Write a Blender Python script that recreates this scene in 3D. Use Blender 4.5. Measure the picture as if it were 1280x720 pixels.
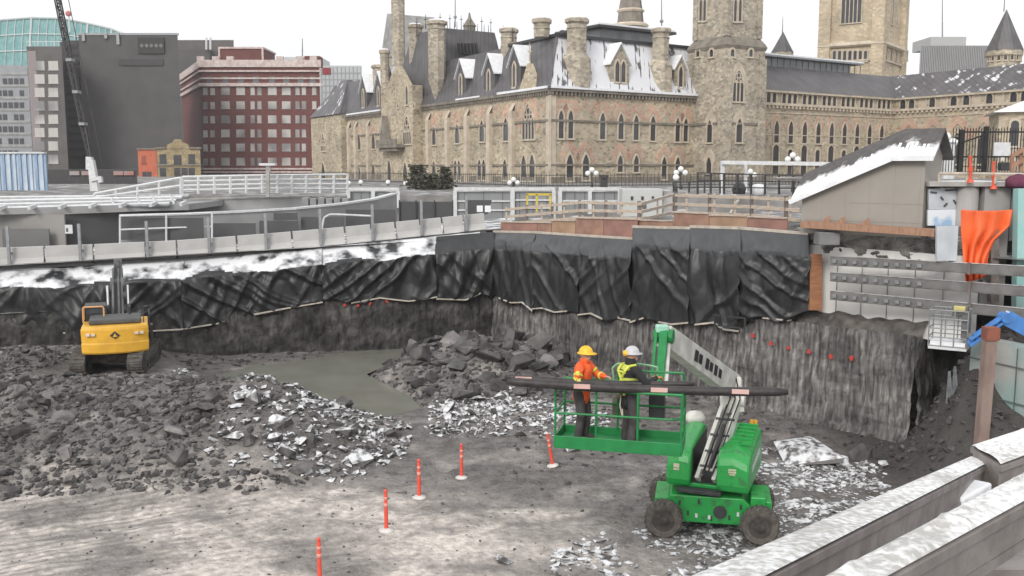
import bpy, math, random
from mathutils import Vector, Matrix, noise as mn
R = math.radians
rnd = random.Random(7)
C = bpy.context.scene.collection
sc = bpy.context.scene
for o in list(bpy.data.objects): bpy.data.objects.remove(o)

# ---------------------------------------------------------------- camera, sky, sun
H = 8.8; PITCH = R(7.22); F = 1200.0
cd = bpy.data.cameras.new('camera'); cam = bpy.data.objects.new('camera', cd); C.objects.link(cam)
cam.location = (0, 0, H); cam.rotation_euler = (R(90) - PITCH, 0, 0)
cd.sensor_width = 36; cd.lens = 36 * F / 1280; cd.clip_start = 0.1; cd.clip_end = 9000
sc.camera = cam
w = bpy.data.worlds.new('World'); sc.world = w; w.use_nodes = True
nt = w.node_tree; nt.nodes.clear()
out = nt.nodes.new('ShaderNodeOutputWorld'); bg = nt.nodes.new('ShaderNodeBackground')
sky = nt.nodes.new('ShaderNodeTexSky'); sky.sky_type = 'NISHITA'; sky.sun_disc = False
sky.sun_elevation = R(34); sky.sun_rotation = R(204); sky.dust_density = 6
ov = nt.nodes.new('ShaderNodeMixRGB'); ov.blend_type = 'MIX'; ov.inputs[0].default_value = 0.93
tcw = nt.nodes.new('ShaderNodeTexCoord'); nzw = nt.nodes.new('ShaderNodeTexNoise'); nzw.inputs['Scale'].default_value = 2.2
nzw.inputs['Detail'].default_value = 5
crw = nt.nodes.new('ShaderNodeValToRGB')
crw.color_ramp.elements[0].position = .3; crw.color_ramp.elements[0].color = (7.0, 7.05, 7.15, 1)
crw.color_ramp.elements[1].position = .75; crw.color_ramp.elements[1].color = (8.4, 8.4, 8.5, 1)
nt.links.new(tcw.outputs['Generated'], nzw.inputs['Vector']); nt.links.new(nzw.outputs['Fac'], crw.inputs['Fac'])
nt.links.new(sky.outputs[0], ov.inputs[1]); nt.links.new(crw.outputs[0], ov.inputs[2])
nt.links.new(ov.outputs[0], bg.inputs[0]); bg.inputs[1].default_value = 0.10
nt.links.new(bg.outputs[0], out.inputs[0])
sl = bpy.data.lights.new('sun', 'SUN'); sl.energy = 1.45; sl.angle = R(22); sl.color = (1, .97, .92)
so = bpy.data.objects.new('sun', sl); C.objects.link(so); so.rotation_euler = (R(56), 0, R(-24))
sc.view_settings.view_transform = 'Standard'; sc.view_settings.look = 'None'
sc.view_settings.exposure = 0.60; sc.view_settings.gamma = 1
HAZE = 0.00025

# ---------------------------------------------------------------- helpers
def ray(px, py):
    x = (px - 640) / F; u = -(py - 360) / F
    c, s = math.cos(PITCH), math.sin(PITCH)
    return Vector((x, c + u * s, -s + u * c))
def P(px, py, Y):                      # point of the sight line at distance Y
    d = ray(px, py); t = Y / d.y; return Vector((d.x * t, Y, H + d.z * t))
def G(px, py, z=0.0):                  # point of the sight line at height z
    d = ray(px, py); t = (z - H) / d.z; return Vector((d.x * t, d.y * t, z))

SPLIT = {'cornice', 'tower_ledge', 'gutter_snow', 'sign_panel', 'roof_curb', 'flue', 'seam', 'strut', 'wedge', 'quoin', 'paper', 'crosspiece', 'splice_plate', 'penthouse_cornice', 'beacon', 'axle', 'lettering', 'batten', 'bolt_plate', 'handle'}
def V3(a): return Vector(a)
class MB:
    def __init__(s, M=None): s.v = []; s.f = []; s.m = []; s.sm = []; s.M = M or Matrix(); s.mi = 0; s.smooth = False
    def add(s, vs, fs):
        b = len(s.v); s.v += [s.M @ Vector(q) for q in vs]
        for f in fs: s.f.append([b + i for i in f]); s.m.append(s.mi); s.sm.append(s.smooth)
        return s
    def box(s, c, d, rz=0, M=None):
        x, y, z = d[0] / 2, d[1] / 2, d[2] / 2; c = Vector(c)
        Rm = M if M is not None else Matrix.Rotation(rz, 3, 'Z')
        vs = [c + Rm @ Vector((i * x, j * y, k * z)) for i in (-1, 1) for j in (-1, 1) for k in (-1, 1)]
        return s.add(vs, [(0, 1, 3, 2), (4, 6, 7, 5), (0, 4, 5, 1), (2, 3, 7, 6), (0, 2, 6, 4), (1, 5, 7, 3)])
    def bx(s, x0, x1, y0, y1, z0, z1): return s.box(((x0 + x1) / 2, (y0 + y1) / 2, (z0 + z1) / 2), (abs(x1 - x0), abs(y1 - y0), abs(z1 - z0)))
    def bar(s, a, b, w, h=None, up=(0, 0, 1), w2=None, h2=None):     # rectangular bar from a to b
        a, b = Vector(a), Vector(b); h = h or w; w2 = w2 or w; h2 = h2 or h
        d = (b - a).normalized(); u = Vector(up)
        if abs(d.dot(u)) > .98: u = Vector((0, 1, 0))
        r = d.cross(u).normalized(); u = r.cross(d)
        vs = [a + r * i * w / 2 + u * j * h / 2 for i, j in ((-1, -1), (1, -1), (1, 1), (-1, 1))] + \
             [b + r * i * w2 / 2 + u * j * h2 / 2 for i, j in ((-1, -1), (1, -1), (1, 1), (-1, 1))]
        return s.add(vs, [(0, 3, 2, 1), (4, 5, 6, 7), (0, 1, 5, 4), (1, 2, 6, 5), (2, 3, 7, 6), (3, 0, 4, 7)])
    def tube(s, a, b, r, r2=None, n=10, cap=True):
        a, b = Vector(a), Vector(b); r2 = r if r2 is None else r2
        d = (b - a).normalized(); u = Vector((0, 0, 1)) if abs(d.z) < .95 else Vector((1, 0, 0))
        x = d.cross(u).normalized(); y = d.cross(x)
        vs = []
        for q, rr in ((a, r), (b, r2)):
            for i in range(n):
                t = 2 * math.pi * i / n; vs.append(q + x * math.cos(t) * rr + y * math.sin(t) * rr)
        fs = [(i, n + i, n + (i + 1) % n, (i + 1) % n)[::-1] for i in range(n)]
        if cap: fs += [tuple(range(n)), tuple(range(2 * n - 1, n - 1, -1))]
        return s.add(vs, fs)
    def path(s, pts, r, n=8):
        for a, b in zip(pts, pts[1:]): s.tube(a, b, r, n=n)
        return s
    def prism(s, poly, vec):            # closed polygon of 3d points swept by a vector
        poly = [Vector(q) for q in poly]; n = len(poly); v = Vector(vec)
        return s.add(poly + [q + v for q in poly], [tuple(range(n))[::-1], tuple(range(n, 2 * n))] + [(i, (i + 1) % n, n + (i + 1) % n, n + i) for i in range(n)])
    def loft(s, rings, cap=True):
        n = len(rings[0]); vs = [q for r in rings for q in r]; fs = []
        for k in range(len(rings) - 1):
            for i in range(n):
                j = (i + 1) % n; fs.append((k * n + i, k * n + j, (k + 1) * n + j, (k + 1) * n + i))
        if cap: fs += [tuple(range(n))[::-1], tuple((len(rings) - 1) * n + i for i in range(n))]
        return s.add(vs, fs)
    def lathe(s, prof, c=(0, 0, 0), n=16):
        c = Vector(c)
        return s.loft([[c + Vector((r * math.cos(2 * math.pi * i / n), r * math.sin(2 * math.pi * i / n), z)) for i in range(n)] for r, z in prof])
    def grid(s, fn, nu, nv):
        vs = [fn(i / nu, j / nv) for j in range(nv + 1) for i in range(nu + 1)]
        fs = [(j * (nu + 1) + i, j * (nu + 1) + i + 1, (j + 1) * (nu + 1) + i + 1, (j + 1) * (nu + 1) + i) for j in range(nv) for i in range(nu)]
        return s.add(vs, fs)
    def mesh(s, name, mats, inv=None):
        me = bpy.data.meshes.new(name)
        vs = s.v if inv is None else [inv @ q for q in s.v]
        me.from_pydata([tuple(q) for q in vs], [], s.f)
        for m in (mats if isinstance(mats, (list, tuple)) else [mats]): me.materials.append(m)
        me.polygons.foreach_set('material_index', s.m); me.polygons.foreach_set('use_smooth', s.sm)
        me.update(); return me
    def build(s, name, mats, parent=None, bevel=0, fix=True):
        if name in SPLIT and parent is not None:      # separate pieces become separate parts
            par_ = list(range(len(s.v)))
            def fd(i):
                while par_[i] != i: par_[i] = par_[par_[i]]; i = par_[i]
                return i
            for f in s.f:
                for i in f[1:]: par_[fd(i)] = fd(f[0])
            comps = {}
            for k, f in enumerate(s.f): comps.setdefault(fd(f[0]), []).append(k)
            if len(comps) > 1:
                for ks in comps.values():
                    q = MB(); ids = {}
                    for k in ks:
                        for i in s.f[k]:
                            if i not in ids: ids[i] = len(q.v); q.v.append(s.v[i])
                        q.f.append([ids[i] for i in s.f[k]]); q.m.append(s.m[k]); q.sm.append(s.sm[k])
                    o = q._one(name, mats, parent, bevel, fix)
                return o
        return s._one(name, mats, parent, bevel, fix)
    def _one(s, name, mats, parent=None, bevel=0, fix=True):
        if parent is not None:
            inv = wm(parent).inverted(); me = s.mesh(name, mats, inv); o = bpy.data.objects.new(name, me); C.objects.link(o); o.parent = parent
        else:
            xs = [q.x for q in s.v]; ys = [q.y for q in s.v]; zs = [q.z for q in s.v]
            loc = Vector(((min(xs) + max(xs)) / 2, (min(ys) + max(ys)) / 2, min(zs)))
            me = s.mesh(name, mats, Matrix.Translation(-loc)); o = bpy.data.objects.new(name, me); C.objects.link(o); o.location = loc
        if fix:
            import bmesh
            bm = bmesh.new(); bm.from_mesh(me); bmesh.ops.recalc_face_normals(bm, faces=bm.faces); bm.to_mesh(me); bm.free()
        if bevel:
            b = o.modifiers.new('bevel', 'BEVEL'); b.width = bevel; b.segments = 2; b.limit_method = 'ANGLE'; b.angle_limit = R(35)
        return o
def wm(o):
    m = o.matrix_basis.copy() if False else Matrix.LocRotScale(o.location, o.rotation_euler, o.scale)
    return wm(o.parent) @ m if o.parent else m
def tag(o, label, cat, group=None):
    o['label'] = label; o['category'] = cat
    if group: o['group'] = group
    return o
def struct(o): o['kind'] = 'structure'; return o
def thing(name, label, cat, loc, rz=0, group=None):
    o = bpy.data.objects.new(name, None); C.objects.link(o); o.location = loc; o.rotation_euler = (0, 0, rz); o.empty_display_size = .3
    return tag(o, label, cat, group)
def kids(o): return [c for c in bpy.data.objects if c.parent == o]
KID = {}
def copy_tree(o, parent=None):
    c = o.copy(); C.objects.link(c); c.parent = parent
    ks = KID.get(o.name)
    if ks is None: ks = KID[o.name] = kids(o)
    for ch in ks: copy_tree(ch, c)
    return c
def frame(loc, rz): return Matrix.Translation(Vector(loc)) @ Matrix.Rotation(rz, 4, 'Z')
ORD = ['first', 'second', 'third', 'fourth', 'fifth', 'sixth', 'seventh', 'eighth', 'ninth', 'tenth', 'eleventh', 'twelfth', 'thirteenth', 'fourteenth', 'fifteenth', 'sixteenth', 'seventeenth', 'eighteenth', 'nineteenth', 'twentieth']

# ---------------------------------------------------------------- materials
def mat(name, c1, c2=None, scale=3, rough=.8, metal=0, bump=0, bscale=None, detail=6, lo=.35, hi=.65, stretch=None, spec=.4, snow=0, snow_scale=1.2, snow_n=.55, snow_th=.5, alpha=None):
    m = bpy.data.materials.new(name); m.use_nodes = True; n = m.node_tree; b = n.nodes['Principled BSDF']
    b.inputs['Roughness'].default_value = rough; b.inputs['Metallic'].default_value = metal
    b.inputs['Specular IOR Level'].default_value = spec
    L = n.links.new; N = n.nodes.new
    tc = N('ShaderNodeTexCoord'); vec = tc.outputs['Object']
    if stretch:
        mp = N('ShaderNodeMapping'); mp.inputs['Scale'].default_value = stretch; L(vec, mp.inputs[0]); vec2 = mp.outputs[0]
    else: vec2 = vec
    c2 = c2 or tuple(x * .82 for x in c1)
    nz = N('ShaderNodeTexNoise'); nz.inputs['Scale'].default_value = scale; nz.inputs['Detail'].default_value = detail; L(vec2, nz.inputs[0])
    cr = N('ShaderNodeValToRGB'); cr.color_ramp.elements[0].position = lo; cr.color_ramp.elements[1].position = hi
    cr.color_ramp.elements[0].color = (*c2, 1); cr.color_ramp.elements[1].color = (*c1, 1)
    L(nz.outputs['Fac'], cr.inputs[0]); col = cr.outputs[0]
    if snow:
        geo = N('ShaderNodeNewGeometry'); sx = N('ShaderNodeSeparateXYZ'); L(geo.outputs['Normal'], sx.inputs[0])
        mr = N('ShaderNodeMapRange'); mr.inputs['From Min'].default_value = snow_n; mr.inputs['From Max'].default_value = snow_n + .15; L(sx.outputs[2], mr.inputs[0])
        n2 = N('ShaderNodeTexNoise'); n2.inputs['Scale'].default_value = snow_scale; n2.inputs['Detail'].default_value = 5; L(geo.outputs['Position'], n2.inputs[0])
        m2 = N('ShaderNodeMapRange'); m2.inputs['From Min'].default_value = snow_th - .09; m2.inputs['From Max'].default_value = snow_th + .09; L(n2.outputs['Fac'], m2.inputs[0])
        mu = N('ShaderNodeMath'); mu.operation = 'MULTIPLY'; L(mr.outputs[0], mu.inputs[0]); L(m2.outputs[0], mu.inputs[1])
        mu2 = N('ShaderNodeMath'); mu2.operation = 'MULTIPLY'; mu2.inputs[1].default_value = snow; L(mu.outputs[0], mu2.inputs[0])
        mx = N('ShaderNodeMixRGB'); mx.inputs[2].default_value = (.66, .67, .69, 1); L(mu2.outputs[0], mx.inputs[0]); L(col, mx.inputs[1]); col = mx.outputs[0]
    L(col, b.inputs['Base Color'])
    if bump:
        nb = N('ShaderNodeTexNoise'); nb.inputs['Scale'].default_value = bscale or scale * 3; nb.inputs['Detail'].default_value = 8; L(vec2, nb.inputs[0])
        bp = N('ShaderNodeBump'); bp.inputs['Strength'].default_value = bump; bp.inputs['Distance'].default_value = .05; L(nb.outputs['Fac'], bp.inputs['Height']); L(bp.outputs[0], b.inputs['Normal'])
    return m
def stonemat(name, cols, scale=2.3, mortar=(.30, .27, .23), rough=.9, tint=None, sx=1):
    m = bpy.data.materials.new(name); m.use_nodes = True; n = m.node_tree; b = n.nodes['Principled BSDF']; L = n.links.new; N = n.nodes.new
    b.inputs['Roughness'].default_value = rough; b.inputs['Specular IOR Level'].default_value = .2
    tc = N('ShaderNodeTexCoord'); mp = N('ShaderNodeMapping'); mp.inputs['Scale'].default_value = (sx, sx, 1.7); L(tc.outputs['Object'], mp.inputs[0])
    vo = N('ShaderNodeTexVoronoi'); vo.inputs['Scale'].default_value = scale; L(mp.outputs[0], vo.inputs[0])
    sp = N('ShaderNodeSeparateXYZ'); L(vo.outputs['Color'], sp.inputs[0])
    cr = N('ShaderNodeValToRGB'); cr.color_ramp.interpolation = 'CONSTANT'
    e = cr.color_ramp.elements
    for i, c in enumerate(cols):
        if i < 2: e[i].position = i / len(cols); e[i].color = (*c, 1)
        else: q = e.new(i / len(cols)); q.color = (*c, 1)
    L(sp.outputs[0], cr.inputs[0])
    nz = N('ShaderNodeTexNoise'); nz.inputs['Scale'].default_value = .25; nz.inputs['Detail'].default_value = 6; L(tc.outputs['Object'], nz.inputs[0])
    hs = N('ShaderNodeMixRGB'); hs.blend_type = 'MULTIPLY'; hs.inputs[0].default_value = .75
    c3 = N('ShaderNodeValToRGB'); c3.color_ramp.elements[0].position = .35; c3.color_ramp.elements[0].color = (.62, .60, .58, 1); c3.color_ramp.elements[1].position = .62; c3.color_ramp.elements[1].color = (1.1, 1.08, 1.03, 1)
    L(nz.outputs['Fac'], c3.inputs[0]); L(cr.outputs[0], hs.inputs[1]); L(c3.outputs[0], hs.inputs[2])
    ve = N('ShaderNodeTexVoronoi'); ve.feature = 'DISTANCE_TO_EDGE'; ve.inputs['Scale'].default_value = scale; L(mp.outputs[0], ve.inputs[0])
    me = N('ShaderNodeMapRange'); me.inputs['From Min'].default_value = .03; me.inputs['From Max'].default_value = .07; L(ve.outputs['Distance'], me.inputs[0])
    mx = N('ShaderNodeMixRGB'); mx.inputs[1].default_value = (*mortar, 1); L(me.outputs[0], mx.inputs[0]); L(hs.outputs[0], mx.inputs[2])
    L(mx.outputs[0], b.inputs['Base Color'])
    bp = N('ShaderNodeBump'); bp.inputs['Strength'].default_value = .5; bp.inputs['Distance'].default_value = .05; L(me.outputs[0], bp.inputs['Height']); L(bp.outputs[0], b.inputs['Normal'])
    return m
def seamroof(name, c1, c2, snow=0, seam=1.6, th=.5, axis=(1, 1, 0)):
    m = mat(name, c1, c2, scale=.5, rough=.5, spec=.5)
    n = m.node_tree; b = n.nodes['Principled BSDF']; L = n.links.new; N = n.nodes.new
    src = b.inputs['Base Color'].links[0].from_socket
    tc = N('ShaderNodeTexCoord'); mp = N('ShaderNodeMapping'); mp.inputs['Scale'].default_value = (1, 1, .12); L(tc.outputs['Object'], mp.inputs[0])
    wv = N('ShaderNodeTexWave'); wv.bands_direction = 'X'; wv.inputs['Scale'].default_value = seam / 3; wv.inputs['Distortion'].default_value = 0
    L(tc.outputs['Object'], wv.inputs[0])
    mr = N('ShaderNodeMapRange'); mr.inputs['From Min'].default_value = .82; mr.inputs['From Max'].default_value = .95; L(wv.outputs['Fac'], mr.inputs[0])
    mx = N('ShaderNodeMixRGB'); mx.blend_type = 'MULTIPLY'; mx.inputs[2].default_value = (.72, .72, .72, 1); L(mr.outputs[0], mx.inputs[0]); L(src, mx.inputs[1]); col = mx.outputs[0]
    if snow:
        nz = N('ShaderNodeTexNoise'); nz.inputs['Scale'].default_value = .8; nz.inputs['Detail'].default_value = 6; L(mp.outputs[0], nz.inputs[0])
        ad = N('ShaderNodeMath'); ad.operation = 'SUBTRACT'; L(nz.outputs['Fac'], ad.inputs[0])
        m3 = N('ShaderNodeMath'); m3.operation = 'MULTIPLY'; m3.inputs[1].default_value = .10; L(mr.outputs[0], m3.inputs[0]); L(m3.outputs[0], ad.inputs[1])
        m2 = N('ShaderNodeMapRange'); m2.inputs['From Min'].default_value = th - .03; m2.inputs['From Max'].default_value = th + .03; L(ad.outputs[0], m2.inputs[0])
        mx2 = N('ShaderNodeMixRGB'); mx2.inputs[2].default_value = (.62, .63, .66, 1); L(m2.outputs[0], mx2.inputs[0]); L(col, mx2.inputs[1]); col = mx2.outputs[0]
    L(col, b.inputs['Base Color'])
    return m
SNOW = mat('snow', (.80, .81, .83), (.68, .69, .72), scale=2, rough=.7, bump=.3, bscale=12)
GREYMETAL = mat('grey_metal', (.30, .31, .32), (.22, .23, .24), scale=4, rough=.5, metal=.4)
DARKMETAL = mat('dark_metal', (.05, .05, .055), (.03, .03, .03), scale=4, rough=.5)
WHITEMETAL = mat('white_metal', (.62, .63, .64), (.50, .51, .52), scale=5, rough=.5)
BLACK = mat('black_plastic', (.02, .02, .022), (.012, .012, .012), scale=6, rough=.5)
CONC = mat('concrete', (.40, .39, .37), (.27, .26, .25), scale=1.6, rough=.9, bump=.2, snow=1, snow_n=.7, snow_th=.40)
CONCD = mat('concrete_dark', (.22, .22, .22), (.15, .15, .15), scale=1.2, rough=.9, bump=.2)
WOOD = mat('timber', (.52, .44, .36), (.36, .29, .23), scale=3, rough=.85, stretch=(1, 1, 8), snow=1, snow_n=.7, snow_th=.47, snow_scale=3)
PLY = mat('plywood', (.36, .21, .15), (.22, .13, .10), scale=1.5, rough=.7, snow=.8, snow_n=.8, snow_th=.5)
STEEL = mat('rusty_steel', (.20, .17, .155), (.12, .10, .095), scale=3, rough=.7, metal=.2, bump=.2)
# ---------------------------------------------------------------- ground, pit floor, rock walls
CORN = P(617, 290, 47.5).to_2d()
LW = [Vector((-34, 39.5)), Vector((-26, 41.8)), Vector((CORN.x, CORN.y))]
RW_END = Vector((12.75, 29.8))
def rwall(t): return Vector((CORN.x, CORN.y)).lerp(RW_END, t)
def lwall(t): return Vector((-26, 41.8)).lerp(Vector((CORN.x, CORN.y)), t)
def px_on_line(px, py, A, B):           # sight line meets the vertical plane through A, B: (t, z)
    d = ray(px, py); A, B = Vector(A), Vector(B); e = B - A
    # A + e*t = s*(d.x, d.y)
    den = e.x * d.y - e.y * d.x
    t = (A.y * d.x - A.x * d.y) / den
    q = A + e * t; s = q.y / d.y
    return t, H + d.z * s
def onR(px, py):
    t, z = px_on_line(px, py, CORN, RW_END); q = rwall(t); return Vector((q.x, q.y, z)), t
def onL(px, py):
    t, z = px_on_line(px, py, (-26, 41.8), CORN); q = lwall(t); return Vector((q.x, q.y, z)), t
def sm(a, b, x):
    x = max(0, min(1, (x - a) / (b - a))); return x * x * (3 - 2 * x)
def poly_dist(x, y, poly):              # signed distance, negative inside
    d = 1e9; ins = False; n = len(poly)
    for i in range(n):
        ax, ay = poly[i]; bx, by = poly[(i + 1) % n]
        ex, ey = bx - ax, by - ay; t = max(0, min(1, ((x - ax) * ex + (y - ay) * ey) / (ex * ex + ey * ey)))
        d = min(d, math.hypot(x - ax - ex * t, y - ay - ey * t))
        if (ay > y) != (by > y) and x < ex * (y - ay) / (by - ay) + ax: ins = not ins
    return -d if ins else d
def gp(lst, z=0): return [(G(a, b, z).x, G(a, b, z).y) for a, b in lst]
POND = gp([(285, 470), (330, 457), (420, 447), (505, 434), (500, 450), (455, 468), (505, 490), (522, 506), (480, 516), (400, 497), (330, 484)], 0)
HEAP_A = gp([(-140, 620), (120, 606), (330, 604), (500, 560), (500, 530), (420, 500), (330, 485), (250, 470), (100, 462), (-140, 470)], .3)
HEAP_B = gp([(455, 470), (500, 440), (560, 428), (680, 436), (720, 450), (700, 500), (620, 500), (540, 505), (505, 480)], .2)
HEAP_C = gp([(530, 540), (540, 508), (640, 500), (760, 520), (760, 548), (640, 548)], 0)
SOIL = [(12.2, 29.5), (11.0, 26.5), (10.9, 23), (12, 20), (30, 20), (30, 40), (16, 34)]
EXC = (G(139, 466, 1.05).x - .4, G(139, 466, 1.05).y + 1.6)
def gh(x, y):
    p = Vector((x, y, 0))
    z = .10 * mn.fractal(p * .35, .9, 2.1, 4) + .035 * mn.noise(p * 2.3) + .02 * mn.noise(p * 6)
    a = poly_dist(x, y, HEAP_A); t = sm(1.0, -3.6, a); z += 1.15 * t * (1 + .25 * mn.noise(p * .5)) + t * .14 * mn.noise(p * 1.7); z += sm(-.4, -2.2, a) * ((.62 + .6 * sm(-16.0, -19.5, x)) * (1 + .35 * mn.noise(p * .45)) * math.exp(-((y - 30.6) / 1.9) ** 2) * sm(-5.5, -9, x) + .3 * max(0, mn.noise(p * .7)))
    a = poly_dist(x, y, HEAP_B); t = sm(.6, -3.0, a); z += 1.1 * t * (1 + .5 * mn.noise(p * .6))
    a = poly_dist(x, y, HEAP_C); z += .25 * sm(.4, -1.2, a)
    # behind the excavator ground stays a little high
    z += .8 * sm(-13, -19, x) * sm(33, 37, y)
    a = poly_dist(x, y, SOIL); t = sm(.2, -2.4, a); z += t * (3.3 * sm(22.3, 28.6, y) + .35) + t * (.45 * mn.noise(p * .9) + .2 * mn.noise(p * 2.1))
    a = poly_dist(x, y, POND); z += (-.35 - z) * sm(.7, -.5, a)
    k = sm(3.4, 1.6, math.hypot((x - EXC[0]) * .95, (y - EXC[1]) * .7)); z += (.88 - z) * k
    if False:
        u = (x * .45 + y * .89); k = sm(2, -6, x) * sm(29, 26, y)
        z += k * .02 * math.sin(u * 7 + mn.noise(p * .4) * 2)
    return z
GX0, GX1, GY0, GY1 = -34, 30, 12, 50
def floor():
    nx, ny = 400, 300
    def fn(u, v):
        x = GX0 + (GX1 - GX0) * u; y = GY0 + (GY1 - GY0) * v
        return Vector((x, y, gh(x, y)))
    m = MB(); m.smooth = True; m.grid(fn, nx, ny)
    m.add([(-200, -60, -.2), (200, -60, -.2), (200, 12.01, -.05), (-200, 12.01, -.05)], [(0, 1, 2, 3)])
    mt = bpy.data.materials.new('pit_mud'); mt.use_nodes = True; n = mt.node_tree; b = n.nodes['Principled BSDF']; L = n.links.new; N = n.nodes.new
    geo = N('ShaderNodeNewGeometry'); pos = geo.outputs['Position']
    def NZ(s, d=6, st=None, rot=0, dist=0):
        q = N('ShaderNodeTexNoise'); q.inputs['Scale'].default_value = s; q.inputs['Detail'].default_value = d; q.inputs['Distortion'].default_value = dist
        if st:
            mp = N('ShaderNodeMapping'); mp.inputs['Scale'].default_value = st; mp.inputs['Rotation'].default_value = (0, 0, rot); L(pos, mp.inputs[0]); L(mp.outputs[0], q.inputs[0])
        else: L(pos, q.inputs[0])
        return q.outputs['Fac']
    def RAMP(x, a, b_):
        r = N('ShaderNodeMapRange'); r.inputs['From Min'].default_value = a; r.inputs['From Max'].default_value = b_; L(x, r.inputs[0]); return r.outputs[0]
    def MATH(op, a, b_):
        r = N('ShaderNodeMath'); r.operation = op
        for i, q in enumerate((a, b_)):
            if isinstance(q, (int, float)): r.inputs[i].default_value = q
            else: L(q, r.inputs[i])
        return r.outputs[0]
    def MIX(f, a, b_):
        r = N('ShaderNodeMixRGB')
        for i, q in enumerate((f, a, b_)):
            if isinstance(q, tuple): r.inputs[i].default_value = (*q, 1)
            else: L(q, r.inputs[i])
        return r.outputs[0]
    # dry pale crust in the open middle of the floor, wet dark mud around it
    sp = N('ShaderNodeSeparateXYZ'); L(pos, sp.inputs[0])
    # distance from the worked area centre (ellipse)
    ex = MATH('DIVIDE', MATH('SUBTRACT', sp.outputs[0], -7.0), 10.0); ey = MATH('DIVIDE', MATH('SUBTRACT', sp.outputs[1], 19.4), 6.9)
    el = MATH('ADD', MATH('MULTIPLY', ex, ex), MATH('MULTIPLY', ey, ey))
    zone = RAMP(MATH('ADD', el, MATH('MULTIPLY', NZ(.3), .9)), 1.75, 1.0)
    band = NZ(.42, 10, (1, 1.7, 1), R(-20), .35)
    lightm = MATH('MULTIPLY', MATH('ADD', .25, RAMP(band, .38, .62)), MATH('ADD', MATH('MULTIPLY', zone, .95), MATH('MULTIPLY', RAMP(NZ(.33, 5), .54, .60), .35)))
    mot = NZ(3.0, 8)
    tr = N('ShaderNodeTexWave'); tr.inputs['Scale'].default_value = 1.0; tr.inputs['Distortion'].default_value = 1.6; tr.inputs['Detail'].default_value = 4; tr.inputs['Detail Scale'].default_value = 1.3
    mp = N('ShaderNodeMapping'); mp.inputs['Rotation'].default_value = (0, 0, R(63)); L(pos, mp.inputs[0]); L(mp.outputs[0], tr.inputs[0])
    trk = MATH('MULTIPLY', RAMP(tr.outputs['Fac'], .45, .75), RAMP(sp.outputs[0], -4, -10))
    lightm = MATH('MULTIPLY', lightm, MATH('SUBTRACT', 1.0, MATH('MULTIPLY', trk, .45)))
    lightm = MATH('MULTIPLY', lightm, MATH('ADD', .55, MATH('MULTIPLY', RAMP(mot, .35, .6), .45)))
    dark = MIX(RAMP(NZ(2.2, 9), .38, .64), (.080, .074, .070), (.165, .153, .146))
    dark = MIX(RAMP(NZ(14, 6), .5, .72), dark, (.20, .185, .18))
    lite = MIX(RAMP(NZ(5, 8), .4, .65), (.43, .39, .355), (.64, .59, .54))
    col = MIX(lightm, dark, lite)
    # lingering snow crumbs near the lift and the heaps
    sn1 = RAMP(NZ(6.5, 10), .57, .63)
    zx = RAMP(sp.outputs[0], 3.2, 6.2); sz = MATH('MULTIPLY', MATH('MULTIPLY', sn1, zx), RAMP(NZ(.8, 4), .42, .52))
    sz = MATH('MULTIPLY', sz, RAMP(sp.outputs[1], 28.5, 26.5)); sz = MATH('MULTIPLY', sz, RAMP(sp.outputs[0], 11, 10))
    col = MIX(sz, col, (.78, .79, .81))
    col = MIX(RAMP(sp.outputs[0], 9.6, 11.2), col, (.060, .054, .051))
    L(col, b.inputs['Base Color']); b.inputs['Specular IOR Level'].default_value = .35
    L(MATH('ADD', .55, MATH('MULTIPLY', RAMP(NZ(1.2), .4, .6), .35)), b.inputs['Roughness'])
    bp = N('ShaderNodeBump'); bp.inputs['Strength'].default_value = .9; bp.inputs['Distance'].default_value = .08; L(NZ(7, 10), bp.inputs['Height']); L(bp.outputs[0], b.inputs['Normal'])
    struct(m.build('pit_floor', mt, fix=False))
floor()
# muddy pond
pm = MB(); pm.smooth = True
cx = sum(p[0] for p in POND) / len(POND); cy = sum(p[1] for p in POND) / len(POND)
pm.add([(cx + (x - cx) * 1.12, cy + (y - cy) * 1.25, -.03) for x, y in POND], [tuple(range(len(POND)))])
WATER = mat('muddy_water', (.20, .20, .17), (.165, .165, .14), scale=.5, rough=.12, spec=.35, bump=.05, bscale=6)
struct(pm.build('water', WATER))

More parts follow.
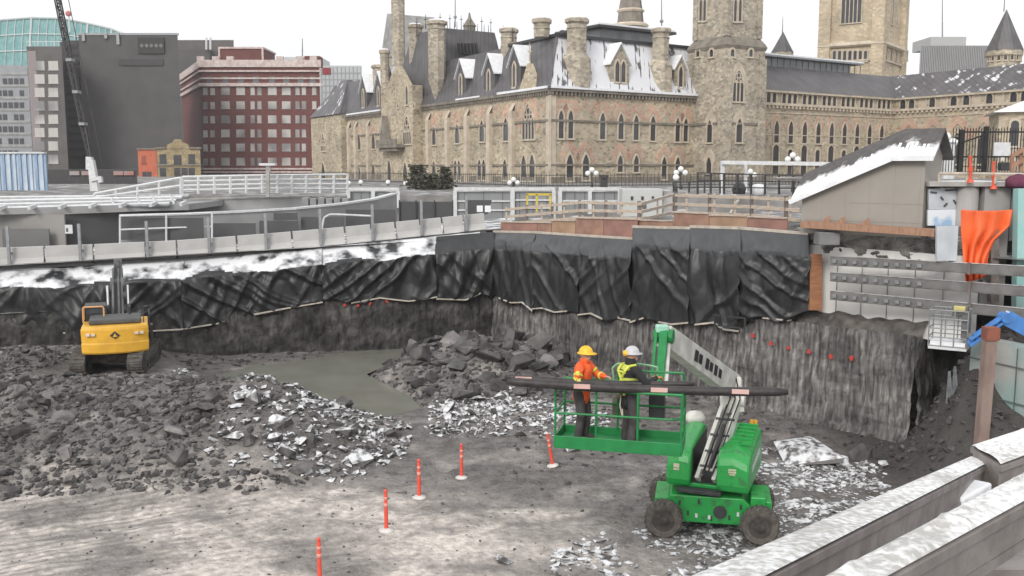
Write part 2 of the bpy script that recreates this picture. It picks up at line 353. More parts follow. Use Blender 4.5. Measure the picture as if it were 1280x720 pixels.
ROCKW = bpy.data.materials.new('blasted_rock')
ROCKF = bpy.data.materials.new('dark_blasted_rock')
def rockwall_mat(m, g=1.0, st=.17, sc_=6.5):
    m.use_nodes = True; n = m.node_tree; b = n.nodes['Principled BSDF']; L = n.links.new; N = n.nodes.new
    geo = N('ShaderNodeNewGeometry')
    def NZ(s, st, d=8):
        mp = N('ShaderNodeMapping'); mp.inputs['Scale'].default_value = st; L(geo.outputs['Position'], mp.inputs[0])
        q = N('ShaderNodeTexNoise'); q.inputs['Scale'].default_value = s; q.inputs['Detail'].default_value = d; L(mp.outputs[0], q.inputs[0]); return q.outputs['Fac']
    def ramp(x, stops):
        r = N('ShaderNodeValToRGB'); e = r.color_ramp.elements
        for i, (p, c) in enumerate(stops):
            if i < 2: e[i].position = p; e[i].color = (*c, 1)
            else: q = e.new(p); q.color = (*c, 1)
        L(x, r.inputs[0]); return r.outputs[0]
    c = ramp(NZ(sc_, (1, 1, st), 12), [(.34, (.040 * g, .038 * g, .038 * g)), (.48, (.083 * g, .079 * g, .078 * g)), (.60, (.125 * g, .119 * g, .116 * g)), (.76, (.215 * g, .207 * g, .20 * g))])
    k = ramp(NZ(.55, (1, 1, 1.2), 6), [(.36, (.5, .5, .5)), (.62, (1.2, 1.19, 1.17))])
    mx = N('ShaderNodeMixRGB'); mx.blend_type = 'MULTIPLY'; mx.inputs[0].default_value = 1; L(c, mx.inputs[1]); L(k, mx.inputs[2])
    L(mx.outputs[0], b.inputs['Base Color']); b.inputs['Roughness'].default_value = .85; b.inputs['Specular IOR Level'].default_value = .3
    bp = N('ShaderNodeBump'); bp.inputs['Strength'].default_value = .8; bp.inputs['Distance'].default_value = .08; L(NZ(7, (1, 1, .5)), bp.inputs['Height']); L(bp.outputs[0], b.inputs['Normal'])
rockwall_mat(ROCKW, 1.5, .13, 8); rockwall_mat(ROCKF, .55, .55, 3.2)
def wall_strip(name, A, B, ztopfn, nu, nv, zb=-.6, nrm=None, drill=.30, amp=.10, mt=None):
    A, B = Vector(A), Vector(B); e = (B - A).normalized(); nr = Vector((e.y, -e.x))
    Ln = (B - A).length
    def fn(u, v):
        q = A.lerp(B, u); zt = ztopfn(u); z = zb + (zt - zb) * v; s = u * Ln
        p = Vector((q.x, q.y, z))
        hole = abs(math.sin(math.pi * s / drill + .5 * mn.noise(Vector((0, s * .3, z * .6)))))
        on = .5 + .5 * mn.noise(Vector((s * .5, 3, z * .8)))
        d = -amp * (1 - hole) ** 2 * 1.5 * on + .13 * mn.fractal(p * .8, .8, 2.1, 4) + .05 * mn.noise(p * 3.7) + (1 - v) * .35
        if v < .2: d += (.2 - v) * 1.5 * (1 + mn.noise(p * .9))
        return Vector((q.x + nr.x * d, q.y + nr.y * d, z))
    m = MB(); m.smooth = False; m.grid(fn, nu, nv)
    return struct(m.build(name, mt or ROCKW, fix=False))
# rock is exposed below the sheeting, overburden above it
ROCKTOP = lambda t: 2.75 + .75 * t
def topR(t): return 5.65 + .25 * t
wall_strip('rock_wall', CORN, RW_END, lambda t: ROCKTOP(t) + .15 * mn.noise(Vector((t * 9, 0, 0))), 520, 34)
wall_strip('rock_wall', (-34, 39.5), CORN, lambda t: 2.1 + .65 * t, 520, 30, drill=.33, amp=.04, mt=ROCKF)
wall_strip('rock_wall', RW_END, (14.2, 31.8), lambda t: 3.45, 90, 24, drill=.5, amp=.06)
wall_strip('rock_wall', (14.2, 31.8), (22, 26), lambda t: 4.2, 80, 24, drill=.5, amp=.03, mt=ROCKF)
# overburden bank behind the sheeting and the level ground above
SOILM = mat('wet_soil', (.10, .09, .085), (.045, .04, .038), scale=2.5, rough=.95, bump=.8, bscale=8, snow=1, snow_n=.8, snow_th=.5)
bk = MB()
def off(A, B, d):
    e = (Vector(B) - Vector(A)).normalized(); return Vector((-e.y, e.x)) * d
oR = off(CORN, RW_END, 1); oL = off((-34, 39.5), CORN, 1)
for (A, B, za, zb_, ta, tb, o_) in ((Vector((-34, 39.5)), CORN, 2.05, 2.7, 3.2, 4.9, oL), (CORN, rwall(.775), 2.7, 3.2, 5.35, 5.95, oR)):
    def fn(u, v, A=A, B=B, za=za, zb_=zb_, ta=ta, tb=tb, o_=o_):
        q = Vector(A).lerp(Vector(B), u); lo = za + (zb_ - za) * u; hi = ta + (tb - ta) * u
        k = v * 2
        if k <= 1: z = lo + .05; d = -.05 + .4 * k
        else: z = lo + .05 + (hi - lo) * (k - 1); d = .35 + .5 * (k - 1)
        p = Vector((q.x, q.y, z)); d += .06 * mn.noise(p * 1.5)
        return Vector((q.x + o_.x * d, q.y + o_.y * d, z + .05 * mn.noise(p * 2)))
    bk.grid(fn, 120, 12)
struct(bk.build('soil_bank', SOILM, fix=False))
# ledge of rock in front of the concrete wall
GRD = mat('upper_ground', (.20, .195, .19), (.12, .115, .11), scale=.8, rough=.95, bump=.3, snow=1, snow_n=.6, snow_th=.62, snow_scale=.6)
g = MB()
def e2(q, o_, d, z): return (q.x + o_.x * d, q.y + o_.y * d, z)
Lf = Vector((-34, 39.5)); 
ring1 = [e2(Lf, oL, .8, 3.9), e2(Vector((CORN.x, CORN.y)), (oL + oR) / 2, .9, 5.3), e2(RW_END, oR, .9, 6.0)]
ring1b = [(-62, 76, 4.3), (-2, 76, 4.5), (30, 74, 5.6)]
ring2 = [(-63, 77.5, 6.5), (-2, 77.5, 6.5), (31, 75, 6.6)]
ring3 = [(-260, 100, 6.6), (-8, 100, 6.65), (60, 100, 6.65)]
ring4 = [(-740, 740, 6.6), (0, 740, 6.65), (740, 740, 6.65)]
vs = ring1 + ring1b + ring2 + ring3 + ring4; fs = []
for k in range(4):
    for i in range(2): fs.append((k * 3 + i, k * 3 + i + 1, (k + 1) * 3 + i + 1, (k + 1) * 3 + i))
b0 = len(vs); vs += [(24, 20, 6.2), (300, 20, 6.6), (740, 300, 6.65), (-60, 20, 4.0), (-300, 20, 6.6), (-740, 300, 6.6)]
fs += [(2, b0, b0 + 1, 5), (5, b0 + 1, 8), (8, b0 + 1, 11), (11, b0 + 1, b0 + 2, 14), (b0 + 3, 0, 3, b0 + 4), (3, 6, b0 + 4), (6, 9, b0 + 4), (b0 + 4, 9, 12, b0 + 5)]
g.add(vs, fs); struct(g.build('ground', GRD, fix=False))
lg = MB()
def fn(u, v):
    t, _ = 0, 0; tt = .60 + .40 * u; q = rwall(tt); d = (-.12 + 1.25 * v) if v > .09 else .18 - .2 * v / .09
    p = Vector((q.x, q.y, d)); ed = sm(0, .12, u); return Vector((q.x + oR.x * d, q.y + oR.y * d, ROCKTOP(tt) - .45 + (.62 * sm(0, .5, v) + .14 * mn.noise(p * 1.1)) * ed + .30 * v + .10 * mn.noise(p * 2.6) - .5 * sm(.12, 0, v)))
lg.grid(fn, 90, 18); struct(lg.build('rock_ledge', mat('ledge_soil', (.15, .135, .125), (.06, .054, .05), scale=2.5, rough=.95, bump=.9, bscale=9), fix=False))

# ---------------------------------------------------------------- rubble
def rockmesh(seed, flat=.7):
    import bmesh
    r = random.Random(seed); bm = bmesh.new()
    for i in range(13):
        v = Vector((r.uniform(-1, 1), r.uniform(-1, 1), r.uniform(-1, 1)))
        if v.length > 1: v.normalize()
        if v.length < .6: v = v.normalized() * r.uniform(.6, 1)
        bm.verts.new((v.x * .62, v.y * .48, v.z * .5 * flat))
    bmesh.ops.convex_hull(bm, input=bm.verts)
    for v in [v for v in bm.verts if not v.link_faces]: bm.verts.remove(v)
    bm.verts.index_update()
    vs = [v.co.copy() for v in bm.verts]; fs = [[v.index for v in f.verts] for f in bm.faces]; bm.free()
    return vs, fs
PRO = [rockmesh(i, .85) for i in range(14)] + [rockmesh(40 + i, .45) for i in range(8)]
def rockm(name, snow, th=.5):
    return mat(name, (.135, .127, .125), (.045, .042, .042), scale=1.6, rough=.62, bump=.7, bscale=6, snow=snow, snow_n=.35, snow_th=th, snow_scale=4.5)
ROCK = rockm('grey_rock', .0001); ROCKS = rockm('snowy_rock', .9, .47)
ROCKV = [ROCK, mat('pale_rock', (.23, .215, .21), (.10, .093, .09), scale=1.4, rough=.88, bump=.7, bscale=6),
         mat('dark_rock', (.075, .07, .069), (.030, .028, .028), scale=1.8, rough=.85, bump=.7, bscale=6)]
def scatter(name, region, n, smin, smax, matl, dens=None, seed=1, sink=.25, label=None, cat=None, powr=2.2, flatp=False):
    r = random.Random(seed); m = MB(); xs = [p[0] for p in region]; ys = [p[1] for p in region]; k = 0; tries = 0
    while k < n and tries < n * 30:
        tries += 1
        x = r.uniform(min(xs), max(xs)); y = r.uniform(min(ys), max(ys))
        if abs(x - EXC[0]) < 2.3 and -3.6 < y - EXC[1] < 3: continue
        dd = poly_dist(x, y, region)
        if dd > .35 * r.random() ** 2: continue
        if dens and r.random() > dens(x, y): continue
        s = smin + (smax - smin) * r.random() ** powr
        vs, fs = (PRO[14 + r.randrange(8)] if flatp or r.random() < .3 else PRO[r.randrange(14)])
        M = Matrix.Translation((x, y, gh(x, y) + s * (.3 - sink))) @ Matrix.Rotation(r.uniform(0, 6.28), 4, 'Z') @ Matrix.Rotation(r.gauss(0, .35), 4, 'X') @ Matrix.Scale(s, 4)
        m.mi = 0 if len(matl) == 1 else r.choices(range(len(matl)), [3, 1, 2][:len(matl)])[0]
        m.add([M @ v for v in vs], fs); k += 1
    o = m.build(name, matl, fix=False); o['kind'] = 'stuff'; o['label'] = label; o['category'] = cat
    return o
cl = lambda f, a, b: (lambda x, y: 1.0 if mn.noise(Vector((x * f, y * f, 3))) > a else b)
SNOWR = gp([(255, 590), (330, 500), (400, 495), (500, 520), (505, 560), (430, 590)], .3)
SN2 = gp([(200, 460), (240, 460), (330, 485), (430, 505), (400, 520), (300, 495)], .8)
inS = lambda x, y: poly_dist(x, y, SNOWR) < .2 or poly_dist(x, y, SN2) < .1
scatter('rubble', HEAP_A, 14000, .035, .34, ROCKV, lambda x, y: .15 if inS(x, y) else 1, 3, .28, 'loose broken grey rock covering the heap in front of the excavator', 'rubble', 3.2)
scatter('snowy_rubble', SNOWR, 1500, .05, .36, [ROCKS, ROCK, ROCKS], cl(.8, -.25, .25), 5, .25, 'snow dusted broken rock at the right foot of the large heap', 'rubble')
scatter('snowy_rubble', SN2, 420, .06, .32, [ROCKS], cl(.8, -.1, .1), 6, .25, 'line of snow dusted stones along the pond side of the large heap', 'rubble')
scatter('rubble', HEAP_B, 3200, .06, .38, ROCKV, None, 7, .3, 'broken dark rock between the pond and the far corner of the pit', 'rubble', 2)
scatter('snowy_rubble', HEAP_C, 1700, .06, .30, [ROCKS], cl(.7, -.25, .15), 8, .25, 'snow dusted gravel strip left of the raised basket', 'rubble', 2.6)
LIFTR = gp([(850, 700), (850, 580), (980, 560), (1090, 575), (1110, 610), (1040, 660), (930, 720), (700, 735), (690, 690), (800, 665)], 0)
def ldens(x, y): return (1.0 if mn.noise(Vector((x * .9, y * .9, 8))) > -.05 else .08)
scatter('snowy_rubble', LIFTR, 2600, .05, .34, [ROCKS], ldens, 9, .35, 'snow covered flat shards of rock round the wheels of the green lift', 'rubble', 2.6, True)
BEH = gp([(640, 600), (650, 500), (760, 470), (1150, 560), (1120, 600), (1000, 570), (850, 560)], 0)
scatter('rubble', BEH, 700, .05, .26, [ROCKV[2]], None, 10, .3, 'dark crumbs of rock along the foot of the drilled wall', 'rubble', 2.6)
ALLF = gp([(0, 718), (0, 620), (500, 580), (850, 560), (1000, 640), (860, 718)], 0)
scatter('gravel', ALLF, 520, .03, .13, ROCKV[:2], None, 11, .3, 'small stones scattered over the open muddy floor', 'gravel', 2.5)
SLP = [(11.6, 29.5), (11.2, 26.5), (11.4, 23.5), (16, 23), (16, 31)]
scatter('rubble', SLP, 900, .05, .38, [ROCKV[2], ROCK], None, 14, .3, 'dark stones on the slope below the empty cage', 'rubble', 2.6)
LFT = [(-30, 36), (-30, 41), (-16, 43.2), (-8, 45.2), (-9, 44), (-17, 39)]
scatter('rubble', LFT, 900, .06, .35, [ROCKV[2], ROCK], None, 12, .3, 'dark broken rock along the wall behind the excavator', 'rubble', 2.6)
# larger boulders, each one a thing
BM = {}
def boulder(x, y, s, matl, label, group, proto=None, rz=None, tilt=None, sq=(1, 1, 1), lift=.12):
    r = rnd; k = proto if proto is not None else r.randrange(len(PRO)); key = (k, matl.name)
    if key not in BM:
        m = MB(); m.add(*PRO[k]); BM[key] = m.mesh('boulder', matl)
    o = bpy.data.objects.new('boulder', BM[key]); C.objects.link(o)
    o.location = (x, y, gh(x, y) + s * lift); o.rotation_euler = (tilt if tilt is not None else r.gauss(0, .3), r.gauss(0, .2), rz if rz is not None else r.uniform(0, 6.28))
    o.scale = (s * sq[0], s * sq[1], s * sq[2]); tag(o, label, 'boulder', group); return o
def many(region, n, smin, smax, mats_, label, group, filt=None):
    xs = [p[0] for p in region]; ys = [p[1] for p in region]; k = 0
    while k < n:
        x = rnd.uniform(min(xs), max(xs)); y = rnd.uniform(min(ys), max(ys))
        if (abs(x - EXC[0]) < 2.5 and -4.0 < y - EXC[1] < 3) or poly_dist(x, y, region) > -.1 or (filt and not filt(x, y)): continue
        s = rnd.uniform(smin, smax); m_ = rnd.choice(mats_); o = boulder(x, y, s, m_, label, group); k += 1
        ad = {'pale_rock': 'pale ', 'dark_rock': 'dark ', 'grey_rock': 'grey ', 'snowy_rock': 'snowy '}[m_.name]
        o['label'] = describe(o, x, y, s, ad + label)
def describe(o, x, y, s, label):
    d = ray(0, 0); c_, s_ = math.cos(PITCH), math.sin(PITCH); v = Vector((x, y, gh(x, y) - H)); dep = v.y * c_ - v.z * s_
    px = 640 + F * v.x / dep; py = 360 - F * (v.y * s_ + v.z * c_) / dep
    if px < -20 or px > 1300: return label
    size = 'small' if s < .55 else ('large' if s > .85 else 'middling')
    hp = ['far left', 'left', 'below the excavator', 'centre left', 'centre', 'centre right', 'right'][min(6, int(max(0, px) // 110))]
    vp = 'crest' if py < 480 else ('upper slope' if py < 515 else ('middle slope' if py < 550 else 'foot'))
    return '%s %s, %s %s' % (size, label, hp, vp)
many(HEAP_A, 75, .36, .80, ROCKV, 'angular boulder in the large heap', 'boulders in the large heap', lambda x, y: not inS(x, y) and y < 36)
many(HEAP_B, 80, .4, 1.0, [ROCKV[2], ROCK, ROCK], 'blocky boulder beside the pond', 'boulders beside the pond')
many(HEAP_B, 22, 1.0, 1.5, [ROCK, ROCKV[1], ROCK], 'broad slab beside the pond', 'boulders beside the pond')
many(SNOWR, 20, .4, .85, [ROCKS, ROCK], 'boulder in the snowy end of the heap', 'snow dusted boulders')
many(HEAP_C, 12, .4, .8, [ROCKS], 'boulder in the strip left of the basket', 'boulders in the snowy strip')
def solo(px, py, s, matl, label, **k):
    q = G(px, py, 0); return boulder(q.x, q.y, s, matl, label, None, **k)
solo(1076, 572, .95, ROCK, 'upright pointed grey slab standing right of the big snowy boulder', proto=16, tilt=1.2, rz=.5)
solo(1012, 575, 2.1, ROCKS, 'largest flat boulder capped with snow right of the green lift', proto=18, tilt=.1, rz=-.3, sq=(1, 1, .8))
solo(1048, 582, .9, ROCKS, 'snowy boulder leaning on the largest flat boulder', proto=15)
solo(1102, 580, .5, ROCKS, 'small snowy stone right of the upright pointed slab', proto=17)
solo(631, 702, .42, ROCKS, 'pale lone stone on the mud at the bottom centre', proto=3)
solo(714, 563, .55, ROCKS, 'pale stone beside the leaning red post', proto=5, sq=(1, 1, .6))
solo(710, 605, .22, ROCK, 'small grey stone below the leaning red post', proto=6)
solo(502, 618, .26, ROCK, 'small dark stone left of the second red post', proto=8)
solo(345, 509, .5, ROCKS, 'bright white rounded stone on the crest of the large heap', proto=9)
# ---------------------------------------------------------------- parliament buildings
STONE = stonemat('rubble_stone', [(.50, .435, .32), (.40, .34, .245), (.57, .51, .395), (.45, .39, .285), (.30, .26, .20), (.53, .45, .33), (.43, .385, .30)], 2.0, (.42, .37, .31))
STONE2 = stonemat('grey_rubble_stone', [(.44, .395, .325), (.33, .295, .24), (.52, .47, .385), (.39, .345, .285), (.28, .255, .215), (.48, .41, .325)], 2.0, (.36, .33, .28))
TRIM = mat('dressed_stone', (.56, .49, .395), (.42, .36, .285), scale=.9, rough=.85, bump=.2)
TRIMD = mat('weathered_stone', (.24, .215, .18), (.15, .135, .115), scale=.9, rough=.9, bump=.3)
REDST = stonemat('red_sandstone', [(.54, .36, .275), (.52, .42, .33), (.57, .38, .29), (.50, .31, .235)], 1.6, (.48, .38, .31))
SLATE = seamroof('slate_roof', (.105, .10, .105), (.07, .066, .07))
SLATES = seamroof('snowy_roof', (.12, .115, .12), (.085, .08, .085), snow=1, th=.385)
SLATEP = seamroof('patchy_snow_roof', (.11, .105, .11), (.075, .07, .075), snow=1, th=.60)
GLASS = mat('dark_window', (.035, .035, .04), (.06, .06, .065), scale=.5, rough=.15, spec=.6)
GLASSG = mat('grey_window', (.16, .17, .18), (.10, .105, .11), scale=.5, rough=.2, spec=.6)
COPPER = mat('grey_copper', (.22, .25, .25), (.15, .17, .17), scale=2, rough=.7)

class Fac:                              # a vertical wall, left to right as seen; local +y points into the wall
    def __init__(s, A, B, off=0):
        s.A = Vector(A); s.B = Vector(B); s.e = (s.B - s.A); s.L = s.e.length; s.e.normalize(); s.rz = math.atan2(s.e.y, s.e.x)
        s.n = Vector((s.e.y, -s.e.x)); s.A = s.A + s.n * off; s.B = s.B + s.n * off
        s.M = frame((s.A.x, s.A.y, 0), s.rz)
    def uz(s, px, py):
        t, z = px_on_line(px, py, s.A, s.B); return t * s.L, z
    def pt(s, u, d=0, z=0): q = s.A + s.e * u + s.n * d; return Vector((q.x, q.y, z))
def arch(w, h, n=5, rise=1.05):         # pointed arch outline, base at z=0, width w, total height h
    sp = h - w * rise; pts = [(-w / 2, 0), (w / 2, 0), (w / 2, sp)]
    for i in range(1, n + 1):
        t = i / n; pts.append((w / 2 * (1 - t ** 1.8), sp + w * rise * math.sin(t * math.pi / 2) ** 1.0 * (.55 * t + .45)))
    L_ = [(-x, z) for x, z in pts[2:-1]][::-1]
    return pts + L_
def arch_round(w, h, n=8):
    sp = h - w / 2; pts = [(-w / 2, 0), (w / 2, 0)]
    for i in range(n + 1):
        a = math.pi * i / n; pts.append((w / 2 * math.cos(a), sp + w / 2 * math.sin(a)))
    return pts
WM = {}
def lancet_mesh(w, h, kind, fmat, pmat):
    key = (round(w, 2), round(h, 2), kind, fmat.name, pmat.name)
    if key in WM: return WM[key]
    t = .16 if w > .5 else .1
    ar = arch_round if kind == 'round' else arch
    def P3(l, y): return [(x, y, z) for x, z in l]
    inner = ar(w, h); outer = [(x * (w + 2 * t) / w, z * (h + t * 1.6) / h) for x, z in inner]
    f = MB(); n = len(inner)
    a0 = P3(outer, -.14); a1 = P3(inner, -.14); b1 = P3(inner, .0); b0 = P3(outer, .0)
    vs = a0 + a1 + b1 + b0; fs = []
    for i in range(1, n):
        j = (i + 1) % n
        fs += [(i, j, n + j, n + i), (n + i, n + j, 2 * n + j, 2 * n + i), (i, 3 * n + i, 3 * n + j, j)]
    f.add(vs, fs); f.bx(-w / 2 - t * 1.2, w / 2 + t * 1.2, -.2, 0, -.18, 0)
    p = MB(); p.prism(P3(inner, -.02), (0, .04, 0))
    if kind == 'tracery':
        k = max(2, round(w / .75))
        for i in range(1, k): f.bx(-w / 2 + w * i / k - .07, -w / 2 + w * i / k + .07, -.12, -.025, 0, h - w * .62)
        for i in range(k):
            cx_ = -w / 2 + w * (i + .5) / k; f.bx(cx_ - w / k / 2, cx_ + w / k / 2, -.11, -.03, h - w * .80, h - w * .72)
        for (ox, oz, rr) in ((0, h - w * .33, w * .17), (-w * .22, h - w * .58, w * .13), (w * .22, h - w * .58, w * .13)):
            for q in range(8):
                a, b_ = q * math.pi / 4, (q + 1) * math.pi / 4
                f.bar((ox + rr * math.cos(a), -.08, oz + rr * math.sin(a)), (ox + rr * math.cos(b_), -.08, oz + rr * math.sin(b_)), .09, .12)
    if kind == 'cross':
        f.bx(-.05, .05, -.1, -.025, 0, h); 
        for q in (.33, .66): f.bx(-w / 2, w / 2, -.1, -.025, h * q - .04, h * q + .04)
    WM[key] = (f.mesh('window', fmat), p.mesh('pane', pmat)); return WM[key]
def window(par, fac, u, z, w, h, kind='lancet', fmat=None, pmat=None, d=0.0):
    fm, pm_ = lancet_mesh(w, h, kind, fmat or TRIM, pmat or GLASS)
    q = fac.pt(u, d, z); iv = wm(par).inverted()
    o = bpy.data.objects.new('window', fm); C.objects.link(o); o.parent = par; o.location = iv @ q; o.rotation_euler = (0, 0, fac.rz - par.rotation_euler.z)
    g = bpy.data.objects.new('pane', pm_); C.objects.link(g); g.parent = o
    return o
def winpx(par, fac, px, y0, y1, w, **k):
    u, zt = fac.uz(px, y0); _, zb = fac.uz(px, y1); return window(par, fac, u, zb, w, zt - zb, **k), u, zb, zt
def redarch(mb, fac, u, z0, w, h, th=.55, d=.05):
    own, nm_, mt_ = mb; mb = MB(); mb.M = fac.M @ Matrix.Translation((u, 0, z0))
    inner = arch(w, h); sx = (w + 2 * th) / w; n = len(inner); outer = [(x * sx, z + (th * 1.5 if i >= 2 else 0)) for i, (x, z) in enumerate(inner)]
    vs = [(x, -d, z) for x, z in outer] + [(x, -d, z) for x, z in inner] + [(x, 0, z) for x, z in outer]
    fs = [(i, (i + 1) % n, n + (i + 1) % n, n + i) for i in range(2, n - 0) if (i + 1) % n not in (0, 1) or i == n - 1 and False] + [(i, 2 * n + i, 2 * n + (i + 1) % n, (i + 1) % n) for i in range(2, n - 1)]
    mb.add(vs, fs); mb.build(nm_, mt_, own, fix=False)

C0 = Vector((4.4, 112.0)); L1 = Vector((-37.4, 187.0)); B1 = Vector((23.4, 125.0))
rU = (B1 - C0).normalized(); lU = (L1 - C0).normalized(); LL = (L1 - C0).length; RL = (B1 - C0).length
ZG, ZS1, ZS2, ZC, ZT = 6.55, 8.85, 13.95, 17.7, 24.0
par = thing('parliament_building', 'beige gothic stone building with snowy mansard roof, tall chimneys and square tower', 'building', (C0.x, C0.y, ZG))
FR = Fac(C0, C0 + rU * 30); FL = Fac(L1, C0)
def Q(a, b, z): q = C0 + rU * a + lU * b; return Vector((q.x, q.y, z))     # a along the right facade, b along the left
# walls
W = MB(); W.prism([Q(0, 0, ZG - 1), Q(RL + 8, 0, ZG - 1), Q(RL + 8, LL, ZG - 1), Q(0, LL, ZG - 1)], (0, 0, ZC - ZG + 1)); W.build('wall', STONE, par)
# string courses, plinth, cornice with corbels
T = MB()
for fac, LN in ((FR, RL), (FL, LL)):
    T.M = fac.M
    for z, h, d in ((ZS1, .22, .16), (ZS2, .25, .18), (ZC - .35, .35, .45), (ZG + .1, .9, .12)):
        T.bx(-.1, LN + .1, -d, -.004, z, z + h)
    k = 0
    while k * .55 < LN: T.bx(k * .55, k * .55 + .25, -.36, -.005, ZC - .75, ZC - .36); k += 1
T.M = Matrix(); T.build('trim', TRIMD, par)
# quoins and buttresses
B = MB()
for s in (8.6, 14.5, 21, 27, 33.5, 51, 58, 64, 67.5, 85.5):
    u = LL - s; B = MB(); B.M = FL.M; B.bx(u - .45, u + .45, -.55, -.006, ZG - 1, ZC - 2.2); B.prism([(u - .45, -.55, ZC - 2.2), (u + .45, -.55, ZC - 2.2), (u + .45, -.006, ZC - 1.2), (u - .45, -.006, ZC - 1.2)], (0, .004, -.02)); B.M = Matrix(); B.build('buttress', TRIM, par)
B = MB()
B.M = FR.M; B.bx(-.25, .75, -.12, .02, ZG - .9, ZC - .8)
B.M = FL.M; B.bx(LL - .75, LL + .25, -.14, -.01, ZG - .9, ZC - .8)
B.M = Matrix(); B.build('quoin', TRIM, par)
# projecting bay with gable at the left facade, and end pavilion
bay = MB()
def LB(a, b, z): return Q(a, b, z)
def box_ab(m, a0, a1, b0, b1, z0, z1): m.prism([Q(a0, b0, z0), Q(a1, b0, z0), Q(a1, b1, z0), Q(a0, b1, z0)], (0, 0, z1 - z0))
box_ab(bay, -1.7, -.01, 36, 48.5, ZG - 1, 20.6)
bay.prism([Q(-1.72, 38.2, 20.6), Q(-1.72, 46.4, 20.6), Q(-1.72, 42.3, 23.9)], (Q(0, 0, 0) - Q(-1.2, 0, 0)))
bay.build('porch_wall', STONE, par)
pv = MB(); box_ab(pv, -1.2, -.02, 69, LL + .3, ZG - 1, ZC + .2); pv.build('pavilion_wall', STONE, par)
# roof: mansard, flat top, high block over the middle
rf = MB()
def frus(m, a0, a1, b0, b1, z0, z1, i_a0, i_a1, i_b0, i_b1, cols=(0, 0, 0, 0), top=0):
    lo = [Q(a0, b0, z0), Q(a1, b0, z0), Q(a1, b1, z0), Q(a0, b1, z0)]; hi = [Q(a0 + i_a0, b0 + i_b0, z1), Q(a1 - i_a1, b0 + i_b0, z1), Q(a1 - i_a1, b1 - i_b1, z1), Q(a0 + i_a0, b1 - i_b1, z1)]
    for i in range(4):
        j = (i + 1) % 4; m.mi = cols[i]; m.add([lo[i], lo[j], hi[j], hi[i]], [(0, 1, 2, 3)])
    m.mi = top; m.add(hi, [(0, 1, 2, 3)]); m.mi = 0
# b0 edge = the snowy right facade slope, a0 edge = dark left facade slope
frus(rf, -.4, RL + 8, -.4, LL + .3, ZC + .01, ZT, 3.0, 2, 3.0, 3.4, cols=(1, 0, 0, 0), top=2)
frus(rf, .2, 13.5, 32, 48, ZC + 1.2, 28.9, 2.2, 1.5, 2.8, 2.8)
frus(rf, -1.5, 8, 69, LL + .5, ZC + .3, 24.6, 4.3, 4.3, 7, 7, cols=(0, 0, 0, 2))
rf.build('roof', [SLATE, SLATES, SLATEP], par, fix=False)
# snow lying along the gutters and on the flat top edge
sg = MB()
def strip(m, p, q, w_, h_): m.bar(p, q, w_, h_)
strip(sg, Q(-.3, 0, ZC + .12), Q(-.3, 12, ZC + .12), .5, .28); strip(sg, Q(-.3, 17, ZC + .1), Q(-.3, 24, ZC + .1), .4, .2); strip(sg, Q(-.3, 52, ZC + .1), Q(-.3, 68, ZC + .1), .5, .25)
strip(sg, Q(-.2, -.3, ZC + .14), Q(RL, -.3, ZC + .14), .6, .3)
sg.build('gutter_snow', SNOW, par)
te = MB(); te.bar(Q(2.5, 2.4, ZT + .12), Q(RL + 1, 2.4, ZT + .12), .35, .35); te.bar(Q(2.5, 2.5, ZT + .12), Q(2.5, 16, ZT + .12), .35, .35); te.build('roof_curb', DARKMETAL, par)
# diagonal dark corner seam of the mansard
cs = MB(); cs.bar(Q(-.35, -.35, ZC + .1), Q(2.6, 2.6, ZT), .25, .2); cs.build('roof_hip', SLATE, par)
# windows: right facade
RA = (par, 'arch_band', REDST)
for px, y0, y1, wd in ((701, 138, 173, .75), (713, 138, 173, .75), (753, 141, 174, .85), (776, 142, 174, .85), (795, 144, 175, .85), (816, 145, 176, .85), (847, 147, 177, .8), (857, 148, 177, .8)):
    o, u, zb, zt = winpx(par, FR, px, y0, y1, wd)
    redarch(RA, FR, u, zt - 1.4, wd * 1.9, 1.9)
for px, y0, y1, wd in ((712, 193, 226, 1.0), (732, 193, 225, 1.0), (775, 194, 215, .85), (795, 194, 215, .85), (830, 196, 224, .85), (847, 196, 221, .85)):
    o, u, zb, zt = winpx(par, FR, px, y0, y1, wd); redarch(RA, FR, u, zt - 1.3, wd * 1.9, 2.0)
# left facade
for px, y0, y1, wd, kd in ((661, 129, 174, 2.6, 'tracery'), (633, 147, 176, .95, 'lancet'), (603, 150, 177, .95, 'lancet'), (572, 155, 179, .95, 'lancet'), (543, 158, 181, .95, 'lancet'),
                            (467, 165, 186, 1.1, 'lancet'), (449, 167, 187, 1.1, 'lancet'), (412, 167, 189, 2.6, 'tracery'),
                            (655.5, 194, 226, .9, 'lancet'), (666, 193, 226, .9, 'lancet'), (632, 199, 225, .8, 'lancet'), (600, 199, 225, .8, 'lancet'), (605.5, 199, 225, .8, 'lancet'), (570, 200, 225, .8, 'lancet'), (574.5, 200, 225, .8, 'lancet'), (543, 201, 225, .95, 'lancet'), (467, 204, 225, 1.1, 'lancet'), (449, 205, 225, 1.1, 'lancet'), (412, 203, 226, 1.6, 'lancet')):
    o, u, zb, zt = winpx(par, FL, px, y0, y1, wd * (1.45 if kd == 'lancet' else 1.1), kind=kd, d=1.2 if px < 437 else 0)
    if y0 < 190 and px > 437: redarch(RA, FL, u, zt - 1.5, wd * 1.55, 2.1, .6)
for px in (690, 703): pass
FB = Fac(Q(-1.7, 48.5, 0).to_2d(), Q(-1.7, 36, 0).to_2d())
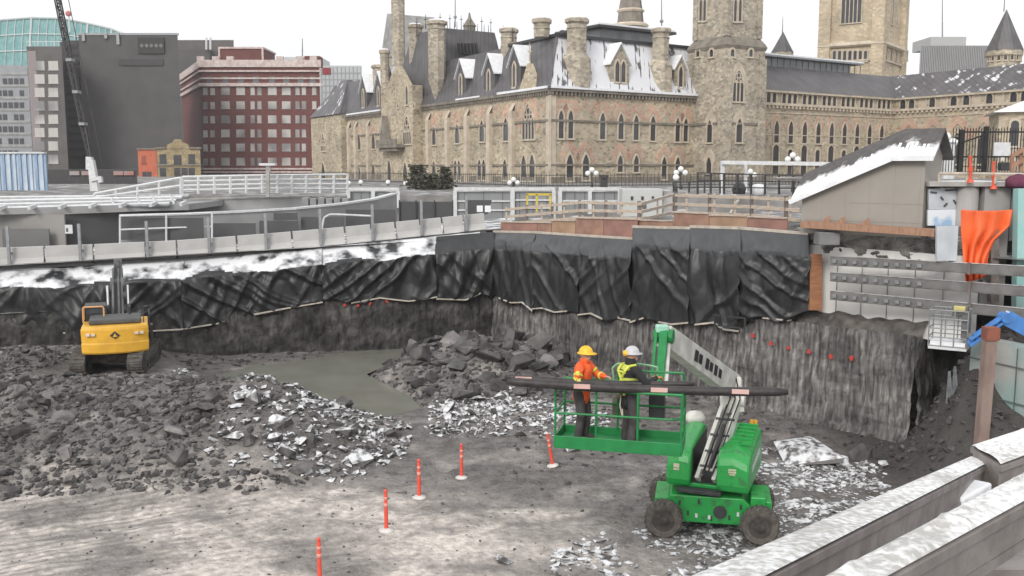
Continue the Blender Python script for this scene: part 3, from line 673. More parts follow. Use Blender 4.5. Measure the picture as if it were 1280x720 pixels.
for px, y0, y1, wd, kd in ((509, 145, 180, 3.0, 'tracery'), (487, 200, 226, 1.5, 'lancet'), (507, 203, 228, 1.8, 'lancet'), (509, 107, 131, .9, 'lancet'), (498, 129, 135, .5, 'lancet'), (518, 129, 135, .5, 'lancet')):
    winpx(par, FB, px, y0, y1, wd, kind=kd)
bl = MB(); bl.M = FB.M; bl.bx(1.5, 9.5, -1.5, -.01, 11.6, 12.1); bl.bx(1.9, 9.1, -1.2, -.01, 11.1, 11.58); bl.bx(1.5, 9.5, -1.5, -1.3, 12.12, 12.9); bl.bx(1.5, 1.7, -1.28, -.02, 12.12, 12.9)
bl.prism([(1.2, -.9, 12.2), (4.4, -.9, 12.2), (2.8, -.9, 16.6)], (0, .85, 0)); bl.M = Matrix(); bl.build('balcony', TRIMD, par)
# a band of red stone diaper under the cornice
bd = MB()
for fac, LN in ((FR, RL), (FL, 36)):
    bd.M = fac.M; u0 = 0 if fac is FR else LL - 36; k = 0
    while k * 1.5 < LN - 1:
        u = u0 + k * 1.5; bd.prism([(u, -.03, ZC - 2.6), (u + .75, -.03, ZC - 1.5), (u + 1.5, -.03, ZC - 2.6), (u + 1.5, -.03, ZC - 2.1), (u + .75, -.03, ZC - 1.0), (u, -.03, ZC - 2.1)], (0, .028, 0)); k += 1
bd.M = Matrix(); bd.build('zigzag_band', REDST, par)
# dormers
def dormer(u, z, fac, depth_in, w_=2.2, h_=2.7, gable=True, snowm=SNOW, mt=SLATE, nl=1, d0=0):
    m = MB(); m.M = fac.M @ Matrix.Translation((u, depth_in - d0, z))
    m.bx(-w_ / 2, w_ / 2, 0, 3.2, 0, h_)
    m.prism([(-w_ / 2, 0, h_), (w_ / 2, 0, h_), (0, 0, h_ + w_ * .75)], (0, 3.0, 0))
    o = m.build('dormer', mt, par)
    s = MB(); s.M = m.M; e = .25
    for sg_ in (-1, 1):
        s.prism([(sg_ * (w_ / 2 + e), -e, h_ - .25), (0, -e, h_ + w_ * .78), (0, -e, h_ + w_ * .78 + .16), (sg_ * (w_ / 2 + e), -e, h_ - .09)], (0, 3.1, 0))
    s.build('dormer_roof', snowm, o)
    f2 = Fac(fac.pt(u, -(depth_in - d0)).to_2d(), fac.pt(u + 1, -(depth_in - d0)).to_2d())
    for i in range(nl): window(o, f2, (i - (nl - 1) / 2) * .95, z + .4, .7, h_ - .1, d=.01)
    return o
for px, py in ((576, 122), (611, 118), (643, 110)): u, z = FL.uz(px, py); dormer(u, z - .3, FL, .05, 3.0, 3.0)
for px, py in ((454, 138), (473, 136), (489, 132)): u, z = FL.uz(px, py); dormer(u, z + .1, FL, .1, 3.6, 3.0)
u, z = FR.uz(778, 110); dormer(u - .3, z + .3, FR, .15, 3.0, 2.6, mt=STONE2, nl=2)
u, z = FR.uz(851, 116); dormer(u, z + .2, FR, .15, 2.0, 2.8, mt=STONE2)
# chimneys
def chimney(a, b, z0, z1, w_, base=1.0, capw=1.25, oct_=True, mt=STONE2, bw=None, corbel=0):
    m = MB(); c = Q(a, b, 0); n = 8; rz = FR.rz
    def ring(r, z): return [Vector((c.x + r * math.cos(rz + math.pi / 8 + i * math.pi / 4), c.y + r * math.sin(rz + math.pi / 8 + i * math.pi / 4), z)) for i in range(8)]
    h = z1 - z0; r = w_ / 2 * 1.08; bb = (bw or w_ * base) / 2 * 1.08
    if corbel: m.loft([ring(.25, z0 - corbel), ring(bb, z0 - .002)])
    m.loft([ring(bb, z0), ring(bb, z0 + h * .42), ring(r, z0 + h * .5), ring(r, z1 - 1.3), ring(r * 1.1, z1 - 1.2), ring(r, z1 - 1.1), ring(r, z1 - .7), ring(r * capw, z1 - .5), ring(r * capw, z1 - .15), ring(r * 1.05, z1)])
    o = m.build('chimney', mt, par)
    k = MB(); k.loft([ring(r * .98, z1 + .01), ring(r * .8, z1 + .16)]); k.build('snow_cap', SNOW, o)
def zpx(py, Y): return P(640, py, Y).z
chimney(4.4, .9, ZC + .3, zpx(24, 116), 2.2, bw=3.2)
chimney(RL - 5.3, .9, ZC + .3, zpx(40, 126), 2.0, bw=2.9)
chimney(1.6, 4.5, ZT, zpx(25, 118), 1.8)
chimney(2.9, 14.8, ZT - 2.0, zpx(40, 130), 1.9, bw=1.9)
chimney(.3, 31.5, ZC + 3.4, zpx(29, 142), 2.3, bw=2.3, corbel=3.4)
chimney(2.4, 43.6, 22.5, zpx(37, 157), 1.9, bw=1.9)
chimney(-1.2, 47.8, 20, zpx(67, 158), 1.3)
chimney(2.5, 59, ZC + 2, zpx(82, 166), 2.2)
# gablet between corner roofs with finial
fi = MB()
u, z = FL.uz(662, 118); fi.M = FL.M; fi.prism([(u - 2.2, -.3, ZC), (u + 2.2, -.3, ZC), (u, -.3, ZC + 3.2)], (0, .8, 0)); fi.tube((u, 0, ZC + 3), (u, 0, ZC + 5.6), .12, .04, 6); fi.box((u, 0, ZC + 4.6), (.7, .15, .15)); fi.M = Matrix()
fi.build('gablet', STONE, par)
# ridge finials and weather vane mast over the middle block
rd = MB()
for i in range(16):
    q = Q(2.6 + i * .6, 35 + (i % 2) * .3, 28.9); rd.tube(q, q + Vector((0, 0, 1.1 + (i % 3 == 0) * 1.0)), .06, .03, 5); 
    if i % 3 == 0: rd.box(q + Vector((0, 0, 1.5)), (.4, .1, .1))
for (px, y0, y1, Y) in ((532, 18, 36, 145), (521, 22, 45, 150), (629, 32, 52, 128), (641, 34, 52, 125)):
    rd.tube(P(px, y1, Y), P(px, y0, Y), .1, .04, 5); rd.box(P(px, y0 + 6, Y), (.6, .1, .1))
rd.build('roof_crest', DARKMETAL, par)
# ventilation louvres in the high block
lv = MB(); lvf = Fac(Q(0, 32, 0).to_2d(), Q(14, 32, 0).to_2d())
for i in range(6):
    for y0, y1, dx in ((53, 67, 0), (73, 78, -1)):
        px = 579 + i * 4.4 + dx; u, zt = lvf.uz(px, y0); u2, zb = lvf.uz(px + 2, y1)
        dz = (zt - 18.9) / 10 * 2.8
        lv.M = lvf.M; lv.prism([(u - .18, dz - 1.0, zt), (u + .18, dz - 1.0, zt), (u + .18, dz - 1.5, zb), (u - .18, dz - 1.5, zb)], (0, .3, 0))
lv.M = Matrix(); lv.build('louvre', BLACK, par)
# penthouse with overhanging snowy slab and stone spire on the flat roof
ph = MB(); pc = P(797, 46, 140); PHM = frame((pc.x, pc.y, 0), FR.rz)
ph.M = PHM; z0 = ZT - .5; zs = zpx(40, 140)
ph.mi = 0; ph.bx(-7, 5.5, 0, 8, z0, zs); ph.mi = 1; ph.bx(-8, 6.6, -1, 9, zs + .003, zs + .35); ph.mi = 2; ph.bx(-7.9, 6.5, -.9, 8.9, zs + .355, zs + .6); ph.M = Matrix()
ph.build('penthouse', [GLASSG, DARKMETAL, SNOW], par)
# grey gable behind the porch
gb = MB(); gc = P(486, 60, 172); GM = frame((gc.x, gc.y, 0), FL.rz)
gb.M = GM; gz = zpx(72, 172); ga = zpx(17, 172); gb.bx(-3.2, 3.2, 0, 9, ZT - 6, gz); gb.prism([(-3.5, -.2, gz), (3.5, -.2, gz), (0, -.2, ga)], (0, 9, 0)); gb.M = Matrix()
o = gb.build('rear_gable', mat('pale_grey_stone', (.34, .34, .33), (.24, .24, .24), scale=.8, rough=.9), par)
fg = Fac((GM @ Vector((-3.2, 0, 0))).to_2d(), (GM @ Vector((3.2, 0, 0))).to_2d())
window(o, fg, 3.2, gz - 4.5, 1.1, 5.0)
chimney(3.5, 53, ZT, zpx(1, 165), 2.0)
# the square tower
Tc = Q(0, 0, 0).to_2d() + rU * RL; Tc = B1 - lU * 5.74
FTL = Fac(B1 + rU * 0, Tc); FTR = Fac(Tc, Tc + rU * 7.0)
tz1 = zpx(58, 119); tz2 = zpx(42, 119); tz3 = 56
def sq(c, ux, uy, a0, a1, b0, b1, z): return [Vector((*(c + ux * a + uy * b), z)) for a, b in ((a0, b0), (a1, b0), (a1, b1), (a0, b1))]
tw = MB(); sqr = lambda i0, z: sq(Tc, rU, lU, i0, 7.0 - i0, i0, 7.2 - i0, z)
tw.loft([sqr(0, ZG - 1), sqr(0, tz1)]); 
for q in ((0, 0), (6.1, 0), (0, 6.3)):
    tw.loft([sq(Tc, rU, lU, q[0] - .18, q[0] + 1.08, q[1] - .18, q[1] + 1.08, z) for z in (ZG - 1, tz1 - 1)])
tw.build('tower_wall', STONE2, par)
to = MB(); to.loft([sqr(-.05, tz1 + .003), sqr(-.2, tz1 + .4), sqr(.0, tz1 + .8), sqr(.5, tz2)]); to.loft([sqr(-.12, ZS2), sqr(-.12, ZS2 + .3)]); to.loft([sqr(-.22, ZG), sqr(-.22, ZG + 1)]); to.build('tower_ledge', TRIMD, par)
tu = MB(); tu.loft([sqr(.5, tz2 + .003), sqr(.5, tz3)])
for q in ((.33, .33), (5.82, .33), (.33, 6.0)): tu.loft([sq(Tc, rU, lU, q[0], q[0] + .85, q[1], q[1] + .85, z) for z in (tz2 + .004, tz3 - .01)])
tu.build('tower_shaft', STONE2, par)
ts = MB(); ts.loft([sqr(.2, tz3), sqr(3.4, tz3 + 16)]); ts.build('tower_roof', SLATE, par)
FTL2 = Fac(FTL.A, FTL.B, -.5); FTR2 = Fac(FTR.A, FTR.B, -.5)
RA = (par, 'tower_arch', TRIM)
for fac, px, y0, y1, wd, kd in ((FTL, 888, 150, 178, 1.0, 'lancet'), (FTL, 887, 196, 217, 1.0, 'lancet'), (FTR, 923, 88, 127, 1.9, 'tracery'), (FTR, 924, 148, 178, 1.1, 'lancet'), (FTL2, 877, -2, 26, .55, 'lancet'), (FTL2, 882, -2, 26, .55, 'lancet'), (FTR2, 919, -2, 27, .55, 'lancet'), (FTR2, 925, -2, 27, .55, 'lancet')):
    o, u, zb, zt = winpx(par, fac, px, y0, y1, wd, kind=kd)
    if y0 > 0: redarch(RA, fac, u, zt - 1.8, wd * 1.45, 2.2, .45)
for fac, px in ((FTL, 873), (FTL, 890), (FTR, 915), (FTR, 938)):
    u, z = fac.uz(px, 67); window(par, fac, u, z - .4, .7, .9, kind='round')

# long arcaded wing
K = Vector((58.5, 149)); K2 = Vector((84, 104)); eW = (K - B1).normalized()
WS = B1 + eW * 0
F1 = Fac(WS, K); F2 = Fac(K, K2)
zeave = zpx(112, 132.3); 
wg = thing('parliament_wing', 'long beige stone wing with a row of small arches under a plain dark roof', 'building', (K.x, K.y, ZG))
wb = MB(); nin = -F1.n * 14; bx_ = K + Vector((18, 12))
wb.prism([(WS.x, WS.y, ZG - 1), (K.x, K.y, ZG - 1), (K2.x, K2.y, ZG - 1), (K2.x + 16, K2.y + 9, ZG - 1), (bx_.x + 3, bx_.y + 12, ZG - 1), (WS.x + nin.x, WS.y + nin.y, ZG - 1)], (0, 0, zeave - ZG + 1)); wb.build('wall', STONE, wg)
tr = MB()
for fac in (F1, F2):
    tr.M = fac.M; L_ = fac.L
    for z, h, d in ((zpx(131, 132.3), .35, .35), (zeave - .3, .3, .45), (zpx(163, 132.3) - .6, .12, .08), (8.9, .25, .16), (zpx(150, 132.3) + 1.0, .15, .1)): tr.bx(.05, L_ - .05, -d, -.004, z, z + h)
    k = 0
    while k * .8 < L_ - .5: tr.bx(k * .8 + .1, k * .8 + .45, -.3, -.005, zpx(131, 132.3) - .35, zpx(131, 132.3) - .01); k += 1
tr.M = Matrix(); tr.build('trim', TRIM, wg)
for i in range(10):
    u0 = F1.uz(952, 160)[0]; u1 = F1.uz(1102, 160)[0]; u = u0 + (u1 - u0) * i / 9
    zt = zpx(150, 132.6); zb = zpx(178, 132.6); window(wg, F1, u, zb, 1.0, zt - zb)
    window(wg, F1, u, ZG + 1, 1.25 if i % 2 else 1.0, 4.2 if i % 2 else 3.6, kind='round')
za = zpx(128.5, 133); zh = zpx(115, 133) - za
u = F1.uz(953, 120)[0]; k = 0
while u < F1.L - .8:
    window(wg, F1, u, za, .8, zh * .95, kind='round'); k += 1; u += 1.15 if k % 3 else 2.0
u = 1.5; k = 0
while u < F2.L - 14:
    window(wg, F2, u, za, 1.0, zh * .95, kind='round', pmat=GLASS if (k * 7) % 5 < 3 else TRIM); k += 1; u += 1.55 if k % 2 else 2.0
RA = (wg, 'blind_arch', REDST)
u0 = F1.uz(952, 160)[0]; u1 = F1.uz(1102, 160)[0]
for i in range(10): redarch(RA, F1, u0 + (u1 - u0) * i / 9, zpx(150, 132.6) - 1.8, 1.75, 2.3, .35)
for i in range(8):
    uu = 2.8 + i * 4.1; redarch(RA, F2, uu, 10.5, 2.8, 4.4, .8, .12)
    window(wg, F2, uu, 8.4, 1.6, 5.2, kind='lancet')
wr = MB()
def slope(m, A, B, nin_, z0, z1, rin, ext=.5):
    A = Vector(A); B = Vector(B)
    n_ = nin_.normalized(); m.add([(A.x - n_.x * ext, A.y - n_.y * ext, z0), (B.x - n_.x * ext, B.y - n_.y * ext, z0), (B.x + n_.x * rin, B.y + n_.y * rin, z1), (A.x + n_.x * rin, A.y + n_.y * rin, z1)], [(0, 1, 2, 3)])
zr = zpx(79, 135)
m_in = (-F1.n - F2.n); KI = K + m_in / (1 + F1.n.dot(F2.n)) * 4.0; KO = K - m_in / (1 + F1.n.dot(F2.n)) * .5
def v3(p, z): return (p.x, p.y, z)
A_ = WS; wr.add([v3(A_ + F1.n * .5, zeave), v3(KO, zeave), v3(KI, zr), v3(A_ - F1.n * 4, zr)], [(0, 1, 2, 3)])
wr.mi = 1; wr.add([v3(KO, zeave), v3(K2 + F2.n * .5, zeave), v3(K2 - F2.n * 4, zr), v3(KI, zr)], [(0, 1, 2, 3)]); wr.mi = 0
wr.add([v3(A_ - F1.n * 4, zr), v3(KI, zr), v3(KI - F1.n * 9 , zr), v3(A_ - F1.n * 14, zr)], [(0, 1, 2, 3)])
wr.add([v3(KI, zr), v3(K2 - F2.n * 4, zr), v3(K2 - F2.n * 15, zr), v3(KI - F1.n * 9, zr)], [(0, 1, 2, 3)])
wr.build('roof', [SLATE, SLATEP], wg, fix=False)
# raised glazed strip with a long thin snowy slab above the wing's roof
rs = MB(); rs.M = F1.M; Lr = F1.L - 5
rs.mi = 0; rs.bx(11, Lr, 4.6, 9, zr, zr + 1.3); rs.mi = 1; rs.bx(10, Lr + 2, 3.6, 10, zr + 1.303, zr + 1.55); rs.mi = 2; rs.bx(10, Lr + 2, 3.65, 10, zr + 1.555, zr + 1.75)
for k in range(22): rs.mi = 1; rs.bx(11.5 + k * 1.35, 11.6 + k * 1.35, 4.5, 4.595, zr + .05, zr + 1.3)
rs.M = Matrix(); rs.build('roof_lantern', [GLASSG, GREYMETAL, SNOW], wg)
for px, y0, y1, Y, lab in ((569, -8, 34, 170, 'tall thin pale flagpole above the dark high roof'), (827, -5, 40, 150, 'thin mast rising behind the snowy roof left of the tower'), (1178, -8, 46, 320, 'thin mast on the distant ribbed office'), (378, 48, 70, 332, 'thin flagpole above the pale office roof')):
    t = thing('roof_mast', lab, 'mast', P(px, y1, Y)); m = MB(); m.tube(P(px, y1, Y), P(px, y0, Y), .13 * Y / 170, .07 * Y / 170, 6); m.build('pole', GREYMETAL, t)
    m = MB(); q = P(px, (y0 * .3 + y1 * .7), Y); m.lathe([(.02, -.3), (.28, -.15), (.28, .15), (.02, .3)], q, 8); m.build('ball', GREYMETAL, t)
for px, lab in ((703, 'left dark domed vent on the roof edge near the corner chimney'), (715, 'right dark domed vent on the roof edge near the big chimney')):
    t = thing('roof_vent', lab, 'vent', P(px, 52, 119)); m = MB(); m.smooth = True; q = P(px, 50, 119); m.lathe([(.28, -.3), (.28, .45), (.5, .5), (.52, .8), (.3, 1.1), (.02, 1.2)], q, 12); m.build('cowl', DARKMETAL, t)
# small snow roofed block on the right
sb = thing('stone_gatehouse', 'low beige stone block with a white snowy hipped roof at the right edge', 'building', (*P(1290, 200, 95).to_2d(), ZG))
m = MB(); c = P(1300, 200, 95); m.M = frame((c.x, c.y, 0), R(-20)); zq = zpx(140, 93); m.bx(-4.2, 6, -3, 5, ZG, zq); m.M = Matrix(); m.build('wall', STONE, sb)
m = MB(); m.M = frame((c.x, c.y, 0), R(-20)); zt = zpx(117, 93); m.loft([[(-4.8, -3.6, zq), (6.6, -3.6, zq), (6.6, 5.6, zq), (-4.8, 5.6, zq)], [(-.5, .5, zt), (3, .5, zt), (3, 1.5, zt), (-.5, 1.5, zt)]]); m.M = Matrix(); m.build('roof', SNOW, sb)
f_ = Fac((frame((c.x, c.y, 0), R(-20)) @ Vector((-4.2, -3, 0))).to_2d(), (frame((c.x, c.y, 0), R(-20)) @ Vector((6, -3, 0))).to_2d())
for u in (1.4, 3.2): window(sb, f_, u, zq - 3.2, .7, 2.4, kind='round')

# the tall clock tower beyond
PTY = 182.0
pl = P(1022, 60, PTY + 3); pcn = P(1104, 60, PTY - 4); pr = P(1152, 60, PTY + 6)
pt = thing('stone_clock_tower', 'tall beige stone tower with corner buttresses rising behind the wing', 'tower', (pcn.x, pcn.y, ZG))
eL = (pl.to_2d() - pcn.to_2d()); wl = eL.length; eL.normalize(); eR = Vector((eL.y, -eL.x)); 
if eR.x < 0: eR = -eR
wd_r = 17.0
S3 = stonemat('tower_stone', [(.58, .49, .36), (.50, .42, .31), (.64, .55, .42), (.54, .46, .34), (.46, .39, .29)], 1.5, (.46, .40, .31))
def sp_(i0, z): return [Vector((*(pcn.to_2d() + eR * a + eL * b), z)) for a, b in ((i0, i0), (wd_r - i0, i0), (wd_r - i0, wl - i0), (i0, wl - i0))]
zb_ = zpx(56, PTY)
m = MB(); m.loft([sp_(0.6, ZG), sp_(0.6, zb_ - .4)]); m.loft([sp_(.9, zb_ + .5), sp_(.9, 75)]); m.build('wall', S3, pt)
m = MB(); m.loft([sp_(.2, zb_ - .4), sp_(-.1, zb_ - .1), sp_(.2, zb_ + .5)])
zz = zpx(75, PTY); m.loft([sp_(.35, zz - .3), sp_(.35, zz)]); m.build('ledge', TRIM, pt)
for a, b in ((0, 0), (wd_r - 2.2, 0), (0, wl - 2.2)):
    m = MB(); m.loft([[Vector((*(pcn.to_2d() + eR * (a + x) + eL * (b + y)), z)) for x, y in ((0, 0), (2.2, 0), (2.2, 2.2), (0, 2.2))] for z in (ZG, 76)])
    m.build('corner_buttress', S3, pt)
fL = Fac(pcn.to_2d() + eL * wl, pcn.to_2d()); fR = Fac(pcn.to_2d(), pcn.to_2d() + eR * wd_r)
for i in range(7): u, z = fL.uz(1042 + i * 6.5, 70); window(pt, fL, u, z - .9, .6, 1.9, kind='round', d=-.5)
for i in range(5): u, z = fR.uz(1113 + i * 6, 70); window(pt, fR, u, z - .9, .6, 1.9, kind='round', d=-.5)
u, z = fL.uz(1062, 28); window(pt, fL, u, z, 3.6, 13, kind='tracery', d=-.85)
for px in (1108, 1121): u, z = fR.uz(px, 30); window(pt, fR, u, z, 1.1, 11, d=-.85)
# spires of the far wings
def spire(name, px, y0, y1, Y, r, label, cat, drum=0, rm=SLATE):
    a = P(px, y1, Y); b = P(px, y0, Y); t = thing(name, label, cat, (a.x, a.y, ZG))
    m = MB(); m.lathe([(r, 0), (r * .55, (b.z - a.z) * .45), (.05, b.z - a.z)], a, 8); m.build('roof', rm, t)
    m = MB(); m.lathe([(r * .82, ZG - a.z), (r * .82, -1.0), (r * .95, -.8), (r * .95, -.003)], a, 12); m.build('wall', STONE2, t)
    m = MB(); m.tube(b - Vector((0, 0, .3)), b + Vector((0, 0, 2.6)), .08, .03, 6); m.build('finial', DARKMETAL, t); return t
spire('roof_turret', 978, 40, 66, 170, 2.0, 'small thin dark spire rising above the middle of the long wing', 'turret')
t = spire('corner_turret', 1255, 12, 64, 160, 3.0, 'round stone turret with steep dark conical roof at the right', 'turret')
for k in range(9):
    a = -math.pi / 2 + (k - 4) * .38; q = P(1255, 72, 160); f_ = Fac((q.x + 2.47 * math.cos(a), q.y + 2.47 * math.sin(a)), (q.x + 2.47 * math.cos(a) - math.sin(a), q.y + 2.47 * math.sin(a) + math.cos(a)))
    window(t, f_, 0, q.z - .6, .45, 1.5, d=.02)
t = thing('stone_spire', 'grey stone spire base standing on the penthouse roof above the snowy slope', 'spire', P(788, 40, 146))
m = MB(); a = P(788, 34, 146); m.lathe([(2.3, -2.5), (2.3, 0), (2.0, .3), (1.75, 2.6), (1.2, 6), (.25, 14)], a, 8); m.build('shaft', TRIMD, t)
m = MB(); m.lathe([(2.6, 0), (2.75, .25), (2.5, .5)], a, 8); m.lathe([(1.9, 2.1), (2.1, 2.35), (1.8, 2.6)], a, 8); m.build('ledge', TRIM, t)
t = thing('stone_pinnacle', 'small grey domed pinnacle rising behind the dark high roof', 'pinnacle', P(587, 52, 165))
m = MB(); a = P(587, 48, 165); m.lathe([(1.4, -4), (1.4, .3), (.95, .5), (.95, 1.8), (1.15, 2.0), (.8, 2.5), (.3, 3.3), (.1, 4.2)], a, 10); m.build('shaft', TRIMD, t)

# ---------------------------------------------------------------- city beyond
def citybox(name, label, px0, px1, ytop, Y, dep, matl, rz=0, cat='building', side=None):
    a = P(px0, ytop, Y); b = P(px1, ytop, Y); t = thing(name, label, cat, ((a.x + b.x) / 2, Y, ZG))
    m = MB(); m.prism([(a.x, Y, ZG - .5), (b.x, Y, ZG - .5), (b.x, Y, a.z), (a.x, Y, a.z)], (b.x / Y * dep, dep, 0)); m.build('wall', matl, t)
    return t, a, b
CLAD = mat('dark_cladding', (.088, .084, .085), (.070, .067, .068), scale=.25, rough=.8)
CLADM = mat('brown_cladding', (.115, .106, .104), (.085, .08, .078), scale=.3, rough=.8)
WINP = mat('pale_blind_window', (.44, .42, .40), (.20, .20, .20), scale=.16, rough=.4, detail=0, lo=.38, hi=.56)
def vary(m):                            # every pane reads a different bit of the blind pattern
    n = m.node_tree; tc = [x for x in n.nodes if x.type == 'TEX_COORD'][0]; oi = n.nodes.new('ShaderNodeObjectInfo'); ad = n.nodes.new('ShaderNodeVectorMath'); ad.operation = 'MULTIPLY_ADD'
    ad.inputs[1].default_value = (1, 1, 1); cb = n.nodes.new('ShaderNodeCombineXYZ'); mu = n.nodes.new('ShaderNodeMath'); mu.operation = 'MULTIPLY'; mu.inputs[1].default_value = 400
    n.links.new(oi.outputs['Random'], mu.inputs[0]); n.links.new(mu.outputs[0], cb.inputs[0]); n.links.new(mu.outputs[0], cb.inputs[2]); n.links.new(tc.outputs['Object'], ad.inputs[0]); n.links.new(cb.outputs[0], ad.inputs[2])
    for x in n.nodes:
        if x.type == 'TEX_NOISE': n.links.new(ad.outputs[0], x.inputs[0])
vary(WINP); vary(GLASS)
def rects(par, px, py, w_, h_, Y, cols, rows, name='window', matl=None, d=.12, split=True, fm=None):
    key = ('rw', round(w_, 2), round(h_, 2), split, (matl or WINP).name)
    if key not in WM:
        f = MB(); t = .08
        f.bx(-w_ / 2, w_ / 2, -.06, 0, 0, h_)
        if split: f.bx(-.1, .1, -.09, -.061, 0, h_)
        f.bx(-w_ / 2 - .1, w_ / 2 + .1, -.16, 0, -.2, -.005)
        WM[key] = f.mesh('window', matl or WINP)
    iv = wm(par).inverted()
    for c in cols:
        for r in rows:
            o = bpy.data.objects.new(name, WM[key]); C.objects.link(o); o.parent = par; o.location = iv @ P(c, r, Y - .003)
# brick hotel
BRICK = mat('red_brick', (.155, .056, .050), (.12, .043, .039), scale=1.2, rough=.9)
CREAM = mat('cream_terracotta', (.60, .52, .49), (.42, .33, .31), scale=1.2, rough=.8)
Y0 = 262.0; a = P(251, 78, Y0); b = P(399, 78, Y0)
ht = thing('brick_hotel', 'red brick hotel with cream stone top storeys and a red penthouse', 'building', ((a.x + b.x) / 2, Y0, ZG))
m = MB(); dv = (P(226, 88, Y0 + 40) - a); dv.z = 0
m.prism([(a.x, Y0, ZG), (b.x, Y0, ZG), (b.x + dv.x, Y0 + 40, ZG), (a.x + dv.x, Y0 + 40, ZG)], (0, 0, a.z - ZG)); m.build('wall', BRICK, ht)
m = MB()
sdv = (dv.normalized())
for y0, y1, d in ((75, 84, .5), (88, 90, .6), (97, 99, .35), (104, 108, .7), (210, 212, .3), (214, 216, .2)):
    z0, z1 = P(320, y1, Y0).z, P(320, y0, Y0).z
    m.bx(a.x - d, b.x + d, Y0 - d, Y0 - .005, z0, z1); q0 = Vector((a.x - d, Y0, z0)); n_ = sdv.cross(Vector((0, 0, 1))); 
    m.prism([(a.x - .01, Y0, z0), (a.x - d, Y0, z0), (a.x - d + dv.x, Y0 + 40, z0), (a.x - .01 + dv.x, Y0 + 40, z0)], (0, 0, z1 - z0))
z0, z1 = P(320, 76, Y0).z, P(320, 72, Y0).z
for px in (251, 270, 288, 350, 375, 392): q = P(px, 75, Y0); m.bx(q.x - .9, q.x + .9, Y0 - .55, Y0 + .6, z1 - 1.6, z1 + .3)
m.build('cornice', CREAM, ht)
m = MB(); q0 = P(275, 80, Y0 + 8); q1 = P(328, 61, Y0 + 8); m.bx(q0.x, q1.x, Y0 + 8, Y0 + 22, q0.z - 1, q1.z); m.build('penthouse', BRICK, ht)
m = MB(); m.bx(q0.x - .3, q1.x + .3, Y0 + 7.7, Y0 + 22.2, q1.z + .002, q1.z + .5); m.bx(q0.x - .3, q0.x + .2, Y0 + 7.7, Y0 + 7.99, q0.z - 1, q1.z); m.bx(q1.x - .2, q1.x + .3, Y0 + 7.7, Y0 + 7.99, q0.z - 1, q1.z); m.build('penthouse_cornice', CREAM, ht)
m = MB(); q0 = P(381, 78, Y0 + 1); q1 = P(399, 72, Y0); m.bx(q0.x, q1.x, Y0 + .6, Y0 + 5, q0.z - 1, q1.z + .5); m.build('roof_box', BRICK, ht)
rects(ht, 0, 0, 1.2, 1.7, Y0, (257, 266), [118 + 17.6 * i for i in range(6)] , split=False)
rects(ht, 0, 0, 2.3, 1.9, Y0, (282, 301, 340.5, 358), [118 + 17.6 * i for i in range(6)])
rects(ht, 0, 0, 1.1, 1.9, Y0, (316, 324.5, 372, 380, 393), [118 + 17.6 * i for i in range(6)], split=False)
rects(ht, 0, 0, 1.6, 1.6, Y0 - .01, (262, 282, 301, 320, 340, 358, 376, 391), (103, ), matl=GLASSG)
rects(ht, 0, 0, 1.6, 1.7, Y0 - .01, (282, 301, 340, 358), (222,), matl=GLASSG)
# tall dark grey slab
t, a, b = citybox('office_tower', 'tall windowless dark grey tower with a black sign panel near its top', 98, 222, 44, 236, 30, CLAD)
m = MB(); m.bx(P(76, 50, 236).x - .6, a.x + 1.2, 236.8, 244, ZG, P(76, 50, 236).z); m.build('side_wing', mat('dark_tower_side', (.055, .053, .054), (.042, .04, .041), scale=.5, rough=.8), t)
m = MB()
for i in range(22):
    z = ZG + 4 + i * 1.9
    if z < P(76, 54, 236).z: m.bx(P(78, 50, 236).x, a.x - .4, 236.6, 236.79, z, z + .8)
m.build('balcony_band', BLACK, t)
m = MB(); q0 = P(173, 67, 235.8); q1 = P(205, 47, 235.8); m.bx(q0.x, q1.x, 235.6, 235.99, q0.z, q1.z); o = m.build('sign_panel', BLACK, t)
m = MB()
for i, wq in enumerate((2.2, 1.5, 1.7, 1.6, 1.2)):
    x = q0.x + .6 + i * 1.15; z = q1.z - 1.9
    m.tube((x + .4, 235.5, z), (x + .4, 235.59, z), .42, n=10)
m.build('sign_mark', mat('dull_sign_mark', (.16, .16, .16), rough=.6), o)
m = MB(); q0 = P(149, 82, 236); q1 = P(204, 74, 236); m.bx(q0.x, q1.x, 235.7, 235.99, q0.z, q1.z); m.build('louvre_band', mat('louvre_grey', (.06, .058, .06)), t)
m = MB(); m.bx(a.x - .1, b.x + .1, 235.8, 236.6, a.z + .003, a.z + .5)
for px, h in ((105, 1.4), (148, 2.2), (133, .8)): q = P(px, 44, 236); m.bx(q.x - .35, q.x + .35, 235.5, 235.79, q.z - h, q.z + .5)
m.build('parapet', GREYMETAL, t)
t, a, b = citybox('low_annex', 'brown grey rooftop block between the dark tower and the hotel', 214, 292, 50, 325, 30, CLADM)
m = MB(); q0 = P(224, 85, 322); q1 = P(262, 62, 322); m.bx(q0.x, q1.x, 322, 324.9, q0.z - 8, q1.z); m.build('plant_room', CLAD, t)
m = MB(); q0 = P(270, 85, 248); q1 = P(330, 60, 252); m.bx(P(292.5, 60, 335).x, P(330, 60, 335).x, 335, 345, ZG, P(330, 60, 335).z); m.build('rear_block', CLADM, t)
m = MB()
for px in (258, 263): m.tube(P(px, 62, 321), P(px, 47, 321), .35, n=8)
m.build('flue', WHITEMETAL, t)
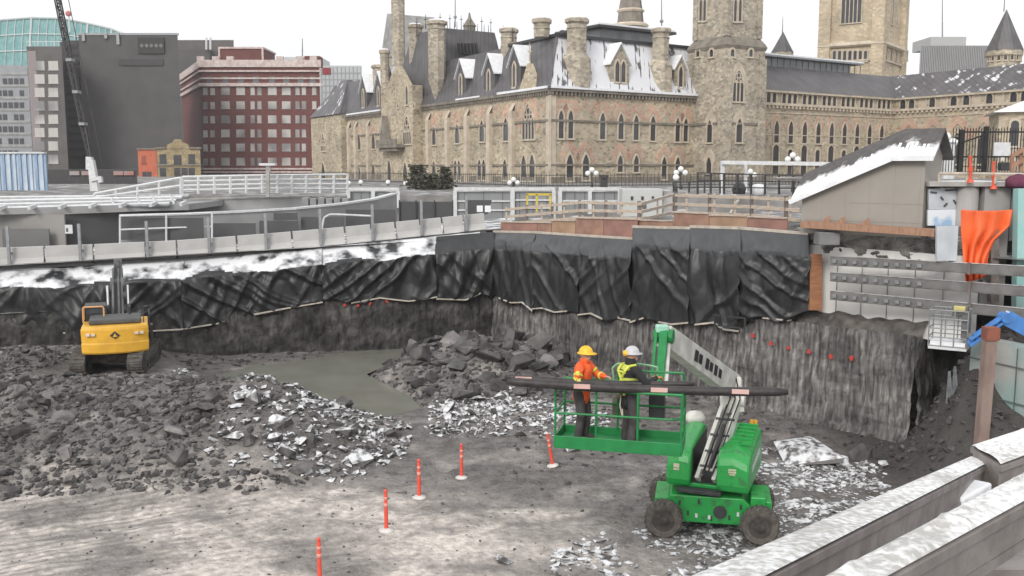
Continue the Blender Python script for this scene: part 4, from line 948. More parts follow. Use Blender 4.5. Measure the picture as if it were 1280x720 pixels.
# block with windows left of the tower
t, a, b = citybox('office_block', 'grey brown office block with two columns of pale windows left of the dark tower', 33, 77, 58, 222, 12, CLADM)
rects(t, 0, 0, 2.2, 1.9, 222, (50, 67), [87 + 16.7 * i for i in range(8)])
m = MB(); m.bx(a.x + .1, a.x + 2, 221.96, 221.999, ZG, a.z - 1); m.build('end_strip', mat('mauve_cladding', (.27, .235, .235), rough=.8), t)
m = MB(); m.path([(a.x, 222.3, a.z + 1.1), (b.x, 222.3, a.z + 1.1)], .08); [m.tube((a.x + k * .9, 222.3, a.z), (a.x + k * .9, 222.3, a.z + 1.1), .06, n=5) for k in range(9)]; m.build('roof_rail', WHITEMETAL, t)
# far left office
LG = mat('pale_office', (.30, .31, .33), (.25, .26, .28), scale=.6, rough=.7)
t, a, b = citybox('grey_office', 'pale grey office with dark ribbon windows at the left edge', -60, 34, 82, 262, 30, LG)
m = MB()
for i in range(7):
    for j in range(12):
        if (i * 5 + j * 3) % 7 == 0: continue
        q = P(-50 + j * 7.0, 98 + i * 15, 262); m.bx(q.x - .55, q.x + .6, 261.9, 261.995, q.z - 1.5, q.z)
m.build('window_band', GLASS, t)
m = MB()
for i in range(7): q = P(0, 92 + i * 15, 262); m.bx(a.x, b.x, 261.8, 261.99, q.z - .3, q.z + .1)
m.build('ledge', CONC, t)
# glass barrel roof
GT = mat('green_glass', (.10, .25, .25), (.17, .33, .33), scale=.6, rough=.55, spec=.2)
gt = thing('glass_dome', 'curved pale green glass atrium roof with white ribs behind the towers', 'glass roof', (P(60, 80, 420).x, 420, ZG))
dm = MB(); dr = MB(); Yd = 420
prof = [(-140, 60), (-80, 40), (-40, 30), (0, 25), (40, 22), (80, 23), (110, 29), (140, 36), (166, 47), (184, 60)]
top = [P(x, y, Yd) for x, y in prof]
rows_ = 5
def dpt(i, k):
    p = top[i]; t = k / rows_; zb = ZG + 30; return Vector((p.x, Yd - 6 * math.sin(t * math.pi / 2), p.z + (zb - p.z) * t))
dm.add([dpt(i, k) for k in range(rows_ + 1) for i in range(len(top))] , [(k * len(top) + i, k * len(top) + i + 1, (k + 1) * len(top) + i + 1, (k + 1) * len(top) + i) for k in range(rows_) for i in range(len(top) - 1)])
dm.build('glass', GT, gt, fix=False)
for k in range(rows_ + 1):
    for i in range(len(top) - 1): dr.tube(dpt(i, k) - Vector((0, .3, 0)), dpt(i + 1, k) - Vector((0, .3, 0)), .55 if k == 0 else .25, n=6)
for i in range(len(top) - 1):
    for s_ in (0, .25, .5, .75):
        for k in range(rows_): dr.tube(dpt(i, k).lerp(dpt(i + 1, k), s_) - Vector((0, .3, 0)), dpt(i, k + 1).lerp(dpt(i + 1, k + 1), s_) - Vector((0, .3, 0)), .42 if s_ == 0 else .16, n=5)
dr.build('rib', mat('pale_rib', (.55, .60, .60), rough=.5), gt)
m = MB(); m.bx(top[0].x, P(38, 60, Yd).x, Yd - 9, Yd + 20, ZG, P(0, 84, Yd).z); m.build('wall', LG, gt)
t = thing('rooftop_ball', 'small faded red ball on a thin mast above the glass roof', 'mast', P(86, 22, 400))
m = MB(); m.tube(P(87, 40, 400), P(86, 16, 400), .3, n=6); m.build('mast', WHITEMETAL, t); m = MB(); q = P(85.5, 17, 400); m.lathe([(.2, -1.2), (1.0, -.7), (1.2, 0), (1.0, .7), (.2, 1.2)], q, 12); m.build('ball', mat('faded_red', (.55, .16, .15)), t)
# bank and orange building
BK = stonemat('bank_stone', [(.36, .29, .17), (.30, .24, .14), (.40, .33, .21)], 1.2, (.24, .2, .13))
t = thing('stone_bank', 'small ochre stone building with a curved gable below the red brick hotel', 'building', (P(222, 200, 205).x, 205, ZG))
m = MB(); a = P(196, 186, 205); b = P(250, 186, 205); m.prism([(a.x, 205, ZG - .5), (b.x, 205, ZG - .5), (b.x, 205, a.z), (a.x, 205, a.z)], (b.x / 205 * 15, 15, 0))
cc = P(222, 186, 205); zt = P(222, 174, 205).z
m.prism([(cc.x - 2.4, 204.9, cc.z), (cc.x + 2.4, 204.9, cc.z), (cc.x + 2.1, 204.9, cc.z + .9), (cc.x + 1.0, 204.9, cc.z + 1.3), (cc.x + .6, 204.9, zt), (cc.x - .6, 204.9, zt), (cc.x - 1.0, 204.9, cc.z + 1.3), (cc.x - 2.1, 204.9, cc.z + .9)], (0, 1, 0)); m.build('wall', BK, t)
m = MB(); m.bx(a.x - .2, cc.x - 2.45, 204.6, 205.5, a.z + .003, a.z + .35); m.bx(cc.x + 2.45, b.x + .2, 204.6, 205.5, a.z + .003, a.z + .35); q = P(0, 207, 205).z; m.bx(a.x - .1, b.x + .1, 204.75, 204.995, q, q + .3); m.build('cornice', TRIMD, t)
rects(t, 0, 0, 1.4, 1.9, 205, (204, 240), (204, ), matl=GLASS); rects(t, 0, 0, 1.5, 1.9, 204.85, (222,), (205,), matl=GLASS); rects(t, 0, 0, 1.3, 1.9, 205, (204, 222, 231, 240), (221,), matl=GLASS)
ORB = mat('orange_brick', (.50, .15, .085), (.42, .12, .07), scale=1, rough=.9)
t, a, b = citybox('orange_building', 'narrow bright orange brick building left of the ochre stone bank', 172, 195.5, 187, 206, 14, ORB)
rects(t, 0, 0, .9, 1.6, 206, (180,), (204, ), matl=mat('orange_shutter', (.30, .09, .06)), split=False); rects(t, 0, 0, .9, 1.6, 206, (181, 187), (224,), matl=GLASS, split=False)
m = MB(); m.bx(a.x - .1, b.x + .1, 205.7, 206.5, a.z + .003, a.z + .3); m.build('cornice', TRIMD, t)
# pale building behind hotel
PB = mat('pale_tower', (.46, .48, .48), (.40, .42, .43), scale=.5, rough=.6)
t, a, b = citybox('pale_office', 'pale grey office tower between the brick hotel and the gothic building', 344, 452, 82, 330, 30, PB)
m = MB(); q = P(344, 70, 331); q2 = P(399, 70, 331); m.bx(q.x, q2.x, 334, 350, a.z - 2, q.z); m.build('upper_block', PB, t)
m = MB(); q = P(403, 93, 329.7); m.bx(q.x, q.x + 2.8, 329.7, 329.99, q.z, q.z + 2.2); m.build('red_panel', mat('dark_red', (.25, .03, .04)), t)
m = MB()
for i in range(12): q = P(0, 92 + i * 8, 330); m.bx(P(401, 0, 330).x, b.x, 329.85, 329.995, q.z, q.z + .35)
for i in range(11): q = P(401 + i * 5, 90, 330); m.bx(q.x, q.x + .3, 329.8, 329.993, ZG, a.z - .5)
m.build('facade_grid', mat('grid_grey', (.32, .34, .36), rough=.4), t)
# modern slab on the right
t, a, b = citybox('ribbed_office', 'distant grey office slab with vertical ribs beside the clock tower', 1151, 1236, 57, 330, 25, mat('ribbed_grey', (.20, .20, .205), rough=.7))
m = MB()
for i in range(40): x = a.x + (b.x - a.x) * i / 39; m.bx(x - .12, x + .12, 329.5, 329.99, ZG, a.z)
m.build('rib', mat('rib_grey', (.36, .36, .365)), t)
m = MB(); q0 = P(1163, 57, 335); q1 = P(1208, 46, 335); m.bx(q0.x, q1.x, 335, 350, a.z - .1, q1.z); m.build('roof_block', mat('pale_block', (.42, .42, .42)), t)
t, a, b = citybox('blue_corrugated_hoarding', 'blue and white striped corrugated metal hoarding at the left edge', -60, 57, 191, 100, .3, None, cat='hoarding') if False else (None, None, None)
# ---------------------------------------------------------------- site edge: sheeting
TARP = mat('black_sheeting', (.022, .023, .025), (.015, .016, .017), scale=.8, rough=.48, spec=.55, bump=.25, bscale=2.5)
TARPS = mat('snowy_sheeting', (.022, .023, .025), (.015, .016, .017), scale=.8, rough=.36, spec=.55, snow=1, snow_n=.3, snow_th=.46, snow_scale=1.3, bump=.2, bscale=2.5)
TARP_LIT = mat('skylit_sheeting', (.055, .058, .062), (.034, .036, .039), scale=.8, rough=.42, spec=.5, bump=.25, bscale=2.5)  # lighter copy of the black sheeting: sky light on upward tops put into colour
BATTEN = mat('pale_batten', (.50, .45, .38), (.36, .32, .27), scale=4, rough=.8, snow=1, snow_n=.6, snow_th=.42, snow_scale=3)
def tarp(label, P0, P1, Q0, Q1, outn, seed, pins, mats_, berm=.9, bt=.28, sw=.32, group=None, top_batten=False, bot=True, mean=None):
    """P0..P1 upper edge, Q0..Q1 lower edge, cloth bulging along outn"""
    P0, P1, Q0, Q1 = (Vector(q) for q in (P0, P1, Q0, Q1)); outn = Vector((outn.x, outn.y, 0)).normalized()
    Ln = (P1 - P0).length; nu = max(60, int(Ln * 16)); nv = 64; r = random.Random(seed); ph = [r.uniform(0, 6.28) for _ in range(8)]
    def fn(u, v):
        top = P0.lerp(P1, u); bt_ = Q0.lerp(Q1, u); s = u * Ln
        bt_ = bt_ + Vector((0, 0, .22 * mn.noise(Vector((s * .7, seed, 0))) + .1 * math.sin(u * math.pi * len(pins) + ph[0])))
        if v < bt: k = v / bt; q = top.lerp(Vector((bt_.x, bt_.y, top.z - .75 - .15 * mn.noise(Vector((s * .5, seed, 2))))), k)
        else:
            k = (v - bt) / (1 - bt); a = Vector((bt_.x, bt_.y, top.z - .75 - .15 * mn.noise(Vector((s * .5, seed, 2))))); q = a.lerp(bt_, k)
        d = 0
        # folds fan out of every pinned point and sag between them
        h = (P0.z - Q0.z) * v
        for i, pu in enumerate(pins):
            dx = s - pu * Ln; rr = math.hypot(dx, h + .15); an = math.atan2(dx, h + .15); wgt = math.exp(-(dx / (Ln / len(pins) * .8)) ** 2)
            fq = an * 5.5 + ph[i % 8] + .9 * mn.noise(Vector((s * .5, h * .5, seed + i)))
            d += sw * .38 * wgt * (1 - abs(math.sin(fq))) ** 1.3 * min(rr / 1.2, 1)
        x2 = (s / Ln * len(pins)) % 1
        sg = 1 if seed % 2 else -1; a_ = s * .8 + sg * h * .95
        d += sw * .80 * (.55 + .9 * mn.noise(Vector((s * .35, h * .4, seed + 20)))) * max(0, 1 - 2.6 * abs(mn.noise(Vector((a_ * 1.05, h * .22, seed * 2.3))))) ** 1.5 * min(v * 6, 1) + sw * .45 * max(0, 1 - 3 * abs(mn.noise(Vector((s * 1.3 - sg * h * .5, h * .3, seed * 3.1))))) * min(v * 3, 1)
        d += sw * .35 * math.sin(math.pi * x2) * math.sin(math.pi * min(v * 1.1, 1)) * (.4 + .8 * abs(math.sin(h * 1.9 + 2.0 * (x2 - .5) ** 2 * 4 + ph[3])))
        d += sw * .55 * mn.noise(Vector((s * .45, h * .35, seed * 1.7))) + .07 * abs(mn.noise(Vector((s * 2.2, h * 1.0, seed)))) + .012 * mn.noise(Vector((s * 6, h * 3, seed)))
        edge = min(1, v * 6)
        q = q + outn * (d * edge * .85 + .10)
        q.z += .10 * mn.noise(Vector((s * .8, v * 3, seed + 9))) * edge
        return q
    m = MB(); m.smooth = True
    m.grid(fn, nu, nv)
    nu1 = nu
    if len(mats_) > 1:
        for f in range(len(m.f)):
            j = f // nu1; i = f % nu1
            if j / nv < bt * (.95 + .5 * mn.noise(Vector((i / nu1 * Ln * .35, seed, 5)))): m.m[f] = 1
    o = m.build('plastic_sheet', mats_, fix=False); tag(o, label, 'plastic sheet', group)
    sd = o.modifiers.new('solid', 'SOLIDIFY'); sd.thickness = .02
    if bot:
        b = MB(); n = 4; last = None
        for i in range(n):
            if (i + seed) % 4 == 1: continue
            u0, u1 = i / n, (i + 1) / n; p0 = fn(u0, .985) + outn * .05; p1 = fn(u1, .985) + outn * .05; b.bar(p0, p1, .05, .06)
        b.build('batten', BATTEN, o)
    if top_batten:
        b = MB(); b.bar(P0 + outn * .1 + Vector((0, 0, .03)), P1 + outn * .1 + Vector((0, 0, .03)), .10, .10); b.build('top_batten', BATTEN, o)
    return o
outL = -oL; outR = -oR
def Lpt(px, py, d=0):
    q, t = onL(px, py); return q + Vector((oL.x, oL.y, 0)) * d
def Rpt(px, py, d=0):
    q, t = onR(px, py); return q + Vector((oR.x, oR.y, 0)) * d
def tp(fnn, px, py, back):          # point on the line set back from the wall plane by 'back', seen at (px, py)
    if fnn == 'L': A, B, o_ = Vector((-26, 41.8)), CORN, oL
    else: A, B, o_ = CORN, RW_END, oR
    A = Vector(A) + o_ * back; B = Vector(B) + o_ * back
    t, z = px_on_line(px, py, A, B); q = A.lerp(B, t); return Vector((q.x, q.y, z))
segsL = [(-70, 231, 341, 326, 428, 411, 'leftmost black sheet on the far wall, hanging behind the yellow excavator', 11, [.04, .36, .66, .97]),
         (230, 403, 326, 309, 411, 377, 'black sheet with snowy upper edge hanging between the excavator and the stacked pond rocks', 12, [.02, .33, .66, .98]),
         (402, 545, 309, 296, 377, 374, 'deeply swagged black sheet above the pond', 13, [.02, .35, .7, .98]),
         (544, 617, 296, 290, 375, 371, 'narrow black sheet left of the inner corner of the pit', 14, [.05, .5, .95])]
for x0, x1, t0, t1, b0, b1, lab, sd_, pins in segsL:
    tarp(lab, tp('L', x0, t0, 1.0), tp('L', x1, t1, .9), tp('L', x0, b0, 0), tp('L', x1, b1, 0), outL, sd_, pins, [TARP, TARPS if x0 < 500 else TARP], bt=.17 if x0 > 200 else .13, sw=.42, group='black sheets on the far wall')
segsR = [(619, 672, 290, 291, 371, 386, 'black sheet just right of the inner corner of the pit', 21, [.02, .5, .98], .34),
         (671, 729, 291, 295, 386, 393, 'second black sheet from the inner corner on the right wall, under brown plywood', 22, [.03, .5, .97], .30),
         (728, 794, 295, 299, 393, 401, 'black sheet below the lowest brown plywood panel on the right wall', 23, [.03, .4, .98], .22),
         (793, 866, 284, 286, 401, 406, 'tall black sheet with diagonal folds where the top edge steps up', 24, [.03, .5, .98], .20),
         (865, 928, 284, 286, 406, 410, 'black sheet with a top half coloured as sky lit, left of the last sheet', 25, [.05, .55, .95], .20),
         (927, 1013, 286, 293, 408, 392, 'rightmost black sheet ending at the orange brown post', 26, [.02, .5, .98], .18)]
for x0, x1, t0, t1, b0, b1, lab, sd_, pins, bt in segsR:
    tarp(lab, tp('R', x0, t0, .75), tp('R', x1, t1, .75), tp('R', x0, b0, 0), tp('R', x1, b1, 0), outR, sd_, pins, [TARP, TARP_LIT], bt=bt, sw=.30, group='black sheets on the right wall', top_batten=True, bot=x0 < 900)
# loose frame and planks lying at the foot of the last sheet
o = MB(); a, b = Rpt(905, 394, -.5), Rpt(942, 409, -.5); c_ = Rpt(942, 396, -.5); d_ = Rpt(905, 405, -.5)
o.bar(c_, b, .05); o.bar(Rpt(903, 392, -.5), c_, .05); o.bar(d_, b, .05); o.bar(Rpt(903, 392, -.5), d_, .05); tag(o.build('sheet_frame', DARKMETAL), 'thin dark frame hanging below the rightmost black sheet', 'frame')
m = MB(); m.bar(Rpt(957, 397, -.1), Rpt(990, 400, -.1), .16, .05); tag(m.build('loose_plank', BATTEN), 'short pale plank lying on the rock ledge beside the rightmost sheet', 'plank')
m = MB(); p0 = tp('R', 1019, 318, .25); p1 = tp('R', 1019, 388, .0); m.bar(p0, p1, .42, .18, up=(0, 1, 0)); tag(m.build('timber_post', mat('orange_timber', (.33, .15, .075), (.22, .10, .05), scale=3, stretch=(1, 1, 6), rough=.8)), 'orange brown upright timber at the right end of the black sheets', 'post')

# ---------------------------------------------------------------- concrete barriers and fence posts along the left edge
BARR = mat('barrier_concrete', (.46, .455, .44), (.36, .355, .35), scale=1.2, rough=.85, bump=.15, snow=1, snow_n=.85, snow_th=.3)
segx = [(-62, 0), (1, 57), (58, 118), (119, 183), (184, 222), (223, 262), (263, 297), (298, 333), (334, 366), (367, 401), (402, 432), (433, 465), (466, 495), (496, 526), (527, 553), (554, 580), (581, 607)]
def ybar(px):       # bottom of the row in the photograph
    K_ = [(-70, 334), (0, 331), (120, 326), (230, 320.5), (348, 311), (434, 303), (520, 294.5), (607, 285.5), (700, 276)]
    for (a, b), (c_, d_) in zip(K_, K_[1:]):
        if px <= c_: return b + (d_ - b) * (px - a) / (c_ - a)
    return K_[-1][1]
proto = None
for i, (x0, x1) in enumerate(segx):
    a = tp('L', x0, ybar(x0), 1.6); b = tp('L', x1, ybar(x1), 1.6); Ln = (b - a).length
    nm = 'leftmost' if i == 0 else ('last' if i == len(segx) - 1 else ORD[i])
    lab = '%s pale concrete barrier counting from the left in the row above the black sheets' % nm
    if proto is None:
        m = MB(); pr_ = [(-.30, -.3), (.30, -.3), (.27, .08), (.12, .36), (.09, .86), (-.09, .86), (-.12, .36), (-.27, .08)]
        m.prism([(-.5, y, z) for y, z in pr_], (1, 0, 0)); me = m.mesh('concrete_barrier', BARR); proto = me
    o = bpy.data.objects.new('concrete_barrier', proto); C.objects.link(o); o.location = a.lerp(b, .5) + Vector((0, 0, -.08)); o.rotation_euler = (0, -math.atan2(b.z - a.z, (b - a).to_2d().length), math.atan2(b.y - a.y, b.x - a.x)); o.scale = (Ln - .06, 1, 1)
    tag(o, lab, 'barrier', 'concrete barriers along the far edge')
for i, px in enumerate((12, 101, 185, 262, 333, 401, 466, 527, 583)):
    a = tp('L', px, ybar(px), 1.25); m = MB(); m.bar(a, a + Vector((0, 0, 1.75)), .13, .09, up=(0, 1, 0)); m.bar(a + Vector((0, .1, .5)), a + Vector((0, .35, .5)), .08)
    tag(m.build('fence_post', GREYMETAL), '%s upright grey post from the left bolted to the row of barriers' % ORD[i], 'post', 'posts on the barrier row')
# snow verge between barriers and sheets
m = MB(); 
def fn(u, v):
    px = -60 + 660 * u; tt_ = ybar(px) + 5; q = tp('L', px, ybar(px) - 1, 1.75).lerp(tp('L', px, tt_ + 3, .7), v); q.z += .05 * mn.noise(q * 1.3); return q
m.smooth = True; m.grid(fn, 120, 6); struct(m.build('snow_verge', SNOW, fix=False))
# low terrain behind barriers follows the ramp
RAMPM = mat('ramp_asphalt', (.17, .17, .17), (.11, .11, .11), scale=1, rough=.9, snow=1, snow_n=.7, snow_th=.52)
m = MB()
def fn(u, v):
    px = -60 + 700 * u; q = tp('L', px, min(ybar(px), 400), 1.1 + v * 9.0); z0 = tp('L', px, ybar(px), 1.6).z; q.z = z0 - .03; return q
m.grid(fn, 40, 4); struct(m.build('site_road', RAMPM, fix=False))

# ---------------------------------------------------------------- curved ramp walls, deck, rails at left rear
CW = mat('smooth_concrete', (.30, .30, .30), (.24, .24, .24), scale=.6, rough=.8)
HOARD = mat('charcoal_hoarding', (.075, .075, .078), (.058, .058, .06), scale=.5, rough=.6)
HOARD2 = mat('mid_grey_hoarding', (.15, .15, .15), (.12, .12, .12), scale=.5, rough=.7)
def ribbon(pts, thick, ztop_add=0):       # wall through (px, ytop, Y) points down to z
    m = MB(); return m
def wallpath(name, label, cat, pts, zb, th, matl, coping=None, cname='coping'):
    t = thing(name, label, cat, P(*pts[len(pts) // 2]) * 1.0)
    m = MB(); tops = [P(*q) for q in pts]
    for a, b in zip(tops, tops[1:]):
        d = Vector((b.x - a.x, b.y - a.y, 0)).normalized(); n_ = Vector((-d.y, d.x, 0)) * th
        m.loft([[a, a + n_, Vector((a.x + n_.x, a.y + n_.y, zb)), Vector((a.x, a.y, zb))], [b, b + n_, Vector((b.x + n_.x, b.y + n_.y, zb)), Vector((b.x, b.y, zb))]])
    m.build('wall', matl, t)
    if coping:
        c_ = MB()
        for a, b in zip(tops, tops[1:]):
            d = Vector((b.x - a.x, b.y - a.y, 0)).normalized(); n_ = Vector((-d.y, d.x, 0)) * th * .5
            c_.bar(a + n_ + Vector((0, 0, .06)), b + n_ + Vector((0, 0, .06)), th + .15, .11)
        c_.build(cname, coping, t)
    return t
t = wallpath('curved_ramp_wall', 'long curved grey ramp wall topped by a white line behind the barriers', 'wall', [(150, 271, 49.5), (230, 269, 51), (300, 266, 53), (370, 262, 55), (430, 256, 58), (470, 250, 61), (496, 243, 66)], 4.6, .3, CW, WHITEMETAL)
# darker mesh panels hung on the wall
m = MB()
for (x0, x1, y0, y1, Y) in ((150, 255, 272, 300, 49.2), (262, 320, 279, 303, 51.0), (324, 373, 276, 300, 53), (342, 372, 266, 275, 54), (376, 430, 271, 293, 54.6), (432, 495, 262, 290, 57)):
    a = P(x0, y0, Y); b = P(x1, y1, Y - .0); m.bx(a.x, b.x, Y, Y + .04, min(a.z, b.z), max(a.z, b.z))
m.build('hoarding_panel', HOARD, t)
wallpath('upper_ramp_wall', 'second grey ramp wall beneath the long white pipe railings', 'wall', [(205, 252, 62), (260, 250, 62.5), (330, 248, 63.5), (375, 247, 64.5), (434, 246, 66)], 5.2, .4, mat('light_ramp', (.36, .36, .36), (.30, .30, .30), scale=.5, rough=.8), CONC)
# storage lockers on it
t = thing('equipment_lockers', 'row of small grey lockers standing on the upper ramp wall', 'locker', P(405, 262, 60))
m = MB()
for i, px in enumerate((377, 387, 397, 407, 417, 427)):
    a = P(px, 247 + (i % 2), 61); b = P(px + 8.5, 257, 61); m.bx(a.x, b.x, 61, 61.8, b.z - .4, a.z)
m.build('door', mat('locker_grey', (.25, .255, .26), (.20, .20, .21), rough=.6), t, bevel=.03)
m = MB(); a = P(376, 258, 61); b = P(436, 258, 61); m.bx(a.x, b.x, 60.8, 62, a.z - .5, a.z - .2); m.build('shelf', CONC, t)
# white pipe railings
def railing(name, label, pts, rails, n, matl, r=.06, post=.07, cat='railing', group=None):
    """pts: [(px, ytop, ybottom, Y)]"""
    t = thing(name, label, cat, P(pts[0][0], pts[0][2], pts[0][3]), 0, group)
    tops = [P(a, b, d) for a, b, c, d in pts]; bots = [P(a, c, d) for a, b, c, d in pts]
    m = MB()
    for i in range(len(pts) - 1):
        for k in range(rails):
            s = k / rails if rails > 1 else 0
            m.tube(tops[i].lerp(bots[i], s), tops[i + 1].lerp(bots[i + 1], s), r, n=6)
    m.build('rail', matl, t)
    L_ = [0]
    for a, b in zip(tops, tops[1:]): L_.append(L_[-1] + (b - a).length)
    for i in range(n):
        s = L_[-1] * i / (n - 1); k = max(j for j in range(len(L_)) if L_[j] <= s + 1e-6); k = min(k, len(pts) - 2); f = (s - L_[k]) / (L_[k + 1] - L_[k])
        a = tops[k].lerp(tops[k + 1], f); b = bots[k].lerp(bots[k + 1], f)
        q = MB(); q.tube(b, a, post, n=6); q.build('post', matl, t)
    return t
railing('pipe_railing', 'long white four bar pipe railing on the upper ramp wall', [(228, 221, 243, 62), (330, 219, 241, 62.5), (434, 218, 242, 66)], 4, 12, WHITEMETAL, .08, .1)
railing('pipe_railing', 'white pipe railing sloping up towards the orange building', [(118, 242, 252, 60), (226, 222, 242, 60)], 2, 5, WHITEMETAL, .08, .08)
t = thing('lamp_mast', 'short pale mast with a flat head rising from the middle of the pipe railings', 'mast', P(335, 246, 61.5)); m = MB(); m.bar(P(335, 246, 61.5), P(335, 210, 61.5), .22); m.build('pole', CONC, t); m = MB(); a = P(335, 205, 61.5); m.bx(a.x - .5, a.x + .5, 61.2, 61.8, a.z - .1, a.z + .05); m.bx(a.x - .12, a.x + .12, 61.4, 61.6, a.z - .45, a.z - .1); m.build('head', WHITEMETAL, t)
# deck with snowy pipes on the left
t = thing('elevated_deck', 'grey elevated deck edge carrying rows of snow covered pipes at the left', 'deck', P(60, 265, 52))
m = MB(); a = P(-70, 264, 52); b = P(236, 258, 56)
pa, pb = P(-70, 262, 52), P(236, 255, 56)
m.prism([pa, pb, pb + Vector((0, 7, 0)), pa + Vector((0, 7, 0))], (0, 0, -.35)); m.build('slab', CW, t)
for k, (y0, y1, Y0_, Y1_) in enumerate(((249, 246, 60, 61), (254, 248, 57.5, 59), (259, 252, 55, 57), (264, 256, 53, 55.5))):
    m = MB(); p0 = P(-70, y0, Y0_); p1 = P(236 - k * 8, y1 , Y1_); m.tube(p0, p1, .13, n=8); m.build('pipe', GREYMETAL, t)
    m = MB(); m.bar(p0 + Vector((0, 0, .12)), p1 + Vector((0, 0, .12)), .26, .09); m.build('pipe_snow', SNOW, t)
m = MB()
for i in range(8):
    q = P(-40 + i * 38, 262 - i * .9, 52 + i * .4); m.bar(q, q + Vector((0, .8, .1)), .16, .2); 
m.build('bracket', WHITEMETAL, t)
for px, py in ((139, 248), (171, 246), (190, 244), (212, 243)):
    m = MB(); q = P(px, py, 56); m.bar(q, q + Vector((.25, 0, -.55)), .13, .1); m.build('strut', WHITEMETAL, t)
wallpath('site_office_wall', 'beige grey panel wall under the elevated deck at the left', 'wall', [(-70, 267, 53.5), (80, 268, 53.5)], 4.2, .15, mat('beige_panel', (.27, .26, .25), (.23, .225, .215), scale=.5, rough=.8))
wallpath('charcoal_wall', 'dark charcoal wall under the elevated deck left of the fence', 'wall', [(80.5, 268, 54), (232, 262, 57)], 4.2, .15, HOARD)
t = thing('notice_board', 'white notice with text blocks on the dark wall under the deck', 'notice', P(87, 290, 53.3)); m = MB(); a = P(81, 281, 53.4); b = P(91, 292, 53.4); m.bx(a.x, b.x, 53.38, 53.42, b.z, a.z); m.build('sheet', WHITEMETAL, t); m = MB(); m.bx(a.x + .08, b.x - .25, 53.35, 53.378, b.z + .1, b.z + .3); m.build('text_block', HOARD, t)
m = MB(); a = P(2, 286, 53); b = P(62, 305, 53); m.bx(a.x, b.x, 53, 53.1, b.z - .6, a.z); a = P(75, 287, 53); tag(m.build('hoarding_panel', HOARD2), 'mid grey hoarding panel below the beige wall at the left edge', 'hoarding')
railing('wire_fence', 'tall wire fence panel with a white top tube behind the fifth barrier', [(150, 270, 304, 48.6), (205, 268, 302, 49), (265, 266, 300, 49.5)], 2, 3, WHITEMETAL, .045, .05)
railing('pipe_loop', 'bent white pipe guard beside the curved ramp wall', [(403, 282, 293, 47.8), (405, 272, 291, 47.8), (412, 268, 291, 47.8), (424, 268, 290, 47.9), (466, 270, 287, 48)], 1, 2, WHITEMETAL, .05, .04)
# blue and white corrugated hoarding
t = thing('corrugated_hoarding', 'blue and white corrugated metal hoarding at the left edge', 'hoarding', P(0, 242, 90))
for c_, nm in (((.50, .56, .62), 'pale_sheet'), ((.12, .24, .42), 'blue_sheet')):
    pass
m = MB(); a = P(-60, 192, 90); b = P(56, 192, 90); n = 34; zb = 6.0
mats2 = [mat('pale_blue_metal', (.52, .57, .62), (.36, .44, .54), scale=.6, rough=.5), mat('blue_metal', (.17, .27, .42), (.28, .38, .50), scale=.6, rough=.5)]
for i in range(n):
    x0 = a.x + (b.x - a.x) * i / n; x1 = a.x + (b.x - a.x) * (i + 1) / n; m.mi = 1 if (i % 3 == 0) else 0; dy = .12 if i % 2 else 0
    m.bx(x0, x1 - .002, 90 + dy, 90.3, zb, a.z)
m.build('sheet', mats2, t); m = MB(); m.bx(a.x, b.x, 89.9, 90.4, a.z + .003, a.z + .15); m.build('cap', WHITEMETAL, t)
# dark low building and vehicles behind: site shed dark
t, a, b = citybox('low_dark_building', 'low dark building between the striped hoarding and the orange building', 57.5, 171, 212, 120, 8, mat('dark_low', (.06, .058, .06), (.045, .043, .045), rough=.7))
m = MB()
for px in (92, 107, 147, 160): q = P(px, 219, 119.8); m.bx(q.x - .5, q.x + .7, 119.8, 119.99, q.z, q.z + .5)
m.build('sign_panel', mat('pink_grey', (.35, .16, .14), (.3, .3, .3), scale=.3), t)
# crane
LAT = mat('crane_dark', (.055, .05, .055), (.04, .038, .04), rough=.6)
t = thing('mobile_crane', 'dark lattice crane boom leaning out of the white mast at the left', 'crane', P(118, 243, 88))
a = P(113, 198, 88); b = P(66, -30, 92); m = MB(); d = (b - a).normalized(); r_ = d.cross(Vector((0, 1, 0))).normalized() * .20; u_ = Vector((0, .2, 0)); N_ = 34
for i in range(N_):
    p0 = a.lerp(b, i / N_); p1 = a.lerp(b, (i + 1) / N_)
    w0 = min(1, .35 + i * .12); w1 = min(1, .35 + (i + 1) * .12)
    for sx, sy in ((-1, -1), (1, -1), (1, 1), (-1, 1)): m.tube(p0 + r_ * sx * w0 + u_ * sy * w0, p1 + r_ * sx * w1 + u_ * sy * w1, .075, n=5)
    s_ = 1 if i % 2 else -1
    m.tube(p0 - r_ * s_ * w0 - u_ * w0, p1 + r_ * s_ * w1 - u_ * w1, .06, n=4); m.tube(p0 - r_ * s_ * w0 + u_ * w0, p1 + r_ * s_ * w1 + u_ * w1, .06, n=4)
m.build('lattice_boom', LAT, t)
for px, py in ((88, 75), (96, 115), (104, 155)): m = MB(); q = P(px, py, 88.6); m.box(q, (.5, .8, .25)); m.build('joint', GREYMETAL, t)
m = MB(); m.tube(a + Vector((.9, .6, -1.2)), b + Vector((1.0, 0, 0)), .04, n=5); m.build('cable', BLACK, t)
m = MB(); m.bar(P(120, 243, 88), P(114, 200, 88), .75, .6, up=(0, 1, 0), w2=.5, h2=.5); m.bar(P(112, 212, 88), P(112, 196, 88), .5, .5, up=(0, 1, 0)); m.bar(P(114, 225, 87.7), P(126, 222, 87.7), .3); m.bar(P(126, 228, 87.7), P(125, 221, 87.7), .35); m.build('mast', WHITEMETAL, t)
m = MB(); m.box(P(118, 243, 88) + Vector((0, 0, -.6)), (3, 4, 1.6)); m.build('carrier', WHITEMETAL, t, bevel=.1)

